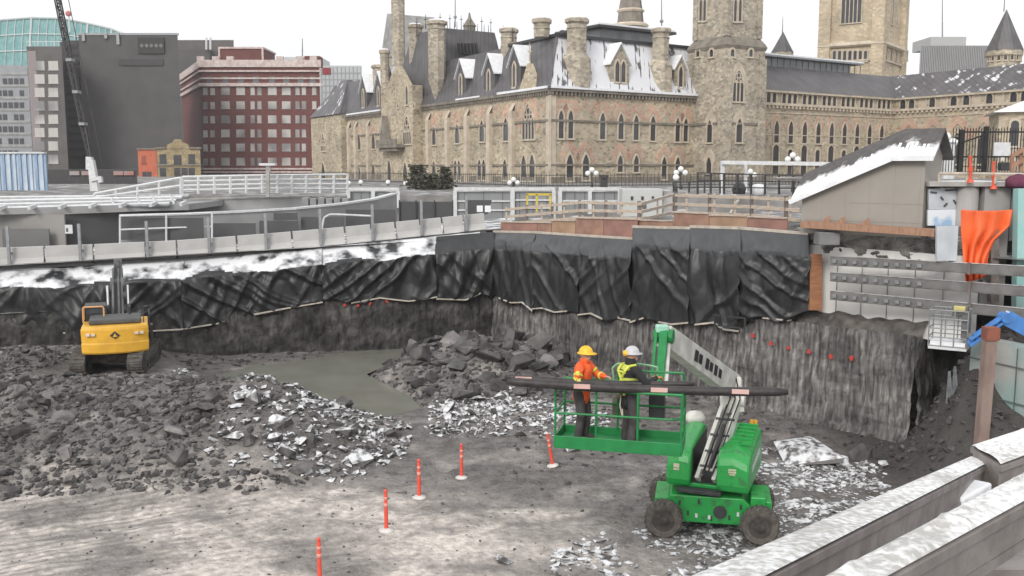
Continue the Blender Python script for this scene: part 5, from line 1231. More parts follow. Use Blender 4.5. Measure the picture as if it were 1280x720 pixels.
# ---------------------------------------------------------------- hoardings, cabinet and lamps before the gothic building
PANEL = mat('grey_panel', (.26, .27, .275), (.21, .22, .225), scale=.5, rough=.6)
def framehoard(label, px0, px1, ytop, ybot, Y, n, rows):
    t = thing('framed_hoarding', label, 'hoarding', P((px0 + px1) / 2, ybot, Y), 0, 'white framed hoardings')
    a = P(px0, ytop, Y); b = P(px1, ybot, Y); m = MB(); m.bx(a.x, b.x, Y, Y + .06, b.z, a.z); m.build('panel', PANEL, t)
    for k in range(n + 1):
        x = a.x + (b.x - a.x) * k / n; q = MB(); q.bx(x - .14, x + .14, Y - .3, Y - .01, b.z - .3, a.z + .1); q.build('post', WHITEMETAL, t)
    q = MB(); q.bx(a.x - .1, b.x + .1, Y - .28, Y - .005, a.z + .11, a.z + .35)
    for k in range(1, rows): z = a.z + (b.z - a.z) * k / rows; q.bx(a.x + .15, b.x - .15, Y - .12, Y - .005, z - .06, z + .06)
    q.build('rail', WHITEMETAL, t)
    q = MB(); 
    for k in range(n * 3): x = a.x + (b.x - a.x) * (k + .5) / (n * 3); q.bx(x - .03, x + .03, Y - .03, Y - .002, b.z, a.z - .02)
    q.build('seam', HOARD2, t); return t
framehoard('wide white framed grey hoarding left of the yellow frame', 569, 640, 240, 274, 72, 1, 3)
framehoard('white framed grey hoarding behind the yellow frame', 641, 692, 240, 270, 71.5, 1, 3)
framehoard('white framed grey hoarding just left of the pale cabinet', 700, 774, 240, 262, 71, 2, 2)
framehoard('low white framed hoarding at the end of the curved ramp wall', 436, 498, 240, 255, 76, 2, 1)
CAB = mat('pale_cabinet', (.50, .51, .50), (.44, .45, .44), scale=.8, rough=.5)
t = thing('electrical_cabinet', 'large pale grey electrical cabinet behind the timber railings', 'cabinet', P(800, 262, 66)); a = P(778, 236, 66); b = P(828, 262, 66); m = MB(); m.bx(a.x, b.x, 66, 68, b.z - .5, a.z); m.build('body', CAB, t, bevel=.04)
m = MB(); m.bx(b.x + .05, b.x + .75, 66.3, 67.8, b.z - .5, a.z - .1); m.build('end_cap', CONC, t, bevel=.04)
m = MB()
for px in (790, 803, 816): q = P(px, 248, 65.98); m.bx(q.x - .08, q.x + .08, 65.93, 65.99, q.z - .1, q.z + .14)
for i in range(6): q = P(810, 249, 66); m.bx(q.x - .5, q.x - .1, 65.96, 65.995, q.z - .3 - i * .07, q.z - .27 - i * .07)
m.build('handle', DARKMETAL, t)
YEL = mat('yellow_frame', (.62, .48, .07), (.5, .38, .06), rough=.5)
t = thing('yellow_frame', 'yellow steel frame standing before the grey hoarding', 'frame', P(674, 266, 68))
m = MB()
for px, y0, y1 in ((659, 243, 266), (671, 243, 265), (688, 243, 262)): m.bar(P(px, y1, 68), P(px, y0, 68), .14, up=(0, 1, 0))
m.bar(P(658, 243, 68), P(689, 243, 68), .14); m.build('tube', YEL, t)
# grey leaning sheets with white papers
t = thing('notice_stand', 'dark leaning panel with two white papers left of the framed hoarding', 'panel', P(600, 268, 64)); m = MB(); a = P(583, 250, 64); b = P(615, 268, 64); m.prism([(a.x, 64, a.z), (b.x, 64, a.z), (b.x - .3, 64, b.z), (a.x + .1, 64, b.z)], (0, .08, 0)); m.build('board', HOARD, t)
for px in (596, 606): m = MB(); q = P(px, 257, 63.97); q2 = P(px + 7.5, 265, 63.97); m.bx(q.x, q2.x, 63.96, 63.99, q2.z, q.z); m.build('paper', SNOW, t)
# lamps with white globes
LW_ = mat('globe_white', (.80, .80, .78), (.75, .75, .74), rough=.3)
lamps = [(740, 213, 236, 98, 1, 'tall triple globe lamp post before the right facade'), (851, 212, 238, 92, 1, 'triple globe lamp post left of the tower foot'), (938, 215, 240, 100, 1, 'triple globe lamp post right of the tower foot'), (991, 195, 232, 84, 1, 'triple globe lamp post in front of the long wing'),
         (436, 229, 240, 110, 0, 'single globe lamp beside the pipe railings'), (451, 228, 240, 110, 0, 'second single globe lamp from the left'), (485, 228, 240, 110, 0, 'third single globe lamp from the left'), (507, 229, 240, 110, 0, 'globe lamp in front of the porch door'), (558, 227, 240, 106, 0, 'globe lamp beside the dark shrub gap'), (642, 225, 240, 104, 1, 'globe lamp left of the corner of the gothic building'), (845, 222, 236, 80, 0, 'low globe lamp before the triple lamp'), (1183, 172, 214, 60, 1, 'triple globe lamp post right of the shed roof')]
for px, y0, y1, Y, tri, lab in lamps:
    b = P(px, y1, Y); a = P(px, y0, Y); t = thing('street_lamp', lab, 'lamp', (b.x, b.y, ZG), 0, 'globe lamps before the gothic building')
    m = MB(); m.tube((b.x, Y, ZG - .1), (a.x, Y, a.z - .2), .09, .05, 8); m.tube((b.x, Y, ZG - .1), (b.x, Y, ZG + .6), .17, .12, 8)
    if tri: m.bar((a.x - .42, Y, a.z - .35), (a.x + .42, Y, a.z - .35), .06)
    m.build('pole', DARKMETAL, t)
    for dx, dz in (((0, .05), (-.42, -.3), (.42, -.3)) if tri else ((0, 0),)):
        m = MB(); m.smooth = True; c_ = Vector((a.x + dx, Y, a.z + dz)); r = .27; m.lathe([(r * math.sin(q * math.pi / 8) + .001, -r * math.cos(q * math.pi / 8)) for q in range(9)], c_, 12); m.build('globe', LW_, t)
# dark fence and shrubs around the porch
t = thing('iron_fence', 'dark low iron fence along the lawn before the gothic buildings', 'fence', (0, 100, ZG))
m = MB(); 
p0, p1, p2 = Vector((-30, 150, 0)), Vector((4, 104, 0)), Vector((45, 118, 0))
for A_, B_ in ((p0, p1), (p1, p2)):
    for z in (ZG + .2, ZG + 1.3): m.bar((A_.x, A_.y, z), (B_.x, B_.y, z), .07)
    n = int((B_ - A_).length / .45)
    for i in range(n): q = A_.lerp(B_, i / n); m.bar((q.x, q.y, ZG), (q.x, q.y, ZG + 1.5), .05, up=(0, 1, 0))
m.build('bars', DARKMETAL, t); m = MB()
for A_, B_ in ((p0, p1), (p1, p2)): m.prism([(A_.x, A_.y + .3, ZG - .1), (B_.x, B_.y + .3, ZG - .1), (B_.x, B_.y + .8, ZG - .1), (A_.x, A_.y + .8, ZG - .1)], (0, 0, .5))
m.build('kerb', CONC, t)
LEAFM = mat('dark_foliage', (.085, .085, .06), (.045, .045, .035), scale=8, rough=.9)
def shrub(px, py, Y, rx, rz_, label, seed, n=900):
    c_ = P(px, py, Y); r = random.Random(seed); t = thing('evergreen_shrub', label, 'shrub', (c_.x, Y, ZG)); m = MB()
    for i in range(n):
        v = Vector((r.gauss(0, .45), r.gauss(0, .45), r.uniform(0, 1))); v.x *= rx * (1.1 - .6 * v.z); v.y *= rx * (1.1 - .6 * v.z); v.z *= rz_
        q = Vector((c_.x, Y, ZG)) + v; M = Matrix.Translation(q) @ Matrix.Rotation(r.uniform(0, 6), 4, 'Z') @ Matrix.Rotation(r.uniform(0, 3), 4, 'X'); s = r.uniform(.10, .24)
        m.add([M @ Vector(k) for k in ((-s, 0, 0), (0, -s * .6, 0), (s, 0, 0), (0, s * .6, 0))], [(0, 1, 2, 3)])
    m.build('foliage', LEAFM, t, fix=False); m = MB(); m.tube((c_.x, Y, ZG - .1), (c_.x, Y, ZG + rz_ * .8), .1, .03, 6); m.build('stem', STEEL, t)
shrub(522, 226, 96, 1.6, 2.4, 'dark leafless shrub before the porch', 1); shrub(557, 226, 94, 1.1, 2.2, 'upright dark shrub right of the porch', 2, 600); shrub(537, 226, 92, 1.9, 1.5, 'low wide shrub between the two taller ones', 3)
t = thing('dark_screen', 'low dark mesh screen behind the barriers in front of the porch', 'screen', P(535, 268, 62)); m = MB(); a = P(499, 252, 62); b = P(566, 276, 62); m.bx(a.x, b.x, 62, 62.05, b.z - .3, a.z); m.build('mesh', HOARD, t); m = MB(); 
for px in (499, 520, 543, 566): q = P(px, 250, 61.9); m.bar((q.x, 61.9, b.z - .3), (q.x, 61.9, q.z), .07, up=(0, 1, 0))
m.build('post', DARKMETAL, t)
t = thing('waste_bin', 'slim dark bin between the lamp and the first railings', 'bin', P(755, 232, 95)); m = MB(); q = P(755, 219, 95); m.bx(q.x - .35, q.x + .35, 94.7, 95.3, ZG, q.z - .3); m.build('body', DARKMETAL, t, bevel=.05); m = MB(); m.bx(q.x - .42, q.x + .42, 94.6, 95.4, q.z - .28, q.z); m.build('lid', DARKMETAL, t)
# overhead pipe frame right of the tower
t = thing('pipe_gantry', 'white square tube gantry standing before the tower and wing', 'gantry', P(903, 242, 70)); m = MB()
m.bar(P(903, 245, 70), P(903, 201, 70), .28, up=(0, 1, 0)); m.bar(P(932, 240, 70.4), P(932, 204, 70.4), .2, up=(0, 1, 0)); m.build('post', WHITEMETAL, t); m = MB(); m.bar(P(903, 203, 69.8), P(1045, 205, 66), .26, .26); m.build('beam', WHITEMETAL, t)
# black railings with mesh behind the timber rails
t = railing('black_railing', 'black steel railing with tall posts behind the timber handrail', [(872, 216, 243, 58), (940, 218, 243, 56), (1010, 220, 243, 54)], 3, 9, DARKMETAL, .04, .07)
t = railing('black_railing', 'low grey black stair railing left of the white gantry', [(842, 228, 240, 66), (900, 226, 242, 66)], 2, 4, DARKMETAL, .05, .07)
t = thing('sack_pile', 'white sack and dark bundle beside the black railing', 'sack', P(948, 241, 57)); m = MB(); m.smooth = True; q = P(948, 238, 57); m.lathe([(.3, -.35), (.5, -.2), (.48, .15), (.3, .35), (.05, .38)], q, 10); m.build('sack', SNOW, t); m = MB(); m.smooth = True; q = P(924, 234, 57); m.lathe([(.35, -.4), (.42, -.1), (.3, .2), (.08, .32)], q, 9); m.build('bundle', HOARD, t)

# ---------------------------------------------------------------- timber handrails and brown plywood
PLY2 = [PLY, mat('red_plywood', (.33, .18, .145), (.22, .12, .10), scale=1.2, rough=.7, snow=.5, snow_n=.8), mat('tan_plywood', (.40, .26, .17), (.27, .17, .11), scale=1.2, rough=.7)]
def timberrail(name, label, pts, postpx, matl=WOOD):
    t = thing(name, label, 'railing', P(pts[0][0], pts[0][2], pts[0][3]))
    tops = [P(a, b, d) for a, b, c, d in pts]; bots = [P(a, c, d) for a, b, c, d in pts]
    for s in (0, .5, .97):
        m = MB()
        for i in range(len(pts) - 1): m.bar(tops[i].lerp(bots[i], s), tops[i + 1].lerp(bots[i + 1], s), .06, .13)
        m.build('rail', matl, t)
    for i, (px, dark) in enumerate(postpx):
        for k in range(len(pts) - 1):
            if pts[k][0] <= px <= pts[k + 1][0]:
                f = (px - pts[k][0]) / (pts[k + 1][0] - pts[k][0]); a = tops[k].lerp(tops[k + 1], f); b = bots[k].lerp(bots[k + 1], f)
                m = MB(); m.bar(b - Vector((0, -.08, .1)), a + Vector((0, .08, .12)), .13 if dark else .08, .12 if dark else .05, up=(0, 1, 0)); m.build('post', STEEL if dark else matl, t); break
    return t
timberrail('timber_railing', 'snow dusted timber handrail running above the lower brown plywood', [(632, 262, 280, 50), (726, 253, 273, 44.5), (800, 255, 274, 41.3)], [(633, 0), (661, 1), (680, 0), (693, 1), (707, 0), (725, 1), (743, 0), (759, 1), (779, 0), (799, 1)])
timberrail('timber_railing', 'timber handrail rising back from the first railing to the upper one', [(801, 255, 275, 41.3), (843, 243, 266, 46)], [(802, 0), (821, 0), (843, 1)])
timberrail('timber_railing', 'upper snowy timber handrail leading towards the grey shed', [(844, 244, 266, 43), (940, 247, 270, 38.5), (1000, 250, 276, 36)], [(845, 1), (860, 0), (890, 1), (896, 0), (921, 0), (940, 1), (962, 0), (984, 1), (989, 0)])
m = MB(); m.bar(P(913, 267, 39.6), P(923, 250, 39.9), .10, .06); tag(m.build('timber_brace', BATTEN), 'pale diagonal timber brace leaning on the upper handrail', 'brace')
def plypanel(px0, px1, y0, y1, back, label, k, side='R'):
    a = tp(side, px0, y0[0], back); b = tp(side, px1, y0[1], back); c_ = tp(side, px1, y1[1], back); d_ = tp(side, px0, y1[0], back)
    n_ = Vector((oR.x, oR.y, 0)) * .06; m = MB(); m.loft([[a, b, c_, d_], [q + n_ for q in (a, b, c_, d_)]]); o = tag(m.build('plywood_panel', PLY2[k]), label, 'plywood panel', 'brown plywood panels along the edge')
    f = MB(); f.bar(a + Vector((0, 0, .04)), b + Vector((0, 0, .04)), .12, .05); f.build('top_strip', WOOD, o); return o
for args in ((626, 671, (278, 279), (290, 292), .95, 'low pinkish plywood panel nearest the pit corner', 1), (672, 689, (279, 279), (292, 293), .95, 'small snowy plywood panel left of the tan one', 0),
             (690, 719, (276, 277), (293, 296), .95, 'tan plywood panel above the second sheet', 2), (720, 754, (273, 274), (296, 298), .95, 'tall brown plywood panel in the middle of the lower row', 0), (755, 796, (274, 275), (297, 299), .95, 'reddish brown plywood panel at the right end of the lower row', 1),
             (797, 841, (276, 277), (286, 287), 1.2, 'shadowed plywood strip joining the two railings', 0), (842, 886, (266, 268), (286, 287), 1.9, 'brown plywood panel at the left of the upper row', 0), (887, 934, (270, 271), (287, 288), 1.7, 'tan brown plywood panel in the middle of the upper row', 2), (935, 984, (272, 274), (288, 290), 1.5, 'deep red plywood panel at the right of the upper row', 1)):
    plypanel(*args)

# ---------------------------------------------------------------- grey shed with snowy shingle roof
SHEDM = mat('shed_board', (.30, .28, .25), (.275, .255, .228), scale=1.0, rough=.75)
SHEDS = mat('snowy_shingles', (.11, .105, .105), (.08, .075, .075), scale=6, rough=.9)
def shingles(m):
    n = m.node_tree; b = n.nodes['Principled BSDF']; L = n.links.new; N = n.nodes.new
    tc = N('ShaderNodeTexCoord'); sp = N('ShaderNodeSeparateXYZ'); L(tc.outputs['Object'], sp.inputs[0])
    wv = N('ShaderNodeTexNoise'); wv.inputs['Scale'].default_value = 2.2; wv.inputs['Detail'].default_value = 5; L(tc.outputs['Object'], wv.inputs[0])
    # snow lies in the lower band of the slope (local y runs from ridge to eave)
    ad = N('ShaderNodeMath'); ad.operation = 'MULTIPLY_ADD'; L(wv.outputs['Fac'], ad.inputs[0]); ad.inputs[1].default_value = 1.2; L(sp.outputs[1], ad.inputs[2])
    mr = N('ShaderNodeMapRange'); mr.inputs['From Min'].default_value = 1.02; mr.inputs['From Max'].default_value = .80; L(ad.outputs[0], mr.inputs[0])
    mx = N('ShaderNodeMixRGB'); mx.inputs[2].default_value = (.66, .67, .69, 1); src = b.inputs['Base Color'].links[0].from_socket; L(mr.outputs[0], mx.inputs[0]); L(src, mx.inputs[1]); L(mx.outputs[0], b.inputs['Base Color'])
shingles(SHEDS)
YS = 31.5
A_ = P(1003, 281, YS + 1.3); Bq = P(1157, 284, YS - 1.2)
sh = thing('sloping_shed', 'grey stair shed with a sloping snow dusted shingle roof at the right', 'shed', (A_.x, A_.y, 6.3))
shf = Fac(A_.to_2d(), Bq.to_2d()); SW = 1.9
def shz(px, py): u, z = shf.uz(px, py); return u, z
u0, zl = shz(1003, 244); u1, _ = shz(1157, 200); uk, zk = shz(1118, 197); _, zr2 = shz(1157, 193)
zbm = 6.55
m = MB(); m.M = shf.M; m.prism([(u0, 0, zbm), (u1, 0, zbm), (u1, 0, zr2), (uk, 0, zr2), (u0, 0, zl)], (0, SW, 0))
# gable apex ridge piece
rise = .75
m.prism([(u1 - .01, .02, zr2), (u1 - .01, SW - .02, zr2), (u1 - .01, SW / 2, zr2 + rise)], (-(u1 - uk), 0, 0)); m.build('wall', SHEDM, sh)
def roofpanel(name, side, matl):
    me_ = MB(); e = .22
    sY = -e if side < 0 else SW + e
    rz_ = zr2 + rise; drop = rise * e / (SW / 2)
    lo = [Vector((u0 - .35, sY, zl - drop - (uk - u0 - 0) * 0 - .12)), Vector((uk, sY, zr2 - drop)), Vector((u1 + .3, sY, zr2 - drop))]
    hi = [Vector((u0 - .35, SW / 2, zl + rise - .12)), Vector((uk, SW / 2, rz_)), Vector((u1 + .3, SW / 2, rz_))]
    t_ = Vector((0, 0, .09))
    for i in range(2): me_.loft([[lo[i], lo[i + 1], hi[i + 1], hi[i]], [lo[i] + t_, lo[i + 1] + t_, hi[i + 1] + t_, hi[i] + t_]])
    return me_
import bmesh
for side in (-1, 1):
    mb_ = roofpanel('roof_slope', side, SHEDS)
    # local frame with y = across the slope for the snow band
    o = bpy.data.objects.new('roof_slope', mb_.mesh('roof_slope', SHEDS if side < 0 else SHEDS)); C.objects.link(o); o.parent = sh
    o.location = wm(sh).inverted() @ Vector((shf.A.x, shf.A.y, 0)); o.rotation_euler = (0, 0, shf.rz)
    bm = bmesh.new(); bm.from_mesh(o.data); bmesh.ops.recalc_face_normals(bm, faces=bm.faces); bm.to_mesh(o.data); bm.free()
m = MB(); m.M = shf.M; e = .22
m.bar((u0 - .36, -e - .03, zl - .24), (uk, -e - .03, zr2 - .12), .05, .16); m.bar((uk, -e - .03, zr2 - .12), (u1 + .3, -e - .03, zr2 - .12), .05, .16)
m.M = Matrix(); m.build('fascia', SNOW, sh)
# shingle tabs along the lower edge of the roof, and heaped snow
m = MB(); m.M = shf.M
for i in range(34):
    f = i / 33; x = u0 - .2 + (u1 + .2 - u0) * f; zz_ = (zl + (zr2 - zl) * min(1, (x - u0) / (uk - u0))) ; L_ = .35 + .25 * rnd.random()
    m.bar((x, -.2, zz_ - .09), (x, -.2 + L_ * 1.0, zz_ - .09 + L_ * rise / (SW / 2) ), .08, .07)
m.M = Matrix(); m.build('snow_ridge', SNOW, sh)
# panel joints on the shed front
m = MB(); m.M = shf.M
for k in range(5): x = u0 + .7 + k * .78; zt_ = zl + (zr2 - zl) * min(1, (x - u0) / (uk - u0)) - .15; m.bx(x - .003, x + .003, -.004, -.0005, zbm + .02, zt_)
for z in (7.0, 7.6): m.bx(u0 + (.1 if z < 7.3 else 1.6), u1 - .02, -.006, -.0005, z, z + .012)
m.M = Matrix(); m.build('joint', mat('joint_grey', (.26, .24, .215)), sh)
# timber beam under it, with brackets
BROWNT = mat('brown_timber', (.36, .21, .14), (.26, .15, .10), scale=3, stretch=(6, 1, 1), rough=.8)
t = thing('timber_beam', 'long orange brown timber beam under the grey shed', 'beam', P(1085, 290, 31)); m = MB(); m.bar(P(1004, 280, YS + 1.0), P(1171, 291, YS - 1.9), .45, .22); m.build('beam', BROWNT, t)
for px in (1026, 1046, 1077): m = MB(); f = (px - 1004) / 167; p = P(1004, 280, YS + 1.0).lerp(P(1171, 291, YS - 1.9), f) + Vector((0, -.05, .1)); m.prism([p, p + Vector((.28, 0, 0)), p + Vector((.28, 0, .22))], (0, -.15, 0)); m.build('wedge', BROWNT, t)

# ---------------------------------------------------------------- concrete retaining wall and steel walers
CWH = mat('streaked_concrete', (.85, .84, .81), (.70, .69, .67), scale=.9, rough=.9, bump=.2, stretch=(1, 1, .5), lo=.3, hi=.6)
CWD = mat('broken_concrete', (.33, .32, .30), (.11, .105, .10), scale=1.3, rough=.95, bump=.8, bscale=5, lo=.42, hi=.6)
cwA = rwall(.765) + oR * .75; cwB = rwall(1.055) + oR * .75
cf = Fac(cwA, cwB)
t = thing('retaining_wall', 'white streaked concrete retaining wall below the shed', 'wall', (cwA.x, cwA.y, 3.2))
m = MB(); m.M = cf.M
def fn(u, v): x = u * cf.L; z = 3.3 + v * 2.75; return Vector((x, -.02 + .03 * mn.noise(Vector((x * 2, z * 2, 4))), z))
m.grid(fn, 60, 20); m.bx(0, cf.L, .06, .5, 3.3, 6.05); m.M = Matrix(); m.build('lower_wall', CWH, t, fix=False)
m = MB(); m.M = cf.M
def fn(u, v):
    x = u * cf.L; z = 5.8 + v * .85; d = .22 * mn.fractal(Vector((x * 1.6, z * 2.4, 4)), .8, 2.1, 4); return Vector((x, .02 + d, z))
m.grid(fn, 110, 18); m.bx(0, cf.L, .3, .8, 5.9, 6.66); m.M = Matrix(); m.build('broken_band', CWD, t, fix=False)
m = MB(); m.M = cf.M
for k in range(6): x = .9 + k * .95; m.bx(x - .01, x + .01, -.06, -.045, 3.4, 5.7)
m.M = Matrix(); m.build('joint', CONCD, t)
m = MB(); a, b = P(1022, 290, 31.9), P(1038, 306, 31.9); m.bx(a.x, b.x + .25, 31.7, 32.3, b.z, a.z); tag(m.build('concrete_block', CONCD, bevel=.03), 'small grey concrete block under the left end of the timber beam', 'concrete block')
WAL = mat('galvanised_waler', (.21, .205, .20), (.14, .135, .13), scale=2.2, rough=.6, metal=.3, snow=1, snow_n=.7, snow_th=.42, snow_scale=3)
for k, (yl, yr, lab) in enumerate(((326, 339, 'top steel waler beam bolted across the concrete wall'), (346, 364, 'middle steel waler beam bolted across the concrete wall'), (369, 392, 'lowest steel waler beam bolted across the concrete wall'))):
    a = P(1038, yl, 32.0); b = P(1300, yr + (yr - yl) * .1, 27.2); b.z = a.z if False else b.z
    t = thing('steel_waler', lab, 'steel beam', a, 0, 'steel walers'); d = (b - a).normalized(); hn = Vector((-d.y, d.x, 0)).normalized(); hn = -hn if hn.y > 0 else hn
    m = MB(); m.bar(a, b, .04, .28)
    for s_ in (.14, -.14): m.bar(a + Vector((0, 0, s_)) - hn * .09, b + Vector((0, 0, s_)) - hn * .09, .22, .025)
    m.build('beam', WAL, t)
    m = MB(); n = 9
    for i in range(n): q = a.lerp(b, .03 + i * .055) + hn * .06; m.box(q, (.13, .08, .11), rz=math.atan2(d.y, d.x))
    m.build('bolt_plate', GREYMETAL, t)
    if k < 3:
        m = MB(); q = a.lerp(b, .70) + hn * .05; m.box(q, (.09, .06, .36), rz=math.atan2(d.y, d.x)); m.build('splice_plate', STEEL, t)

# ---------------------------------------------------------------- insulation panel, piers, orange sheet, fence at right
INS = mat('white_foam', (.50, .53, .56), (.40, .43, .46), scale=1.5, rough=.7)
INSB = mat('blue_marked_foam', (.30, .47, .66), (.66, .70, .74), scale=1.6, rough=.7, lo=.44, hi=.54)
t = thing('insulation_board', 'white foam insulation board with blue smears right of the shed', 'board', P(1180, 300, 30)); 
def quadpx(m, pts, Y, th=.1, Y2=None):
    ps = [P(x, y, (Y if Y2 is None else Y + (Y2 - Y) * (x - pts[0][0]) / (max(p[0] for p in pts) - pts[0][0] + 1e-6))) for x, y in pts]; m.prism(ps, (0, th, 0)); return m
m = quadpx(MB(), [(1161, 236), (1201, 235), (1201, 261), (1161, 262)], 30.4); m.build('upper_board', INS, t)
m = quadpx(MB(), [(1160, 262.5), (1201, 261.5), (1201, 282), (1160, 282)], 30.36); m.build('middle_board', INSB, t)
m = quadpx(MB(), [(1171, 282.5), (1198, 282.5), (1196, 326), (1171, 326)], 29.2); m.build('lower_board', INS, t)
m = MB(); 
for (x, y, x2, y2) in ((1163, 240, 1171, 241), (1182, 238, 1196, 237), (1176, 246, 1179, 250), (1192, 250, 1196, 256), (1184, 254, 1180, 258), (1166, 277, 1180, 285)): m.bar(P(x, y, 30.38), P(x2, y2, 30.38), .035, .05)
m.build('tape_mark', HOARD, t)
PIER = mat('pier_concrete', (.38, .37, .36), (.28, .27, .265), scale=1.1, rough=.85, bump=.15, stretch=(1, 1, .3))
t = thing('concrete_piers', 'row of grey rounded concrete piers above the orange sheet', 'pier', P(1235, 262, 30))
for x0, x1, r in ((1203, 1229, 1), (1231, 1263, 0), (1265, 1275, 0)):
    a = P(x0, 232, 30); b = P(x1, 232, 30); m = MB()
    if r: m.smooth = True; m.tube(((a.x + b.x) / 2, 30.3, 4.2), ((a.x + b.x) / 2, 30.3, a.z), (b.x - a.x) / 2, n=20)
    else: m.bx(a.x, b.x, 29.95, 30.7, 4.2 if x0 < 1240 else 6.5, a.z)
    m.build('pier', PIER, t)
m = MB(); a = P(1162, 233, 30.2); b = P(1280, 233, 29.6); m.prism([a, b, b + Vector((0, 3, 0)), a + Vector((0, 3, 0))], (0, 0, .14)); m.build('cap_slab', CONC, t)
struct(MB().prism([P(1166, 231, 30.9), P(1420, 231, 28.2), P(1420, 231, 28.2) + Vector((6, 36, 0)), P(1166, 231, 30.9) + Vector((0, 20, 0))], (0, 0, -.1)).build('terrace', GRD))
# void behind
t = thing('dark_recess', 'dark recess with steel framing right of the orange sheet', 'recess', P(1262, 330, 29)); m = MB(); quadpx(m, [(1228, 276), (1330, 276), (1330, 405), (1196, 405), (1196, 340), (1228, 340)], 31.4); m.build('back_wall', mat('recess_shade', (.03, .028, .028), rough=.9), t)  # near-black sheet paints the shade deep inside the void
m = MB(); quadpx(m, [(1239, 287), (1249, 287), (1249, 378), (1239, 378)], 29.2, .25); m.build('steel_post', STEEL, t)
m = MB(); m.bar(P(1249, 321, 29.8), P(1275, 323, 29.6), .1, .12); m.bar(P(1203, 356, 29.6), P(1230, 352, 29.6), .2, .08); m.bar(P(1225, 356, 29.3), P(1230, 350, 29.3), .06); m.build('crosspiece', GREYMETAL, t)
m = MB(); quadpx(m, [(1192, 283), (1201, 283), (1202, 352), (1196, 352), (1190, 310)], 29.9, .2); m.build('side_form', mat('mauve_concrete', (.27, .24, .24), (.2, .18, .18)), t)
# orange tarp with folds
OR = mat('orange_tarp', (.80, .14, .035), (.66, .10, .025), scale=1.3, rough=.55, bump=.3, bscale=3)
m = MB(); m.smooth = True
Lx = [(1201, 262), (1201, 290), (1203, 310), (1205, 332), (1207, 352)]; Rx = [(1266, 262), (1262, 282), (1243, 300), (1236, 318), (1232, 345)]
def fn(u, v):
    k = min(3, int(v * 4)); f = v * 4 - k; lx = Lx[k][0] + (Lx[k + 1][0] - Lx[k][0]) * f; ly = Lx[k][1] + (Lx[k + 1][1] - Lx[k][1]) * f
    rx = Rx[k][0] + (Rx[k + 1][0] - Rx[k][0]) * f; ry = Rx[k][1] + (Rx[k + 1][1] - Rx[k][1]) * f
    x = lx + (rx - lx) * u; y = ly + (ry - ly) * u + 1.5 * math.sin(u * math.pi)
    d = .16 * abs(math.sin(u * 11 + v * 2 + mn.noise(Vector((u * 3, v * 2, 1))))) * (.4 + v) + .12 * mn.noise(Vector((u * 4, v * 3, 7)))
    return P(x, y, 29.25 - d)
m.grid(fn, 60, 44); tag(m.build('orange_tarp', OR, fix=False), 'bright orange tarpaulin hanging from the concrete piers', 'tarpaulin').modifiers.new('s', 'SOLIDIFY').thickness = .015
# orange posts
RO = mat('orange_post', (.72, .10, .05), (.6, .08, .04), rough=.5)
for px, y0, y1, lab in ((1213, 197, 228, 'orange plastic channel post left on the pier top'), (1242, 204, 236, 'orange plastic channel post right, standing on the pier top')):
    t = thing('channelizer_post', lab, 'post', P(px, y1, 29.8)); a, b = P(px, y1, 29.8), P(px, y0, 29.8); m = MB(); m.tube(a, b, .05, .035, 8); m.tube(b, b + Vector((0, 0, .05)), .06, .06, 8); m.build('tube', RO, t)
    m = MB(); m.tube(a.lerp(b, .45), a.lerp(b, .62), .075, n=8); m.tube(a, a.lerp(b, .12), .12, .07, n=8); m.build('collar', RO, t)
railing('timber_guard', 'pale timber guard rail running along the pier top at right', [(1174, 217, 228, 30.3), (1280, 218, 230, 29.5)], 1, 4, BATTEN, .06, .045)
# timber frame right edge
t = thing('timber_ladder', 'pinkish timber ladder frame leaning at the right edge of the fence', 'frame', P(1272, 216, 30)); m = MB(); 
for y in (0, 13): m.bar(P(1264, 196 + y, 30), P(1284, 184 + y, 29.8), .09, .12)
m.bar(P(1265, 215, 30), P(1265, 193, 30), .1, up=(0, 1, 0)); m.bar(P(1276, 215, 30), P(1276, 187, 30), .1, up=(0, 1, 0)); m.build('timber', BROWNT, t)
m = MB(); m.smooth = True; q = P(1272, 226, 29.6); m.lathe([(.1, -.25), (.36, -.15), (.34, .05), (.15, .2), (.02, .24)], q, 10); m.M = Matrix(); tag(m.build('purple_cloth', mat('maroon_cloth', (.17, .045, .085), (.11, .03, .06), rough=.9)), 'crumpled maroon cloth bundle on the pier top at the right edge', 'cloth')
# black iron fence and gate
t = thing('iron_gate_fence', 'tall black iron fence with wide gate posts behind the pier top', 'fence', P(1230, 215, 36)); Yf = 36
def fz(y): return P(1200, y, Yf).z
m = MB(); x = 1176
while x < 1330:
    a = P(x, 0, Yf).x; top_ = fz(195) if x < 1201 else fz(161 + (1.5 if int(x) % 3 else 0)); m.tube((a, Yf, fz(219)), (a, Yf, top_), .016, n=5); m.tube((a, Yf, top_), (a, Yf, top_ + .1), .028, .002, n=5); x += 3.6
m.build('bars', BLACK, t); m = MB()
for y in (165, 196, 216): m.bar(P(1201, y, Yf), P(1330, y, Yf), .06, .06)
for y in (196, 216): m.bar(P(1176, y, Yf), P(1200, y, Yf), .05)
m.build('rail', BLACK, t)
for px, y0 in ((1202, 162), (1233, 158), (1290, 158)):
    m = MB(); a = P(px, y0, Yf); m.bx(a.x - .075, a.x + .075, Yf - .08, Yf + .07, fz(219), a.z); m.build('post', BLACK, t)
m = MB(); m.bar(P(1203, 178, Yf - .1), P(1232, 168, Yf - .1), .05); m.build('brace', BLACK, t)
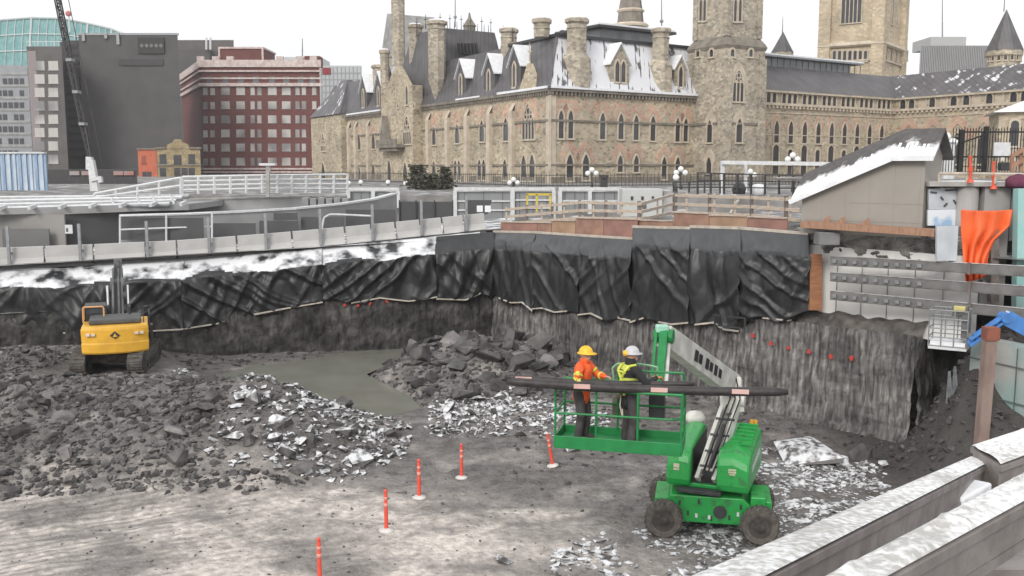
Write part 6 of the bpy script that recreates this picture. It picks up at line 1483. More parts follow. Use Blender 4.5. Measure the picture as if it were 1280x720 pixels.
t = thing('blank_sign', 'blank white sign board fixed on the iron fence', 'sign', P(1252, 187, Yf - .1)); m = MB(); a, b = P(1242.5, 178, Yf - .1), P(1262, 195, Yf - .1); m.bx(a.x, b.x, Yf - .12, Yf - .09, b.z, a.z); m.build('board', WHITEMETAL, t)
t = thing('site_pump', 'small grey machine with chrome parts behind the fence rail', 'machine', P(1256, 212, 35)); m = MB(); q = P(1256, 208, 35); m.box(q, (.4, .3, .3)); m.build('body', DARKMETAL, t, bevel=.04); m = MB(); m.tube(q + Vector((-.2, -.2, .2)), q + Vector((-.2, -.2, .32)), .06, n=8); m.tube(q + Vector((.2, -.2, .2)), q + Vector((.2, -.2, .32)), .06, n=8); m.build('lamp', WHITEMETAL, t)
t = thing('white_kiosk', 'small white kiosk behind the right end of the shed roof', 'kiosk', P(1185, 215, 42)); m = MB(); a, b = P(1182, 178, 42), P(1193, 218, 42); m.bx(a.x, b.x, 42, 43, b.z - .5, a.z); m.build('body', WHITEMETAL, t); m = MB(); m.bx(a.x - .1, b.x + .1, 41.9, 43.1, a.z + .002, a.z + .1); m.build('roof', SNOW, t)
for px, lab in ((1180, 'dark dressed person standing behind the fence beside the white kiosk'),): pass
# turquoise wall on the right
TQ = mat('turquoise_concrete', (.26, .38, .37), (.36, .36, .34), scale=.9, rough=.85, bump=.4, lo=.40, hi=.58)
t = thing('turquoise_wall', 'worn turquoise stained concrete wall behind the rusty pile', 'wall', (13.6, 26, 1.5))
m = MB(); a = Vector((13.3, 27.4)); b = Vector((15.9, 21.0)); ff = Fac(a, b)
m.M = ff.M
def fn(u, v): x = u * ff.L; z = .2 + v * 3.7; return Vector((x, .04 * mn.noise(Vector((x, z, 2))), z))
m.grid(fn, 30, 20); m.bx(0, ff.L, .06, .5, .2, 3.9); m.M = Matrix(); m.build('wall', TQ, t, fix=False)
m = MB(); m.M = ff.M; 
for z in (2.3, 3.3): m.bx(.05, ff.L - .1, -.06, -.045, z, z + .03)
for x in (1.6, 3.4, 5.0): m.bx(x, x + .03, -.06, -.046, .3, 3.85)
m.M = Matrix(); m.build('joint', mat('joint_dark', (.10, .13, .13)), t)
m = MB(); quadpx(m, [(1273, 236), (1340, 234), (1340, 400), (1270, 400)], 29.0, .3); t2 = tag(m.build('turquoise_panel', mat('turquoise_panel', (.26, .50, .48), (.36, .50, .48), scale=1.2, rough=.8)), 'flat turquoise panel at the right edge above the walers', 'panel')
# rusty pile
t = thing('steel_pile', 'rusty upright steel pile standing in the dark slope', 'pile', P(1231, 552, 24.8))
a = P(1229, 556, 24.8) + Vector((-.02, 0, -1.0)); b = P(1241, 412, 25.0); m = MB(); m.bar(a, b, .25, .04, up=(0, 1, 0)); m.bar(a + Vector((-.13, .12, 0)), b + Vector((-.13, .12, 0)), .03, .26, up=(0, 1, 0)); m.bar(a + Vector((.13, .12, 0)), b + Vector((.13, .12, 0)), .03, .26, up=(0, 1, 0))
m.build('beam', mat('pale_rust', (.30, .23, .20), (.20, .14, .12), scale=2, rough=.8, stretch=(1, 1, .4)), t); m = MB(); c_ = P(1241, 412, 25) ; m.box(c_ + Vector((0, .1, -.12)), (.34, .34, .34)); m.build('head', mat('red_rust', (.26, .09, .06), (.18, .07, .05), scale=3, rough=.8), t)
# grey cloths hanging in the dark recess
t = tag(None, '', '') if False else None
for k, (px, y0, y1, w_) in enumerate(((1187, 482, 508, 6), (1194, 476, 504, 7))):
    a = P(px, y0 - 18, 27.6); b = P(px, y1, 27.5); m = MB(); m.loft([[a + Vector((-.03, 0, 0)), a + Vector((.03, 0, 0)), a + Vector((.03, .03, 0)), a + Vector((-.03, .03, 0))], [b + Vector((-w_ * .017, -.08, 0)), b + Vector((w_ * .017, 0, .02)), b + Vector((w_ * .017, .05, 0)), b + Vector((-w_ * .017, .05, 0))]])
    tag(m.build('hanging_cloth', mat('grey_cloth', (.24, .27, .27), (.15, .16, .17), scale=3)), ('left' if k == 0 else 'right') + ' grey cloth strip hanging in the dark recess under the lift basket', 'cloth', 'hanging grey cloths')
# red survey paint on the rock
RP = mat('red_paint', (.50, .06, .05), rough=.6)
def paint(pxs, fnn, grp):
    for i, (px, py) in enumerate(pxs):
        q = (onR if fnn == 'R' else onL)(px, py)[0]; o_ = outR if fnn == 'R' else outL; q = q + Vector((o_.x, o_.y, 0)) * .16
        m = MB(); r = random.Random(px); n = 9; rz_ = math.atan2((CORN - RW_END).y if fnn == 'R' else -oL.x * -1, (CORN - RW_END).x if fnn == 'R' else oL.y)
        e = Vector((o_.y, -o_.x, 0)) if True else None
        pts = [q + (e * math.cos(k * 6.283 / n) + Vector((0, 0, 1)) * math.sin(k * 6.283 / n)) * .07 * r.uniform(.6, 1.5) for k in range(n)]
        m.prism(pts, Vector((o_.x, o_.y, 0)) * .05); tag(m.build('paint_mark', RP), '%s red paint spot from the left on the %s rock wall' % (ORD[i], 'right' if fnn == 'R' else 'far'), 'paint mark', grp)
paint([(945, 419), (968, 429), (990, 434), (1015, 439), (1042, 445), (1069, 447)], 'R', 'red paint spots on the right rock wall')
paint([(431, 381), (447, 381), (462, 379), (483, 376)], 'L', 'red paint spots on the far rock wall')
# ---------------------------------------------------------------- yellow excavator seen from behind
YL = mat('machine_yellow', (.76, .42, .045), (.62, .34, .04), scale=2, rough=.4, spec=.5)
TRK = mat('muddy_track', (.12, .11, .10), (.06, .055, .05), scale=6, rough=.95, bump=.5)
LENS = mat('lamp_lens', (.75, .70, .62), (.6, .5, .4), rough=.2)
bx0 = G(139, 466, 1.05); ex = thing('excavator', 'yellow tracked excavator seen from behind on the rubble heap', 'excavator', (bx0.x - .48, bx0.y + 1.8, .92), R(21)); ex.scale = (.9, .9, .9)
for p_ in ((bx0.x, bx0.y),): pass
EM = frame(ex.location, R(21)) @ Matrix.Scale(.9, 4); TM = frame(ex.location, R(9)) @ Matrix.Scale(.9, 4); zb = .05
for s in (-1, 1):
    m = MB(); m.M = TM
    prof = [(-2.0, .25), (-1.8, .02), (1.8, .02), (2.0, .25), (2.05, .5), (1.85, .82), (1.5, .92), (-1.5, .92), (-1.85, .82), (-2.05, .5)]
    x0, x1 = (-1.45, -.85) if s < 0 else (.85, 1.45)
    m.prism([(x0, y, z) for y, z in prof], (x1 - x0, 0, 0))
    # grouser bars
    for i in range(len(prof)):
        a = prof[i]; b = prof[(i + 1) % len(prof)]; L_ = math.hypot(b[0] - a[0], b[1] - a[1]); n = max(1, int(L_ / .17))
        for k in range(n):
            f = (k + .5) / n; y = a[0] + (b[0] - a[0]) * f; z = a[1] + (b[1] - a[1]) * f; m.bar((x0 - .02, y, z), (x1 + .02, y, z), .05, .07, up=(0, b[1] - a[1], -(b[0] - a[0])) if True else (0, 0, 1))
    m.M = Matrix(); o = m.build('track', TRK, ex)
    w_ = MB(); w_.M = TM
    for y in (-1.65, -.9, -.3, .3, .9, 1.65): w_.tube((x0 - .03, y, .45 if abs(y) > 1.2 else .3), (x1 + .03, y, .45 if abs(y) > 1.2 else .3), .3 if abs(y) > 1.2 else .16, n=14)
    w_.build('roller', DARKMETAL, o)
m = MB(); m.M = TM; m.bx(-.85, .85, -1.0, 1.0, .35, .75); m.M = Matrix(); m.build('undercarriage', TRK, ex, bevel=.05)
m = MB(); m.M = EM; m.tube((0, 0, .75), (0, 0, 1.0), .65, n=20); m.bx(-1.2, 1.2, -1.3, 1.6, .98, 1.2); m.M = Matrix(); m.build('slew_ring', DARKMETAL, ex)
m = MB(); m.M = EM      # rounded counterweight
n = 14; pts = []
for i in range(n + 1):
    t_ = -1 + 2 * i / n; pts.append((1.33 * t_, -1.75 - .28 * (1 - abs(t_) ** 2.6)))
ring = lambda z, k: [(x * k, (y + 1.2) * k - 1.2, z) for x, y in pts] + [(1.33 * k, -1.0, z), (-1.33 * k, -1.0, z)]
m.loft([ring(.92, .93), ring(1.0, .99), ring(1.35, 1.0), ring(1.42, .985), ring(1.95, 1.0), ring(2.08, .97)])
m.M = Matrix(); cw = m.build('counterweight', YL, ex, bevel=.03)
m = MB(); m.M = EM
for s in (-1, 1):
    for dx in (0, .2):
        x = s * (1.05 - .0) - s * dx; m.box((x, -1.93 + .04 * (dx > 0) * -1, 1.78), (.15, .12, .1))
m.M = Matrix(); m.build('rear_lamp', LENS, cw)
m = MB(); m.M = EM       # dark diamond emblem with a triangle
m.prism([(0, -2.06, 1.57), (.2, -2.06, 1.72), (0, -2.06, 1.90), (-.2, -2.06, 1.72)], (0, .05, 0)); m.M = Matrix(); e_ = m.build('emblem', DARKMETAL, cw)
m = MB(); m.M = EM; m.prism([(-.09, -2.075, 1.66), (.09, -2.075, 1.66), (0, -2.075, 1.82)], (0, .012, 0)); m.M = Matrix(); m.build('emblem_mark', YL, e_)
m = MB(); m.M = EM; m.bx(-1.32, 1.32, -.98, 1.2, 1.2, 2.0); m.M = Matrix(); m.build('body', YL, ex, bevel=.05)
m = MB(); m.M = EM; m.bx(-1.02, 1.05, -1.35, .4, 2.1, 2.30); m.M = Matrix(); m.build('engine_cover', mat('cover_grey', (.085, .088, .09), (.06, .06, .062), rough=.6), ex, bevel=.05)
m = MB(); m.M = EM; m.tube((.6, -.7, 2.4), (.6, -.7, 2.75), .07, n=10); m.tube((1.15, -1.2, 2.0), (1.15, -1.2, 2.75), .02, n=5); m.M = Matrix(); m.build('exhaust', DARKMETAL, ex)
# cab at the left front, with guard rail
m = MB(); m.M = EM; m.loft([[(-1.3, .45, 1.2), (-.35, .45, 1.2), (-.35, 2.0, 1.2), (-1.3, 2.0, 1.2)], [(-1.3, .45, 2.35), (-.35, .45, 2.35), (-.35, 2.05, 2.2), (-1.3, 2.05, 2.2)], [(-1.24, .5, 2.6), (-.4, .5, 2.6), (-.4, 1.7, 2.6), (-1.24, 1.7, 2.6)]]); m.M = Matrix(); cb = m.build('cab', mat('cab_glass', (.05, .055, .06), (.03, .032, .035), rough=.2), ex, bevel=.04)
m = MB(); m.M = EM; m.bx(-1.28, -.36, .45, 1.75, 2.605, 2.66); m.M = Matrix(); m.build('cab_roof', DARKMETAL, cb, bevel=.02)
m = MB(); m.M = EM
m.path([(-1.28, -.2, 2.05), (-1.28, -.2, 2.65), (-1.24, -.2, 2.72), (-.50, -.2, 2.72), (-.45, -.2, 2.65), (-.45, -.2, 2.2)], .035); m.path([(-1.28, .4, 2.1), (-1.28, .4, 2.65), (-1.28, -.2, 2.65)], .03); m.M = Matrix(); m.build('guard_rail', mat('pale_orange', (.72, .38, .16), rough=.5), ex)
m = MB(); m.M = EM; m.path([(1.38, -1.0, 1.3), (1.38, -1.0, 2.4), (1.38, .6, 2.4), (1.38, .6, 1.3)], .025); m.box((1.45, -.9, 1.6), (.12, .5, .7)); m.M = Matrix(); m.build('side_step', DARKMETAL, ex)
BG = mat('boom_grey', (.15, .155, .155), (.09, .092, .095), scale=2, rough=.5)
m = MB(); m.M = EM; bxm = .08
pr = [(bxm, .9, 1.6), (bxm, 2.5, 3.35), (bxm, 3.6, 3.75), (bxm, 5.2, 3.6)]
for i in range(3): m.bar(pr[i], pr[i + 1], .52 - .06 * i, .62 - .05 * i, w2=.46 - .06 * i, h2=.57 - .06 * i)
m.tube((bxm - .3, 2.5, 3.35), (bxm + .3, 2.5, 3.35), .33, n=14); m.tube((bxm - .24, 3.6, 3.75), (bxm + .24, 3.6, 3.75), .27, n=14)
m.M = Matrix(); bo = m.build('boom', BG, ex, bevel=.03)
CHR = mat('chrome', (.75, .76, .78), rough=.18, metal=.9)
for s in (-1, 1):
    m = MB(); m.M = EM; x = bxm + s * .42; m.tube((x, 1.4, 1.5), (x, 2.05, 2.45), .11, n=12); m.M = Matrix(); c_ = m.build('cylinder', BG, bo); m = MB(); m.M = EM; m.tube((x, 2.05, 2.45), (x, 2.5, 3.3), .062, n=10); m.M = Matrix(); m.build('rod', CHR, c_)
m = MB(); m.M = EM; m.tube((bxm, 2.9, 3.7), (bxm, 4.6, 4.15), .1, n=10); m.tube((bxm, 4.3, 4.1), (bxm, 5.3, 4.25), .06, n=8); m.M = Matrix(); m.build('stick_cylinder', DARKMETAL, bo)
for dx in (-.12, -.04, .12):
    m = MB(); m.M = EM; m.path([(bxm + dx, .8, 1.95), (bxm + dx, 1.5, 2.78), (bxm + dx, 2.4, 3.68), (bxm + dx, 3.5, 4.06), (bxm + dx, 4.6, 4.1)], .03, 6); m.M = Matrix(); m.build('hose', BLACK, bo)
m = MB(); m.M = EM; m.bar((bxm, 5.5, 4.05), (bxm, 4.7, 1.4), .34, .5, w2=.28, h2=.3); m.bar((bxm, 5.2, 3.6), (bxm, 5.35, 4.25), .36, .5); m.M = Matrix(); st = m.build('stick', BG, ex, bevel=.03)
m = MB(); m.M = EM; pf = [(4.9, 1.5), (4.2, 1.35), (3.85, .8), (4.0, .2), (4.5, -.05), (5.0, .15), (4.85, .45), (4.6, .9)]
m.prism([(bxm - .6, y, z) for y, z in pf], (1.2, 0, 0))
for k in range(5): m.bar((bxm - .52 + k * .26, 4.9, .15), (bxm - .52 + k * .26, 5.2, .25), .1, .07)
m.M = Matrix(); m.build('bucket', DARKMETAL, st, bevel=.02)

# ---------------------------------------------------------------- green articulated boom lift
GRN = mat('lift_green', (.018, .29, .058), (.030, .17, .050), scale=5, detail=10, lo=.34, hi=.46, rough=.35, spec=.5)
GRND = mat('basket_green', (.015, .22, .06), (.012, .16, .045), scale=4, rough=.5)
LWH = mat('boom_white', (.62, .62, .58), (.42, .41, .38), scale=3, rough=.45)
TYRE = mat('muddy_tyre', (.13, .115, .10), (.06, .055, .05), scale=6, rough=.95, bump=.4)
wa, wb_ = G(829, 671, .0), G(949, 680, .0)
zg = max(gh(wa.x, wa.y), gh(wb_.x, wb_.y)) - .02
u2 = (wb_ - wa).to_2d().normalized(); v2 = Vector((-u2.y, u2.x)); wbs = (wb_ - wa).length
cc = (wa.to_2d() + wb_.to_2d()) / 2 + v2 * .95; crz = math.atan2(u2.y, u2.x)
lift = thing('boom_lift', 'bright green boom lift with white arm and raised green basket', 'boom lift', (cc.x, cc.y, zg), crz)
CM = frame((cc.x, cc.y, zg), crz)
hw = wbs / 2
# wheel built once, then copied with its parts
wr_, ww = .45, .34
def wheel_mesh():
    m = MB(); N = 40; prof = [(.27, -ww / 2 + .02), (.40, -ww / 2), (.435, -ww / 2 + .05), (.44, 0), (.435, ww / 2 - .05), (.40, ww / 2), (.27, ww / 2 - .02)]
    m.loft([[Vector((r * math.cos(6.28318 * i / N), y, r * math.sin(6.28318 * i / N))) for i in range(N)] for r, y in prof], cap=False)
    for i in range(22):
        a = 6.28318 * i / 22
        for s in (-1, 1):
            a2 = a + (.14 if s > 0 else 0); m.bar((.445 * math.cos(a2), s * .01, .445 * math.sin(a2)), (.44 * math.cos(a2 + .12), s * ww * .52, .44 * math.sin(a2 + .12)), .035, .03, up=(math.cos(a2), 0, math.sin(a2)))
    t = m.mesh('tyre', TYRE)
    m = MB(); N = 24
    m.loft([[Vector((r * math.cos(6.28318 * i / N), y, r * math.sin(6.28318 * i / N))) for i in range(N)] for r, y in [(.275, -ww / 2 + .03), (.25, -ww / 2 + .05), (.21, -.05), (.12, -.05), (.11, -ww / 2 - .02), (.05, -ww / 2 - .04)]], cap=True)
    m.tube((0, -.05, 0), (0, .15, 0), .12, n=12)
    for i in range(8): a = 6.28318 * i / 8; m.tube((.155 * math.cos(a), -.09, .155 * math.sin(a)), (.155 * math.cos(a), -.05, .155 * math.sin(a)), .016, n=6)
    return t, m.mesh('rim', mat('muddy_rim', (.07, .062, .055), (.035, .03, .028), scale=7, rough=.8))
tm, rm_ = wheel_mesh()
for i, (x, y) in enumerate(((-hw, -.95), (hw, -.95), (-hw, .95), (hw, .95))):
    w_ = bpy.data.objects.new('wheel', None); C.objects.link(w_); w_.parent = lift; w_.location = (x, y, wr_); w_.rotation_euler = (0, (i * .5), 0 if y < 0 else math.pi)
    for nm, me in (('tyre', tm), ('rim', rm_)):
        q = bpy.data.objects.new(nm, me); C.objects.link(q); q.parent = w_
m = MB(); m.M = CM      # chassis
m.prism([(-1.02, -.72, .32), (.95, -.72, .32), (.95, -.72, .78), (.72, -.72, .98), (-.98, -.72, .98), (-1.02, -.72, .8)], (0, 1.44, 0))
m.bx(-1.35, -1.0, -.62, .62, .45, .86); m.bx(.94, 1.4, -.62, .62, .42, .92); m.bx(.9, 1.25, -.75, -.25, .7, 1.05)
m.M = Matrix(); ch = m.build('chassis', GRN, lift, bevel=.03)
m = MB(); m.M = CM
for x in (-1.17, 1.17): m.bar((x, -.8, .45), (x, .8, .45), .16)
m.tube((.2, -.725, .62), (.2, -.745, .62), .16, n=16); 
for x, z in ((-.75, .8), (-.55, .55), (-.3, .85), (.42, .5), (.68, .78), (0, .45)): m.box((x, -.728, z), (.05, .02, .12))
m.M = Matrix(); m.build('axle', DARKMETAL, ch)
m = MB(); m.M = CM
for x, z in ((-.72, .52), (-.35, .5), (-.05, .48), (.62, .6)): m.box((x, -.733, z), (.06, .012, .1))
m.M = Matrix(); m.build('decal', WHITEMETAL, ch)
# turret
fc = P(884, 596, 22.15); hd = Vector((.36, .93)).normalized(); trz = math.atan2(hd.y, hd.x) - math.pi / 2
tc = fc.to_2d() + hd * 1.15; TU = frame((tc.x, tc.y, zg), trz)
m = MB(); m.M = TU; m.tube((0, .0, .98), (0, .0, 1.12), .5, n=24); m.bx(-.85, .85, -1.0, 1.2, 1.1, 1.2); m.M = Matrix(); m.build('turntable', GRN, lift, bevel=.02)
def pod(x0, x1, y0, y1, zt, nm, flip=1):
    m = MB(); m.M = TU
    prof = [(y0, 1.12), (y0 - .06, 1.3), (y0 - .04, zt - .42), (y0 + .05, zt - .22), (y0 + .28, zt - .12), (y1 - .35, zt + .06), (y1 - .08, zt - .02), (y1, zt - .3), (y1, 1.25), (y1 - .1, 1.12)]
    w_ = x1 - x0
    rings = [[(x0 + w_ * .0, y, z) for y, z in prof], [(x0 + w_ * .5, y, z + (.05 if z > 1.6 else 0)) for y, z in prof], [(x1, y + (.0), z - (.10 if z > 1.6 else 0)) for y, z in prof]] if flip > 0 else [[(x0, y, z - (.12 if z > 1.6 else 0)) for y, z in prof], [(x0 + w_ * .5, y, z + (.05 if z > 1.6 else 0)) for y, z in prof], [(x1, y, z) for y, z in prof]]
    m.loft(rings); m.M = Matrix(); return m.build(nm, GRN, lift, bevel=.06)
pr_ = pod(.22, .98, -1.15, 1.35, 2.18, 'hood'); pl_ = pod(-1.0, -.42, -1.05, 1.25, 2.12, 'hood', -1)
DEC = mat('pale_decal', (.62, .58, .45), (.45, .42, .3), rough=.5)
m = MB(); m.M = TU; m.bx(.50, .68, -1.215, -1.20, 1.62, 1.66); m.bx(.50, .68, -1.215, -1.20, 1.68, 1.72); m.bx(.52, .66, -1.215, -1.20, 1.57, 1.60); m.M = Matrix(); m.build('decal', DEC, pr_)
m = MB(); m.M = TU; m.bx(-.82, -.68, -1.115, -1.10, 1.52, 1.56); m.bx(-.82, -.68, -1.115, -1.10, 1.58, 1.68); m.M = Matrix(); m.build('decal', DEC, pl_)
m = MB(); m.M = TU
for i in range(7): m.bx(.982, .992, -.6 + i * .2, -.48 + i * .2, 1.52 + i * .012, 1.68 + i * .012)
m.M = Matrix(); m.build('side_lettering', WHITEMETAL, pr_)
m = MB(); m.M = TU
for k in range(6): m.bx(.45, .92, -.5 + k * .26, -.42 + k * .26, 2.13 + k * .022, 2.20 + k * .022)
m.M = Matrix(); m.build('hood_rib', GRN, pr_)
m = MB(); m.M = TU; m.bx(-.41, .21, -.9, 1.0, 1.2, 1.35); m.bx(-.42, -.405, -.8, 1.1, 1.3, 2.0); m.bx(.2, .215, -.8, 1.2, 1.3, 2.0); m.M = Matrix(); m.build('bay_liner', BLACK, lift)
m = MB(); m.M = TU; m.bx(-.7, .35, -1.32, -1.08, 1.05, 1.13); m.M = Matrix(); m.build('front_step', DARKMETAL, lift, bevel=.01)
m = MB(); m.M = TU; m.smooth = True; m.lathe([(.05, 2.1), (.26, 2.12), (.28, 2.25), (.18, 2.38), (.03, 2.42)], (-.75, 1.25, 0), 12); m.M = Matrix(); m.build('tank_cap', LWH, lift)
m = MB(); m.M = TU; m.tube((.72, 1.15, 2.2), (.72, 1.15, 2.34), .05, n=8); m.tube((.8, 1.3, 2.2), (.8, 1.3, 2.3), .05, n=8); m.M = Matrix(); m.build('beacon', mat('amber', (.7, .35, .04), rough=.3), lift)
# lower riser: twin white arms leaning back
e0 = TU @ Vector((-.06, -.95, 1.28)); e1 = P(916, 500, 23.6); rx_ = Vector((math.cos(trz), math.sin(trz), 0))
m = MB()
for s in (-1, 1): m.bar(e0 + rx_ * s * .2, e1 + rx_ * s * .17, .10, .24)
m.bar(e0 + Vector((0, .05, .25)), e1 - Vector((0, 0, .35)), .34, .05)
m.build('riser', LWH, lift, bevel=.01)
m = MB(); d = (e1 - e0)
for f in (.12, .3, .5, .7): q = e0 + d * f + Vector((0, -.05, .12)); m.tube(q - rx_ * .24, q + rx_ * .22, .035, n=6)
m.tube(e0 + d * .1 + Vector((0, -.1, .14)), e0 + d * .62 + Vector((0, -.12, .16)), .06, n=10); m.tube(e0 + d * .05 - rx_ * .1 + Vector((0, -.1, .17)), e1 - rx_ * .12 + Vector((0, -.1, .05)), .02, n=5)
m.build('riser_cylinder', DARKMETAL, lift)
k0 = P(912, 482, 23.7); m = MB(); m.bar(e1 + Vector((0, 0, -.3)), k0 + Vector((0, 0, .22)), .52, .42, w2=.5, h2=.34); m.tube(k0 - rx_ * .3, k0 + rx_ * .3, .2, n=16); m.tube(e1 - rx_ * .3, e1 + rx_ * .3, .17, n=16); m.build('knuckle', LWH, lift, bevel=.02)
b1 = P(830, 420, 19.6)
m = MB(); m.bar(k0 + Vector((.1, .1, -.05)), b1, .34, .60, w2=.26, h2=.46); upb = m.build('upper_boom', LWH, lift, bevel=.012)
m = MB(); dd = (b1 - k0).normalized(); sd_ = dd.cross(Vector((0, 0, 1))).normalized(); sd_ = sd_ if sd_.dot(Vector((0, -1, 0))) > 0 else -sd_
# dark lettering blocks on the arm's side
for i, f in enumerate((.30, .37, .44, .50, .60, .66)):
    q = k0.lerp(b1, f) + sd_ * ((.34 - .08 * f) * .5 + .03)
    m.bar(q - dd * .11, q + dd * .11, .012, .24 if i % 2 else .2)
m.build('lettering', BLACK, upb)
m = MB(); m.path([k0 + Vector((0, -.05, .3)), k0.lerp(b1, .3) + Vector((0, 0, .32)), k0.lerp(b1, .6) + Vector((0, 0, .24)), b1 + Vector((0, 0, .2))], .022, 6); m.build('hose', BLACK, upb)
for s_, o__ in ((-.12, .0), (.0, .05), (.12, .02)):
    m = MB(); m.path([e0 + rx_ * s_ + Vector((0, -.12, .2)), e0.lerp(e1, .4) + rx_ * s_ + Vector((0, -.2 - o__, .22)), e1 + rx_ * s_ + Vector((0, -.25, .1)), k0 + rx_ * s_ + Vector((0, -.3, .1)), k0 + rx_ * s_ * .8 + Vector((0, -.12, .36))], .018, 6); m.build('hose', BLACK, lift)
# jib down to the basket
zf = 3.66
pA = G(694, 555, zf); pB = G(851, 566, zf); ub = (pB - pA).to_2d().normalized(); vb = Vector((-ub.y, ub.x)); BW = (pB - pA).length; BD = .92; brz = math.atan2(ub.y, ub.x)
BMx = frame((pA.x, pA.y, zf), brz)
j0 = b1; j1 = BMx @ Vector((BW * .77, BD + .12, .55)); j2 = BMx @ Vector((BW * .77, BD + .05, .5))
m = MB(); m.bar(j0 + Vector((0, 0, .1)), j1, .16, .2); m.bar(j0 + Vector((-.16, 0, .12)), j1 + Vector((-.14, 0, .1)), .06, .08); m.tube(j0 - rx_ * .2, j0 + rx_ * .2, .15, n=14); m.build('jib', GRND, lift, bevel=.01)
m = MB(); m.tube(j0 + Vector((.12, .1, -.05)), j1 + Vector((.15, .05, .15)), .045, n=10); m.build('jib_cylinder', LWH, lift)
m = MB(); m.box(j0 + Vector((-.05, -.02, .16)), (.26, .2, .16)); m.build('jib_cap', mat('mint_cap', (.35, .62, .50), rough=.4), lift, bevel=.03)
m = MB(); m.box(j1 + Vector((0, 0, .1)), (.3, .25, .6), rz=brz); m.build('rotator', DARKMETAL, lift, bevel=.02)
# basket
bk_ = MB(); bk_.M = BMx
bk_.bx(0, BW, 0, BD, -.06, 0); bk_.bx(0, BW, -.025, 0, -.07, .17); bk_.bx(0, BW, BD, BD + .025, -.07, .13); bk_.bx(-.025, 0, -.02, BD + .02, -.07, .15); bk_.bx(BW, BW + .025, -.02, BD + .02, -.07, .15); bk_.M = Matrix(); bkt = bk_.build('basket_floor', GRND, lift, bevel=.01)
m = MB(); m.M = BMx; r = .022; ZT1, ZM = 1.06, .60
for y in (0, BD):
    for x in ((0, BW * .33, BW * .66, BW) if y == 0 else (0, BW * .45, BW * .62, BW)): m.tube((x, y, .1), (x, y, ZT1 + (.16 if y and x in (BW * .45,) else 0)), r, n=8)
m.path([(0, 0, ZT1), (BW, 0, ZT1), (BW, BD, ZT1 + .0), (0, BD, ZT1), (0, 0, ZT1)], r + .004)
m.path([(0, 0, ZM), (BW - .15, 0, ZM), (BW, .12, ZM), (BW, BD, ZM), (0, BD, ZM), (0, 0, ZM)], r)
m.path([(BW * .62, BD, ZT1), (BW * .62, BD - .05, ZT1 + .22), (BW * .98, BD - .05, ZT1 + .22), (BW, BD, ZT1)], r)
m.M = Matrix(); m.build('basket_rail', GRND, lift)
m = MB(); m.M = BMx; m.path([(BW * .42, BD, ZT1 - .1), (BW * .40, BD, ZT1 + .24), (BW * .44, BD, ZT1 + .33), (BW * .56, BD, ZT1 + .35), (BW * .70, BD, ZT1 + .33), (BW * .77, BD, ZT1 + .3), (BW * .77, BD, ZT1)], .02); m.M = Matrix(); m.build('control_guard', mat('pale_green_tube', (.25, .50, .28), rough=.5), lift)
m = MB(); m.M = BMx; m.bx(BW * .44, BW * .6, BD - .18, BD - .03, .75, 1.02); m.bx(BW * .40, BW * .62, BD + .03, BD + .06, .3, .75); m.M = Matrix(); m.build('control_box', mat('olive_grey_box', (.20, .19, .15), (.14, .13, .1), rough=.7), lift, bevel=.02)
# wrapped steel bars lying along the near rail
PIPE = mat('wrapped_black_bar', (.045, .04, .04), (.025, .022, .022), scale=5, rough=.5, bump=.3)
LBL = mat('pink_label', (.62, .42, .38), (.55, .33, .30), rough=.6)
def bundle(a, b, r, label, labs):
    t = thing('wrapped_bar', label, 'bar', a, 0, 'wrapped black bars'); m = MB(); n = 26; d = (b - a)
    rings = []
    for i in range(n + 1):
        q = a + d * i / n; rr = r * (1 + .10 * mn.noise(Vector((i * .7, r * 50, 0)))) * (.6 if i in (0, n) else 1); q = q + Vector((0, 0, -.05 * math.sin(math.pi * i / n) + .006 * mn.noise(Vector((i, 3, 1)))))
        x = d.normalized(); y = x.cross(Vector((0, 0, 1))).normalized(); z = y.cross(x) * -1
        rings.append([q + (y * math.cos(6.28318 * k / 12) + z * math.sin(6.28318 * k / 12)) * rr for k in range(12)])
    m.smooth = True; m.loft(rings); m.build('wrap', PIPE, t)
    for f in labs:
        q = a + d * f + Vector((0, 0, -.05 * math.sin(math.pi * f))); m = MB(); dn = d.normalized(); q = q + Vector((0, -r * .98, r * .2)); m.bar(q - dn * .15, q + dn * .15, .04, r * .9); m.build('label', LBL, t)
    return t
yy = pA.y - .12
bundle(P(634, 477, yy + .0), P(985, 490, yy - .45), .085, 'thick black wrapped bar nearer the camera lying along the basket rail', (.27, .545, .83))
bundle(P(631, 471, yy + .16), P(868, 480, yy - .1), .06, 'thinner black wrapped bar behind the thick one, sticking out left', (.10,))

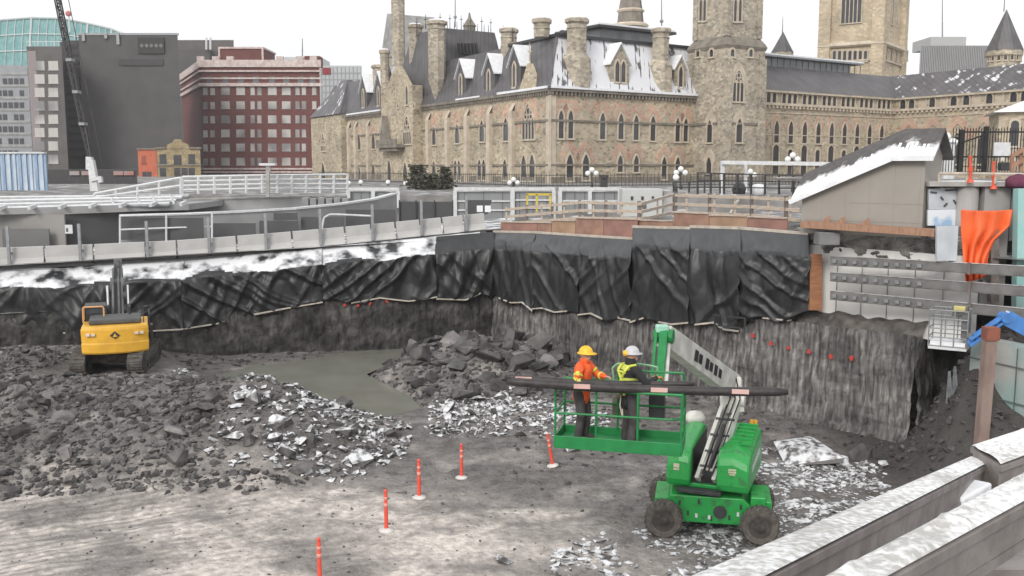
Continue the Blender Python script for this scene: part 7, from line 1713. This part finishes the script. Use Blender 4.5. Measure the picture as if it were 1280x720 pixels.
# ---------------------------------------------------------------- people
def fuse(name, caps, matl, parent, voxel=.012, it=3, mw=None, cut=None):
    """one continuous surface from tapered limbs: [(p0, r0, p1, r1)] or ellipsoids [(c, (rx, ry, rz))]"""
    m = MB(mw)
    def ball(c, rx, ry, rz_, n=12):
        c = Vector(c); rings = []
        for i in range(1, n): a = math.pi * i / n; rings.append([c + Vector((rx * math.sin(a) * math.cos(6.28318 * k / 16), ry * math.sin(a) * math.sin(6.28318 * k / 16), -rz_ * math.cos(a))) for k in range(16)])
        m.loft(rings)
    for cp in caps:
        if len(cp) == 4:
            p0, r0, p1, r1 = cp; m.tube(p0, p1, r0, r1, 14); ball(p0, r0, r0, r0, 8); ball(p1, r1, r1, r1, 8)
        else: ball(cp[0], *cp[1])
    o = m.build(name, matl, parent)
    md = o.modifiers.new('r', 'REMESH'); md.mode = 'VOXEL'; md.voxel_size = voxel
    if it: s = o.modifiers.new('s', 'SMOOTH'); s.factor = .5; s.iterations = it
    bpy.context.view_layer.update(); dg = bpy.context.evaluated_depsgraph_get(); me = bpy.data.meshes.new_from_object(o.evaluated_get(dg)); o.modifiers.clear(); o.data = me
    for p in me.polygons: p.use_smooth = True
    return o
SKIN = mat('skin', (.52, .31, .23), (.46, .27, .20), rough=.5)
def hand(caps, wrist, dirv, palm_n, s=1.0, curl=.6):
    """palm, four unequal bent fingers and a thumb leaving the side of the palm"""
    d = Vector(dirv).normalized(); n_ = Vector(palm_n).normalized(); w_ = d.cross(n_).normalized(); wr = Vector(wrist)
    pe = wr + d * .085 * s
    for k in (-1.2, -.4, .4, 1.2): caps.append((wr + w_ * k * .016 * s, .015 * s, pe + w_ * k * .019 * s, .014 * s))
    for k, L_ in ((-1.5, .062), (-.5, .074), (.5, .080), (1.5, .070)):
        b = pe + w_ * k * .0195 * s; a1 = curl; q1 = b + (d * math.cos(a1) + n_ * math.sin(a1)) * L_ * .42 * s
        q2 = q1 + (d * math.cos(a1 * 2.2) + n_ * math.sin(a1 * 2.2)) * L_ * .33 * s; q3 = q2 + (d * math.cos(a1 * 3.1) + n_ * math.sin(a1 * 3.1)) * L_ * .25 * s
        caps += [(b, .0095 * s, q1, .0088 * s), (q1, .0088 * s, q2, .008 * s), (q2, .008 * s, q3, .007 * s)]
    tb = wr + d * .025 * s + w_ * .03 * s; t1 = tb + (d * .6 + w_ * .7 + n_ * .4).normalized() * .04 * s; t2 = t1 + (d * .8 + n_ * .7).normalized() * .032 * s
    caps += [(tb, .014 * s, t1, .011 * s), (t1, .011 * s, t2, .009 * s)]
def head_caps(c, f):
    """c: head centre, f: facing (unit, horizontal)"""
    c = Vector(c); f = Vector(f).normalized(); s = Vector((-f.y, f.x, 0)); u = Vector((0, 0, 1))
    def q(a, b, h): return c + f * a + s * b + u * h
    cp = [(c + u * .02, (.078, .078, .10)), (q(.02, 0, -.05), (.062, .058, .065)), (q(.055, 0, -.085), .025, q(.035, 0, -.06), .04), (q(-.02, 0, .02), (.085, .075, .085)),
          (q(.078, 0, .0), .011, q(.10, 0, -.028), .013), (q(.085, -.012, -.032), .009, q(.085, .012, -.032), .009), (q(.07, -.018, -.062), .009, q(.07, .018, -.062), .009), (q(.066, -.03, .03), .012, q(.066, .03, .03), .012)]
    for b in (-1, 1): cp.append((q(-.005, b * .08, -.02), .012, q(-.012, b * .084, .025), .014))
    return cp
def person(label, base, face, hips, knees, ankles, shoulders, elbows, wrists, hand_dirs, headc, headf, cols, torso_lean=Vector((0, 0, 0)), gloves=None, hard=None):
    t = thing('person', label, 'person', base)
    pelvis = (hips[0] + hips[1]) / 2; neckb = (shoulders[0] + shoulders[1]) / 2 + Vector((0, 0, .04)); f = Vector(face)
    caps = []
    caps += [(pelvis + Vector((0, 0, .02)), .125, pelvis.lerp(neckb, .35), .12), (pelvis.lerp(neckb, .35), .12, pelvis.lerp(neckb, .75), .135), (shoulders[0], .07, shoulders[1], .07), (neckb - Vector((0, 0, .02)), .065, Vector(headc) - Vector((0, 0, .07)), .052)]
    for i in (0, 1):
        caps += [(hips[i], .095, knees[i], .062), (knees[i], .06, ankles[i], .042), (ankles[i], .042, ankles[i] + f * .13 + Vector((0, 0, -.05)), .036), (shoulders[i], .058, elbows[i], .043), (elbows[i], .043, wrists[i], .029)]
        hand(caps, wrists[i], *hand_dirs[i])
    caps += head_caps(headc, headf)
    body = fuse('body', caps, SKIN, t, .009, 2)
    jk = [(pelvis + Vector((0, 0, -.10)), .165, pelvis.lerp(neckb, .4), .165), (pelvis.lerp(neckb, .4), .165, pelvis.lerp(neckb, .8), .175), (shoulders[0] - Vector((0, 0, .02)), .09, shoulders[1] - Vector((0, 0, .02)), .09), (neckb - Vector((0, 0, .02)), .085, neckb + Vector((0, 0, .06)), .07)]
    for i in (0, 1): jk += [(shoulders[i], .088, elbows[i], .072), (elbows[i], .072, wrists[i].lerp(elbows[i], .06), .052)]
    j = fuse('jacket', jk, cols['jacket'], t, .014, 3)
    tr = [(pelvis + Vector((0, 0, .03)), .14, pelvis - Vector((0, 0, .05)), .145)]
    for i in (0, 1): tr += [(hips[i], .115, knees[i], .088), (knees[i], .086, ankles[i] + Vector((0, 0, -.01)), .078)]
    fuse('trousers', tr, cols['trousers'], t, .014, 3)
    for i in (0, 1):
        a = ankles[i]; fuse('boot', [(a + Vector((0, 0, .06)), .062, a - Vector((0, 0, .02)), .062), (a - Vector((0, 0, .035)), .056, a + f * .19 + Vector((0, 0, -.04)), .052)], cols['boot'], t, .010, 2)
    if gloves:
        for i in gloves:
            cg = []; w_ = wrists[i]; hand(cg, w_, hand_dirs[i][0], hand_dirs[i][1], 1.14, hand_dirs[i][3] if len(hand_dirs[i]) > 3 else .6); cg.append((w_, .04, w_ - Vector(hand_dirs[i][0]).normalized() * .05, .045)); fuse('glove', cg, cols['glove'], t, .007, 1)
    return t, pelvis, neckb, j
def hardhat(t, c, f, mt, sus=None, brimf=.055):
    c = Vector(c) + Vector((0, 0, .045)); f = Vector(f).normalized(); rz_ = math.atan2(f.y, f.x); m = MB(frame(c, rz_)); m.smooth = True
    N = 24; rings = []
    for r, z in ((.150, .0), (.152, .012), (.122, .02), (.120, .05), (.108, .085), (.082, .115), (.045, .134), (.004, .14)):
        rings.append([Vector((r * 1.12 * math.cos(6.28318 * k / N) + (brimf * max(0, math.cos(6.28318 * k / N)) if z < .015 else 0), r * math.sin(6.28318 * k / N), z)) for k in range(N)])
    m.loft(rings); h = m.build('hard_hat', mt, t); m = MB(frame(c, rz_)); 
    for y in (-.02, .02):
        for i in range(8): a = -1.2 + i * .3; b = a + .3; m.tube((.125 * math.sin(a), y, .03 + .112 * math.cos(a)), (.125 * math.sin(b), y, .03 + .112 * math.cos(b)), .008, n=5)
    m.build('hat_ridge', mt, h); return h
Vq = Vector
HIV = mat('orange_jacket', (.85, .13, .03), (.72, .10, .025), scale=8, rough=.7, bump=1, bscale=9)
YST = mat('yellow_stripe', (.62, .66, .10), (.5, .54, .08), rough=.6)
DKT = mat('dark_trousers', (.075, .07, .07), (.045, .042, .042), scale=6, rough=.9)
DKJ = mat('black_jacket', (.028, .028, .030), (.018, .018, .02), scale=6, rough=.85)
HATY = mat('yellow_hat', (.80, .46, .03), (.72, .40, .03), rough=.35); HATW = mat('pale_grey_hat', (.50, .50, .52), (.42, .42, .44), rough=.4)
BOOT = mat('dark_boot', (.05, .04, .035), (.03, .028, .025), rough=.8)
# worker one
o_ = BMx @ Vq((.43, .42, 0)); X = Vq((math.cos(brz), math.sin(brz), 0)); Yb = Vq((-math.sin(brz), math.cos(brz), 0)); Z = Vq((0, 0, 1))
def L3(a, b, c_, o=o_): return o + X * a + Yb * b + Z * c_
f1 = (X * .95 - Yb * .30).normalized(); s1 = Vq((-f1.y, f1.x, 0))     # s1 = his left (away from the camera)
def W1(f, s, z): return o_ + f1 * f + s1 * s + Z * z
hips = [W1(-.02, .09, .92), W1(-.02, -.09, .92)]; knees = [W1(.05, .11, .50), W1(.04, -.11, .50)]; ankles = [W1(0, .12, .09), W1(-.02, -.12, .09)]
sh_ = [W1(.02, .19, 1.42), W1(.04, -.19, 1.42)]
grip = P(724, 477, pA.y - .10)
el = [W1(.20, .25, 1.22), W1(.06, -.34, 1.20)]; wr_s = [W1(.40, .14, 1.24), grip + Vq((-.02, .02, .10))]
p1, pel, nb, jk = person('worker in orange jacket and yellow hard hat, one gloved hand on the black bar', o_, f1, hips, knees, ankles, sh_, el, wr_s,
       [((f1 + Z * -.05), (-Z), 1.0, .35), (Vq((.1, -.35, -.95)), Vq((.25, -.9, .1)), 1.0, .6)], W1(.07, 0, 1.62), (f1 * 1 - Yb * .1), dict(jacket=HIV, trousers=DKT, boot=BOOT, glove=YST), gloves=[1])
hardhat(p1, W1(.07, 0, 1.62), f1, HATY)
m = MB(); m.smooth = True
for i in (0, 1):
    a = wr_s[i].lerp(el[i], .45); b = wr_s[i].lerp(el[i], .62); m.tube(a, b, .077, .079, 14); a = el[i].lerp(sh_[i], .35); b = el[i].lerp(sh_[i], .5); m.tube(a, b, .088, .09, 14)
m.build('reflective_band', YST, jk)
m = MB(); m.smooth = True; m.lathe([(.080, -.10), (.095, -.05), (.092, .0), (.082, .02)], W1(.05, 0, 1.56), 16); m.build('hood', HIV, jk)
m = MB(); m.box(W1(-.0, -.16, .82), (.1, .08, .16)); m.build('tool_pouch', DARKMETAL, p1, bevel=.015)
# worker two
o2 = BMx @ Vq((1.32, .40, 0)); f2 = (X * .75 + Yb * .66).normalized(); s2 = Vq((-f2.y, f2.x, 0))
def W2(f, s, z): return o2 + f2 * f + s2 * s + Z * z
hips = [W2(-.02, .10, .92), W2(-.02, -.10, .92)]; knees = [W2(.05, .12, .50), W2(.03, -.13, .50)]; ankles = [W2(.02, .15, .09), W2(-.06, -.15, .09)]
sh_ = [W2(.0, .21, 1.42), W2(.0, -.21, 1.42)]; el = [W2(.10, .38, 1.20), W2(.14, -.36, 1.18)]; ws = [W2(.34, .30, 1.24), W2(.40, -.28, 1.26)]
p2, pel, nb, jk = person('worker in black jacket and yellow harness vest with a pale helmet, back turned', o2, f2, hips, knees, ankles, sh_, el, ws,
       [(f2, -Z, 1.0, .5), (f2, -Z, 1.0, .5)], W2(.05, 0, 1.63), (X * .98 - Yb * .0).normalized(), dict(jacket=DKJ, trousers=DKT, boot=BOOT, glove=mat('orange_glove', (.6, .22, .08), rough=.8)), gloves=[0, 1])
h = hardhat(p2, W2(.05, 0, 1.65), X, HATW, brimf=.03)
m = MB(frame(W2(.05, 0, 1.65), brz)); m.smooth = True
for s in (-1,): m.lathe([(.01, -.05), (.06, -.045), (.072, 0), (.06, .045), (.01, .05)], (-.10, s * .05, .06), 12)
m.build('ear_muff', HATY, h)
m = MB(); m.smooth = True; m.lathe([(.105, -.16), (.115, -.10), (.10, -.03), (.088, .02)], W2(.02, 0, 1.60), 16); m.build('hood', DKJ, jk)
m = MB()   # hi-vis panels and crossing straps on the back
def BKp(s, z, d=.0): 
    return W2(-.185 - d, s, z)
for s in (-1, 1):
    m.path([W2(.05, s * .12, 1.50), W2(-.10, s * .12, 1.49), BKp(s * .10, 1.40), BKp(s * -.08, 1.12), BKp(s * -.10, .95)], .028, 6)
m.path([BKp(-.12, 1.38), BKp(.12, 1.38)], .022, 6); m.path([BKp(-.12, 1.02), BKp(.12, 1.02), ], .025, 6)
m.build('harness_strap', YST, jk)
vst = fuse('safety_vest', [(pel + Z * .12, .170, pel.lerp(nb, .45), .170), (pel.lerp(nb, .45), .170, pel.lerp(nb, .82), .172)], mat('vest_lime', (.50, .56, .10), (.40, .45, .09), rough=.7), jk, .014, 2)
m = MB(); m.path([BKp(.0, .95), W2(-.24, -.05, .75), W2(-.26, -.18, .55), W2(-.22, -.10, .70)], .012, 5); m.build('lanyard', BATTEN, p2)

# ---------------------------------------------------------------- orange delineator posts on white bases
RP2 = mat('delineator_red', (.78, .10, .06), (.66, .08, .05), rough=.45); PB_ = mat('white_base', (.62, .60, .58), (.46, .44, .42), scale=4, rough=.8)
def delin():
    t = thing('delineator_post', 'x', 'delineator post', (0, 0, 0), 0, 'red delineator posts on the pit floor')
    m = MB(); m.smooth = True; m.lathe([(.055, .04), (.05, .12), (.047, .5), (.042, .95), (.03, 1.0), (.045, 1.02), (.045, 1.05), (.01, 1.07)], (0, 0, 0), 14); m.build('tube', RP2, t)
    m = MB(); m.smooth = True; m.lathe([(.17, 0), (.19, .015), (.18, .05), (.08, .075), (.055, .09)], (0, 0, 0), 20); m.build('base', PB_, t)
    m = MB(); m.smooth = True; m.lathe([(.0515, .62), (.0505, .72)], (0, 0, 0), 14); m.lathe([(.049, .8), (.048, .88)], (0, 0, 0), 14); m.build('reflective_band', mat('faded_band', (.78, .30, .24), rough=.4), t); return t
dl = [(483, 664, 42, 0, .03, 'red post on a white base, second from the left on the mud'), (524, 623, 43, 0, 0, 'red post in the middle of the line, between two others'), (577, 598, 40, 0, -.02, 'red post nearest the snowy rubble strip'), (691, 583, 40, -.16, .0, 'red post leaning left, under the raised basket'), (400, 732, 44, 0, .02, 'red post cut off by the bottom edge of the photo')]
d0 = None
for i, (px, py, h_, tl, tx, lab) in enumerate(dl):
    t = delin() if d0 is None else copy_tree(d0)
    if d0 is None: d0 = t
    q = G(px, py, .0); q.z = gh(q.x, q.y); q = G(px, py, q.z); t.location = q; t.rotation_euler = (tx, tl, 0); t['label'] = lab
    s = {0: 1.0, 1: 1.02, 2: .95, 3: .95, 4: 1}[i]; t.scale = (s, s, s)

# ---------------------------------------------------------------- blue lift with cage at right
BL = mat('lift_blue', (.07, .22, .55), (.06, .17, .42), scale=3, rough=.4)
b_ = thing('blue_boom_lift', 'blue boom lift arm with an empty grey wire cage at the right', 'boom lift', P(1240, 450, 26))
q0, q1, q2 = P(1211, 428, 26.4), P(1256, 397, 26.4), P(1300, 420, 26.2)
m = MB()
m.bar(q0 + Vq((0, 0, .08)), q1 + Vq((0, 0, .08)), .22, .07); m.bar(q0 - Vq((0, 0, .10)), q1 - Vq((.05, 0, .12)), .22, .07)
d = q1 - q0
for i in range(7): a = q0 + d * (.06 + i * .14); m.bar(a - Vq((0, 0, .1)), a + d * .04 + Vq((0, 0, .08)), .2, .05)
m.bar(q1 + Vq((0, 0, .02)), q2, .24, .42); m.tube(q1 + Vq((0, -.16, 0)), q1 + Vq((0, .16, 0)), .16, n=14); m.build('arm', BL, b_, bevel=.012)
m = MB(); m.bar(q1 + Vq((.05, -.0, .17)), q2 + Vq((0, 0, .23)), .22, .05); m.build('arm_snow', SNOW, b_)
m = MB(); m.bar(q2, Vq((q2.x + 2.2, q2.y, 2.0)), .3, .4); m.box((q2.x + 2.6, q2.y, 1.2), (2.2, 1.6, 1.4)); m.build('base', BL, b_, bevel=.05)
zc = 4.02; ca = P(1160, 431, 27.0); cbv = P(1196, 433, 26.6)
CGM = frame((ca.x, ca.y, ca.z), math.atan2(cbv.y - ca.y, cbv.x - ca.x)); cwid = 1.0; cdep = .75; ch_ = 1.02
m = MB(); m.M = CGM; m.bx(0, cwid, 0, cdep, -.1, 0); m.M = Matrix(); m.build('cage_floor', WHITEMETAL, b_); m = MB(); m.M = CGM; m.bx(.04, cwid - .04, .04, cdep - .04, .003, .12); m.M = Matrix(); m.build('cage_snow', SNOW, b_)
m = MB(); m.M = CGM
for z in (0, .25, .5, .78, ch_): m.path([(0, 0, z), (cwid, 0, z), (cwid, cdep, z), (0, cdep, z), (0, 0, z)], .018, 6)
for x in (0, cwid * .33, cwid * .66, cwid):
    for y in (0, cdep): m.tube((x, y, -.02), (x, y, ch_), .018, n=6)
m.M = Matrix(); m.build('cage_rail', GREYMETAL, b_)
m = MB(); m.M = CGM; m.bx(cwid * .55, cwid * .95, cdep * .3, cdep * .8, .85, 1.15); m.bx(cwid * .82, cwid * 1.02, .1, .5, .2, .9); m.M = Matrix(); m.build('control_box', HOARD2, b_, bevel=.02)
m = MB(); m.M = CGM; m.bx(cwid * .6, cwid * .9, .1, .3, 1.02, 1.15); m.M = Matrix(); m.build('yellow_clip', mat('dull_yellow', (.55, .48, .2), rough=.7), b_, bevel=.02)
m = MB(); m.bar(CGM @ Vq((cwid, .4, .3)), q0 + Vq((0, 0, .2)), .14); m.bar(CGM @ Vq((cwid, .4, .02)), q0 - Vq((0, 0, .1)), .10); m.build('levelling_link', HOARD2, b_)

# ---------------------------------------------------------------- snowy steel beams in the near right corner
NB = mat('grey_steel_beam', (.27, .245, .235), (.19, .17, .16), scale=5, rough=.65, spec=.4, bump=.15)
NSN = bpy.data.materials.new('beam_top_snow'); NSN.use_nodes = True
def beamtop(m):
    n = m.node_tree; b = n.nodes['Principled BSDF']; L = n.links.new; N = n.nodes.new
    geo = N('ShaderNodeNewGeometry'); nz = N('ShaderNodeTexNoise'); nz.inputs['Scale'].default_value = 22; nz.inputs['Detail'].default_value = 8; L(geo.outputs['Position'], nz.inputs[0])
    n2 = N('ShaderNodeTexNoise'); n2.inputs['Scale'].default_value = 1.1; n2.inputs['Detail'].default_value = 3; L(geo.outputs['Position'], n2.inputs[0])
    a = N('ShaderNodeMath'); a.operation = 'MULTIPLY_ADD'; a.inputs[1].default_value = .8; L(n2.outputs['Fac'], a.inputs[0]); L(nz.outputs['Fac'], a.inputs[2])
    r = N('ShaderNodeMapRange'); r.inputs['From Min'].default_value = .76; r.inputs['From Max'].default_value = 1.02; L(a.outputs[0], r.inputs[0])
    mx = N('ShaderNodeMixRGB'); mx.inputs[1].default_value = (.42, .41, .39, 1); mx.inputs[2].default_value = (.76, .77, .78, 1); L(r.outputs[0], mx.inputs[0]); L(mx.outputs[0], b.inputs['Base Color']); b.inputs['Roughness'].default_value = .8
    bp = N('ShaderNodeBump'); bp.inputs['Strength'].default_value = .6; bp.inputs['Distance'].default_value = .02; L(nz.outputs['Fac'], bp.inputs['Height']); L(bp.outputs[0], b.inputs['Normal'])
beamtop(NSN)
def ibeam(label, a0, a1, b0, b1, h, snow_h=.03, seed=1):
    """a0-a1: near edge of the top face, b0-b1: far edge"""
    t = thing('steel_beam', label, 'steel beam', a0.lerp(a1, .5), 0, 'snow topped steel beams'); m = MB()
    dz = Vq((0, 0, -1)); T_ = .045
    m.loft([[a0, b0, b0 + dz * T_, a0 + dz * T_], [a1, b1, b1 + dz * T_, a1 + dz * T_]]); m.loft([[a0 + dz * h, b0 + dz * h, b0 + dz * (h - T_), a0 + dz * (h - T_)], [a1 + dz * h, b1 + dz * h, b1 + dz * (h - T_), a1 + dz * (h - T_)]])
    w0 = a0.lerp(b0, .06) + dz * T_; w1 = a1.lerp(b1, .06) + dz * T_; m.loft([[w0, a0.lerp(b0, .9) + dz * T_, a0.lerp(b0, .9) + dz * (h - T_), w0 + dz * (h - 2 * T_)], [w1, a1.lerp(b1, .9) + dz * T_, a1.lerp(b1, .9) + dz * (h - T_), w1 + dz * (h - 2 * T_)]])
    m.build('beam', NB, t)
    m = MB(); m.smooth = True; U = Vq((0, 0, 1))
    def fn(u, v):
        p = a0.lerp(a1, u).lerp(b0.lerp(b1, u), .03 + .94 * v); e = min(v, 1 - v) * 6; return p + U * (.022 + snow_h * min(1, e) * max(.2, .45 + mn.noise(Vq((p.x * 5, p.y * 5, seed))) + .4 * mn.noise(Vq((p.x * 16, p.y * 16, seed)))))
    m.grid(fn, 160, 8); m.build('beam_snow', NSN, t, fix=False)
    return t
# beam one
def ext(p, q, f): return p + (q - p) * f
n0, n1 = P(985, 712, 4.15), P(1236, 581, 8.3); f0, f1_ = P(889, 720, 4.45), P(1213, 573, 8.55)
n0.z = n0.z; f0.z = n0.z; f1_.z = n1.z; f1_ = P(1213, 573, (n1.z - H) / ray(1213, 573).z * ray(1213, 573).y); f0 = P(893, 712, (n0.z - H) / ray(893, 712).z * ray(893, 712).y)
ibeam('farther snow speckled steel beam running up to the right in the near corner', ext(n1, n0, 1.25), n1, ext(f1_, f0, 1.25), f1_, .24, .02, 3)
n0, n1 = P(1128, 718, 3.3), P(1285, 628, 4.6); n1.z = n0.z - .10; f0 = G(1050, 716, n0.z); f1b = G(1285, 592, n1.z); n0 = G(1128, 718, n0.z); n1 = G(1285, 630, n1.z)
ibeam('nearest steel beam with thick snow in the bottom right corner', ext(n1, n0, 1.4), ext(n0, n1, 1.5), ext(f1b, f0, 1.4), ext(f0, f1b, 1.5), .22, .03, 5)
z3 = P(1253, 560, 8.6).z; z3b = z3 + .05
a0 = G(1252, 584, z3b); a1 = G(1300, 566, z3b); b0 = G(1213, 559, z3b); b1_ = G(1262, 543, z3b)
ibeam('short thick steel beam end with a white snow top at the right edge', a0, ext(a0, a1, 3), b0, ext(b0, b1_, 3), .30, .04, 9)
m = MB(); q = P(1205, 622, 7.6); m.smooth = False
q1_, q2_, q3_, q4_ = G(1183, 628, q.z), G(1203, 636, q.z), G(1240, 615, q.z), G(1212, 609, q.z); m.loft([[q1_, q2_, q3_, q4_], [x + Vq((0, 0, .08)) for x in (q1_, q2_, q3_, q4_)]])
t = thing('bracket_plate', 'small snow covered bracket plate between the two long beams', 'plate', q); m.build('snow', SNOW, t, bevel=.02)
m = MB(); m.loft([[x - Vq((0, 0, .02)) for x in (q1_, q2_, q3_, q4_)], [x - Vq((0, 0, .9)) for x in (q1_, q2_, q3_, q4_)]]); m.build('web', NB, t)
t = thing('steel_column', 'grey steel column below the beams in the near right corner', 'column', P(1240, 680, 8.6)); m = MB(); c_ = P(1256, 600, 8.9); m.bx(c_.x - .22, c_.x + .3, c_.y - .15, c_.y + .25, .2, z3b - .31); m.build('column', NB, t)
m = MB(); c_ = P(1290, 700, 5.6); m.bx(c_.x - .5, c_.x + .9, c_.y - .1, c_.y + .4, 3.6, c_.z - .02); m.build('web_plate', NB, t)
m = MB(); c_ = P(1160, 640, 8.2); m.bx(c_.x - .06, c_.x + .25, c_.y, c_.y + .2, .2, c_.z); m.build('brace_column', NB, t)

# ---------------------------------------------------------------- damp winter air
hz = MB(); hz.bx(-760, 760, -70, 760, -1.2, 100)
hm = bpy.data.materials.new('haze'); hm.use_nodes = True; n = hm.node_tree; n.nodes.remove(n.nodes['Principled BSDF'])
pv_ = n.nodes.new('ShaderNodeVolumePrincipled'); pv_.inputs['Color'].default_value = (.99, .99, 1, 1); pv_.inputs['Density'].default_value = HAZE; pv_.inputs['Anisotropy'].default_value = 0.0
n.links.new(pv_.outputs[0], n.nodes['Material Output'].inputs['Volume'])
if HAZE: hz_ = hz.build('haze', hm); hz_['kind'] = 'stuff'
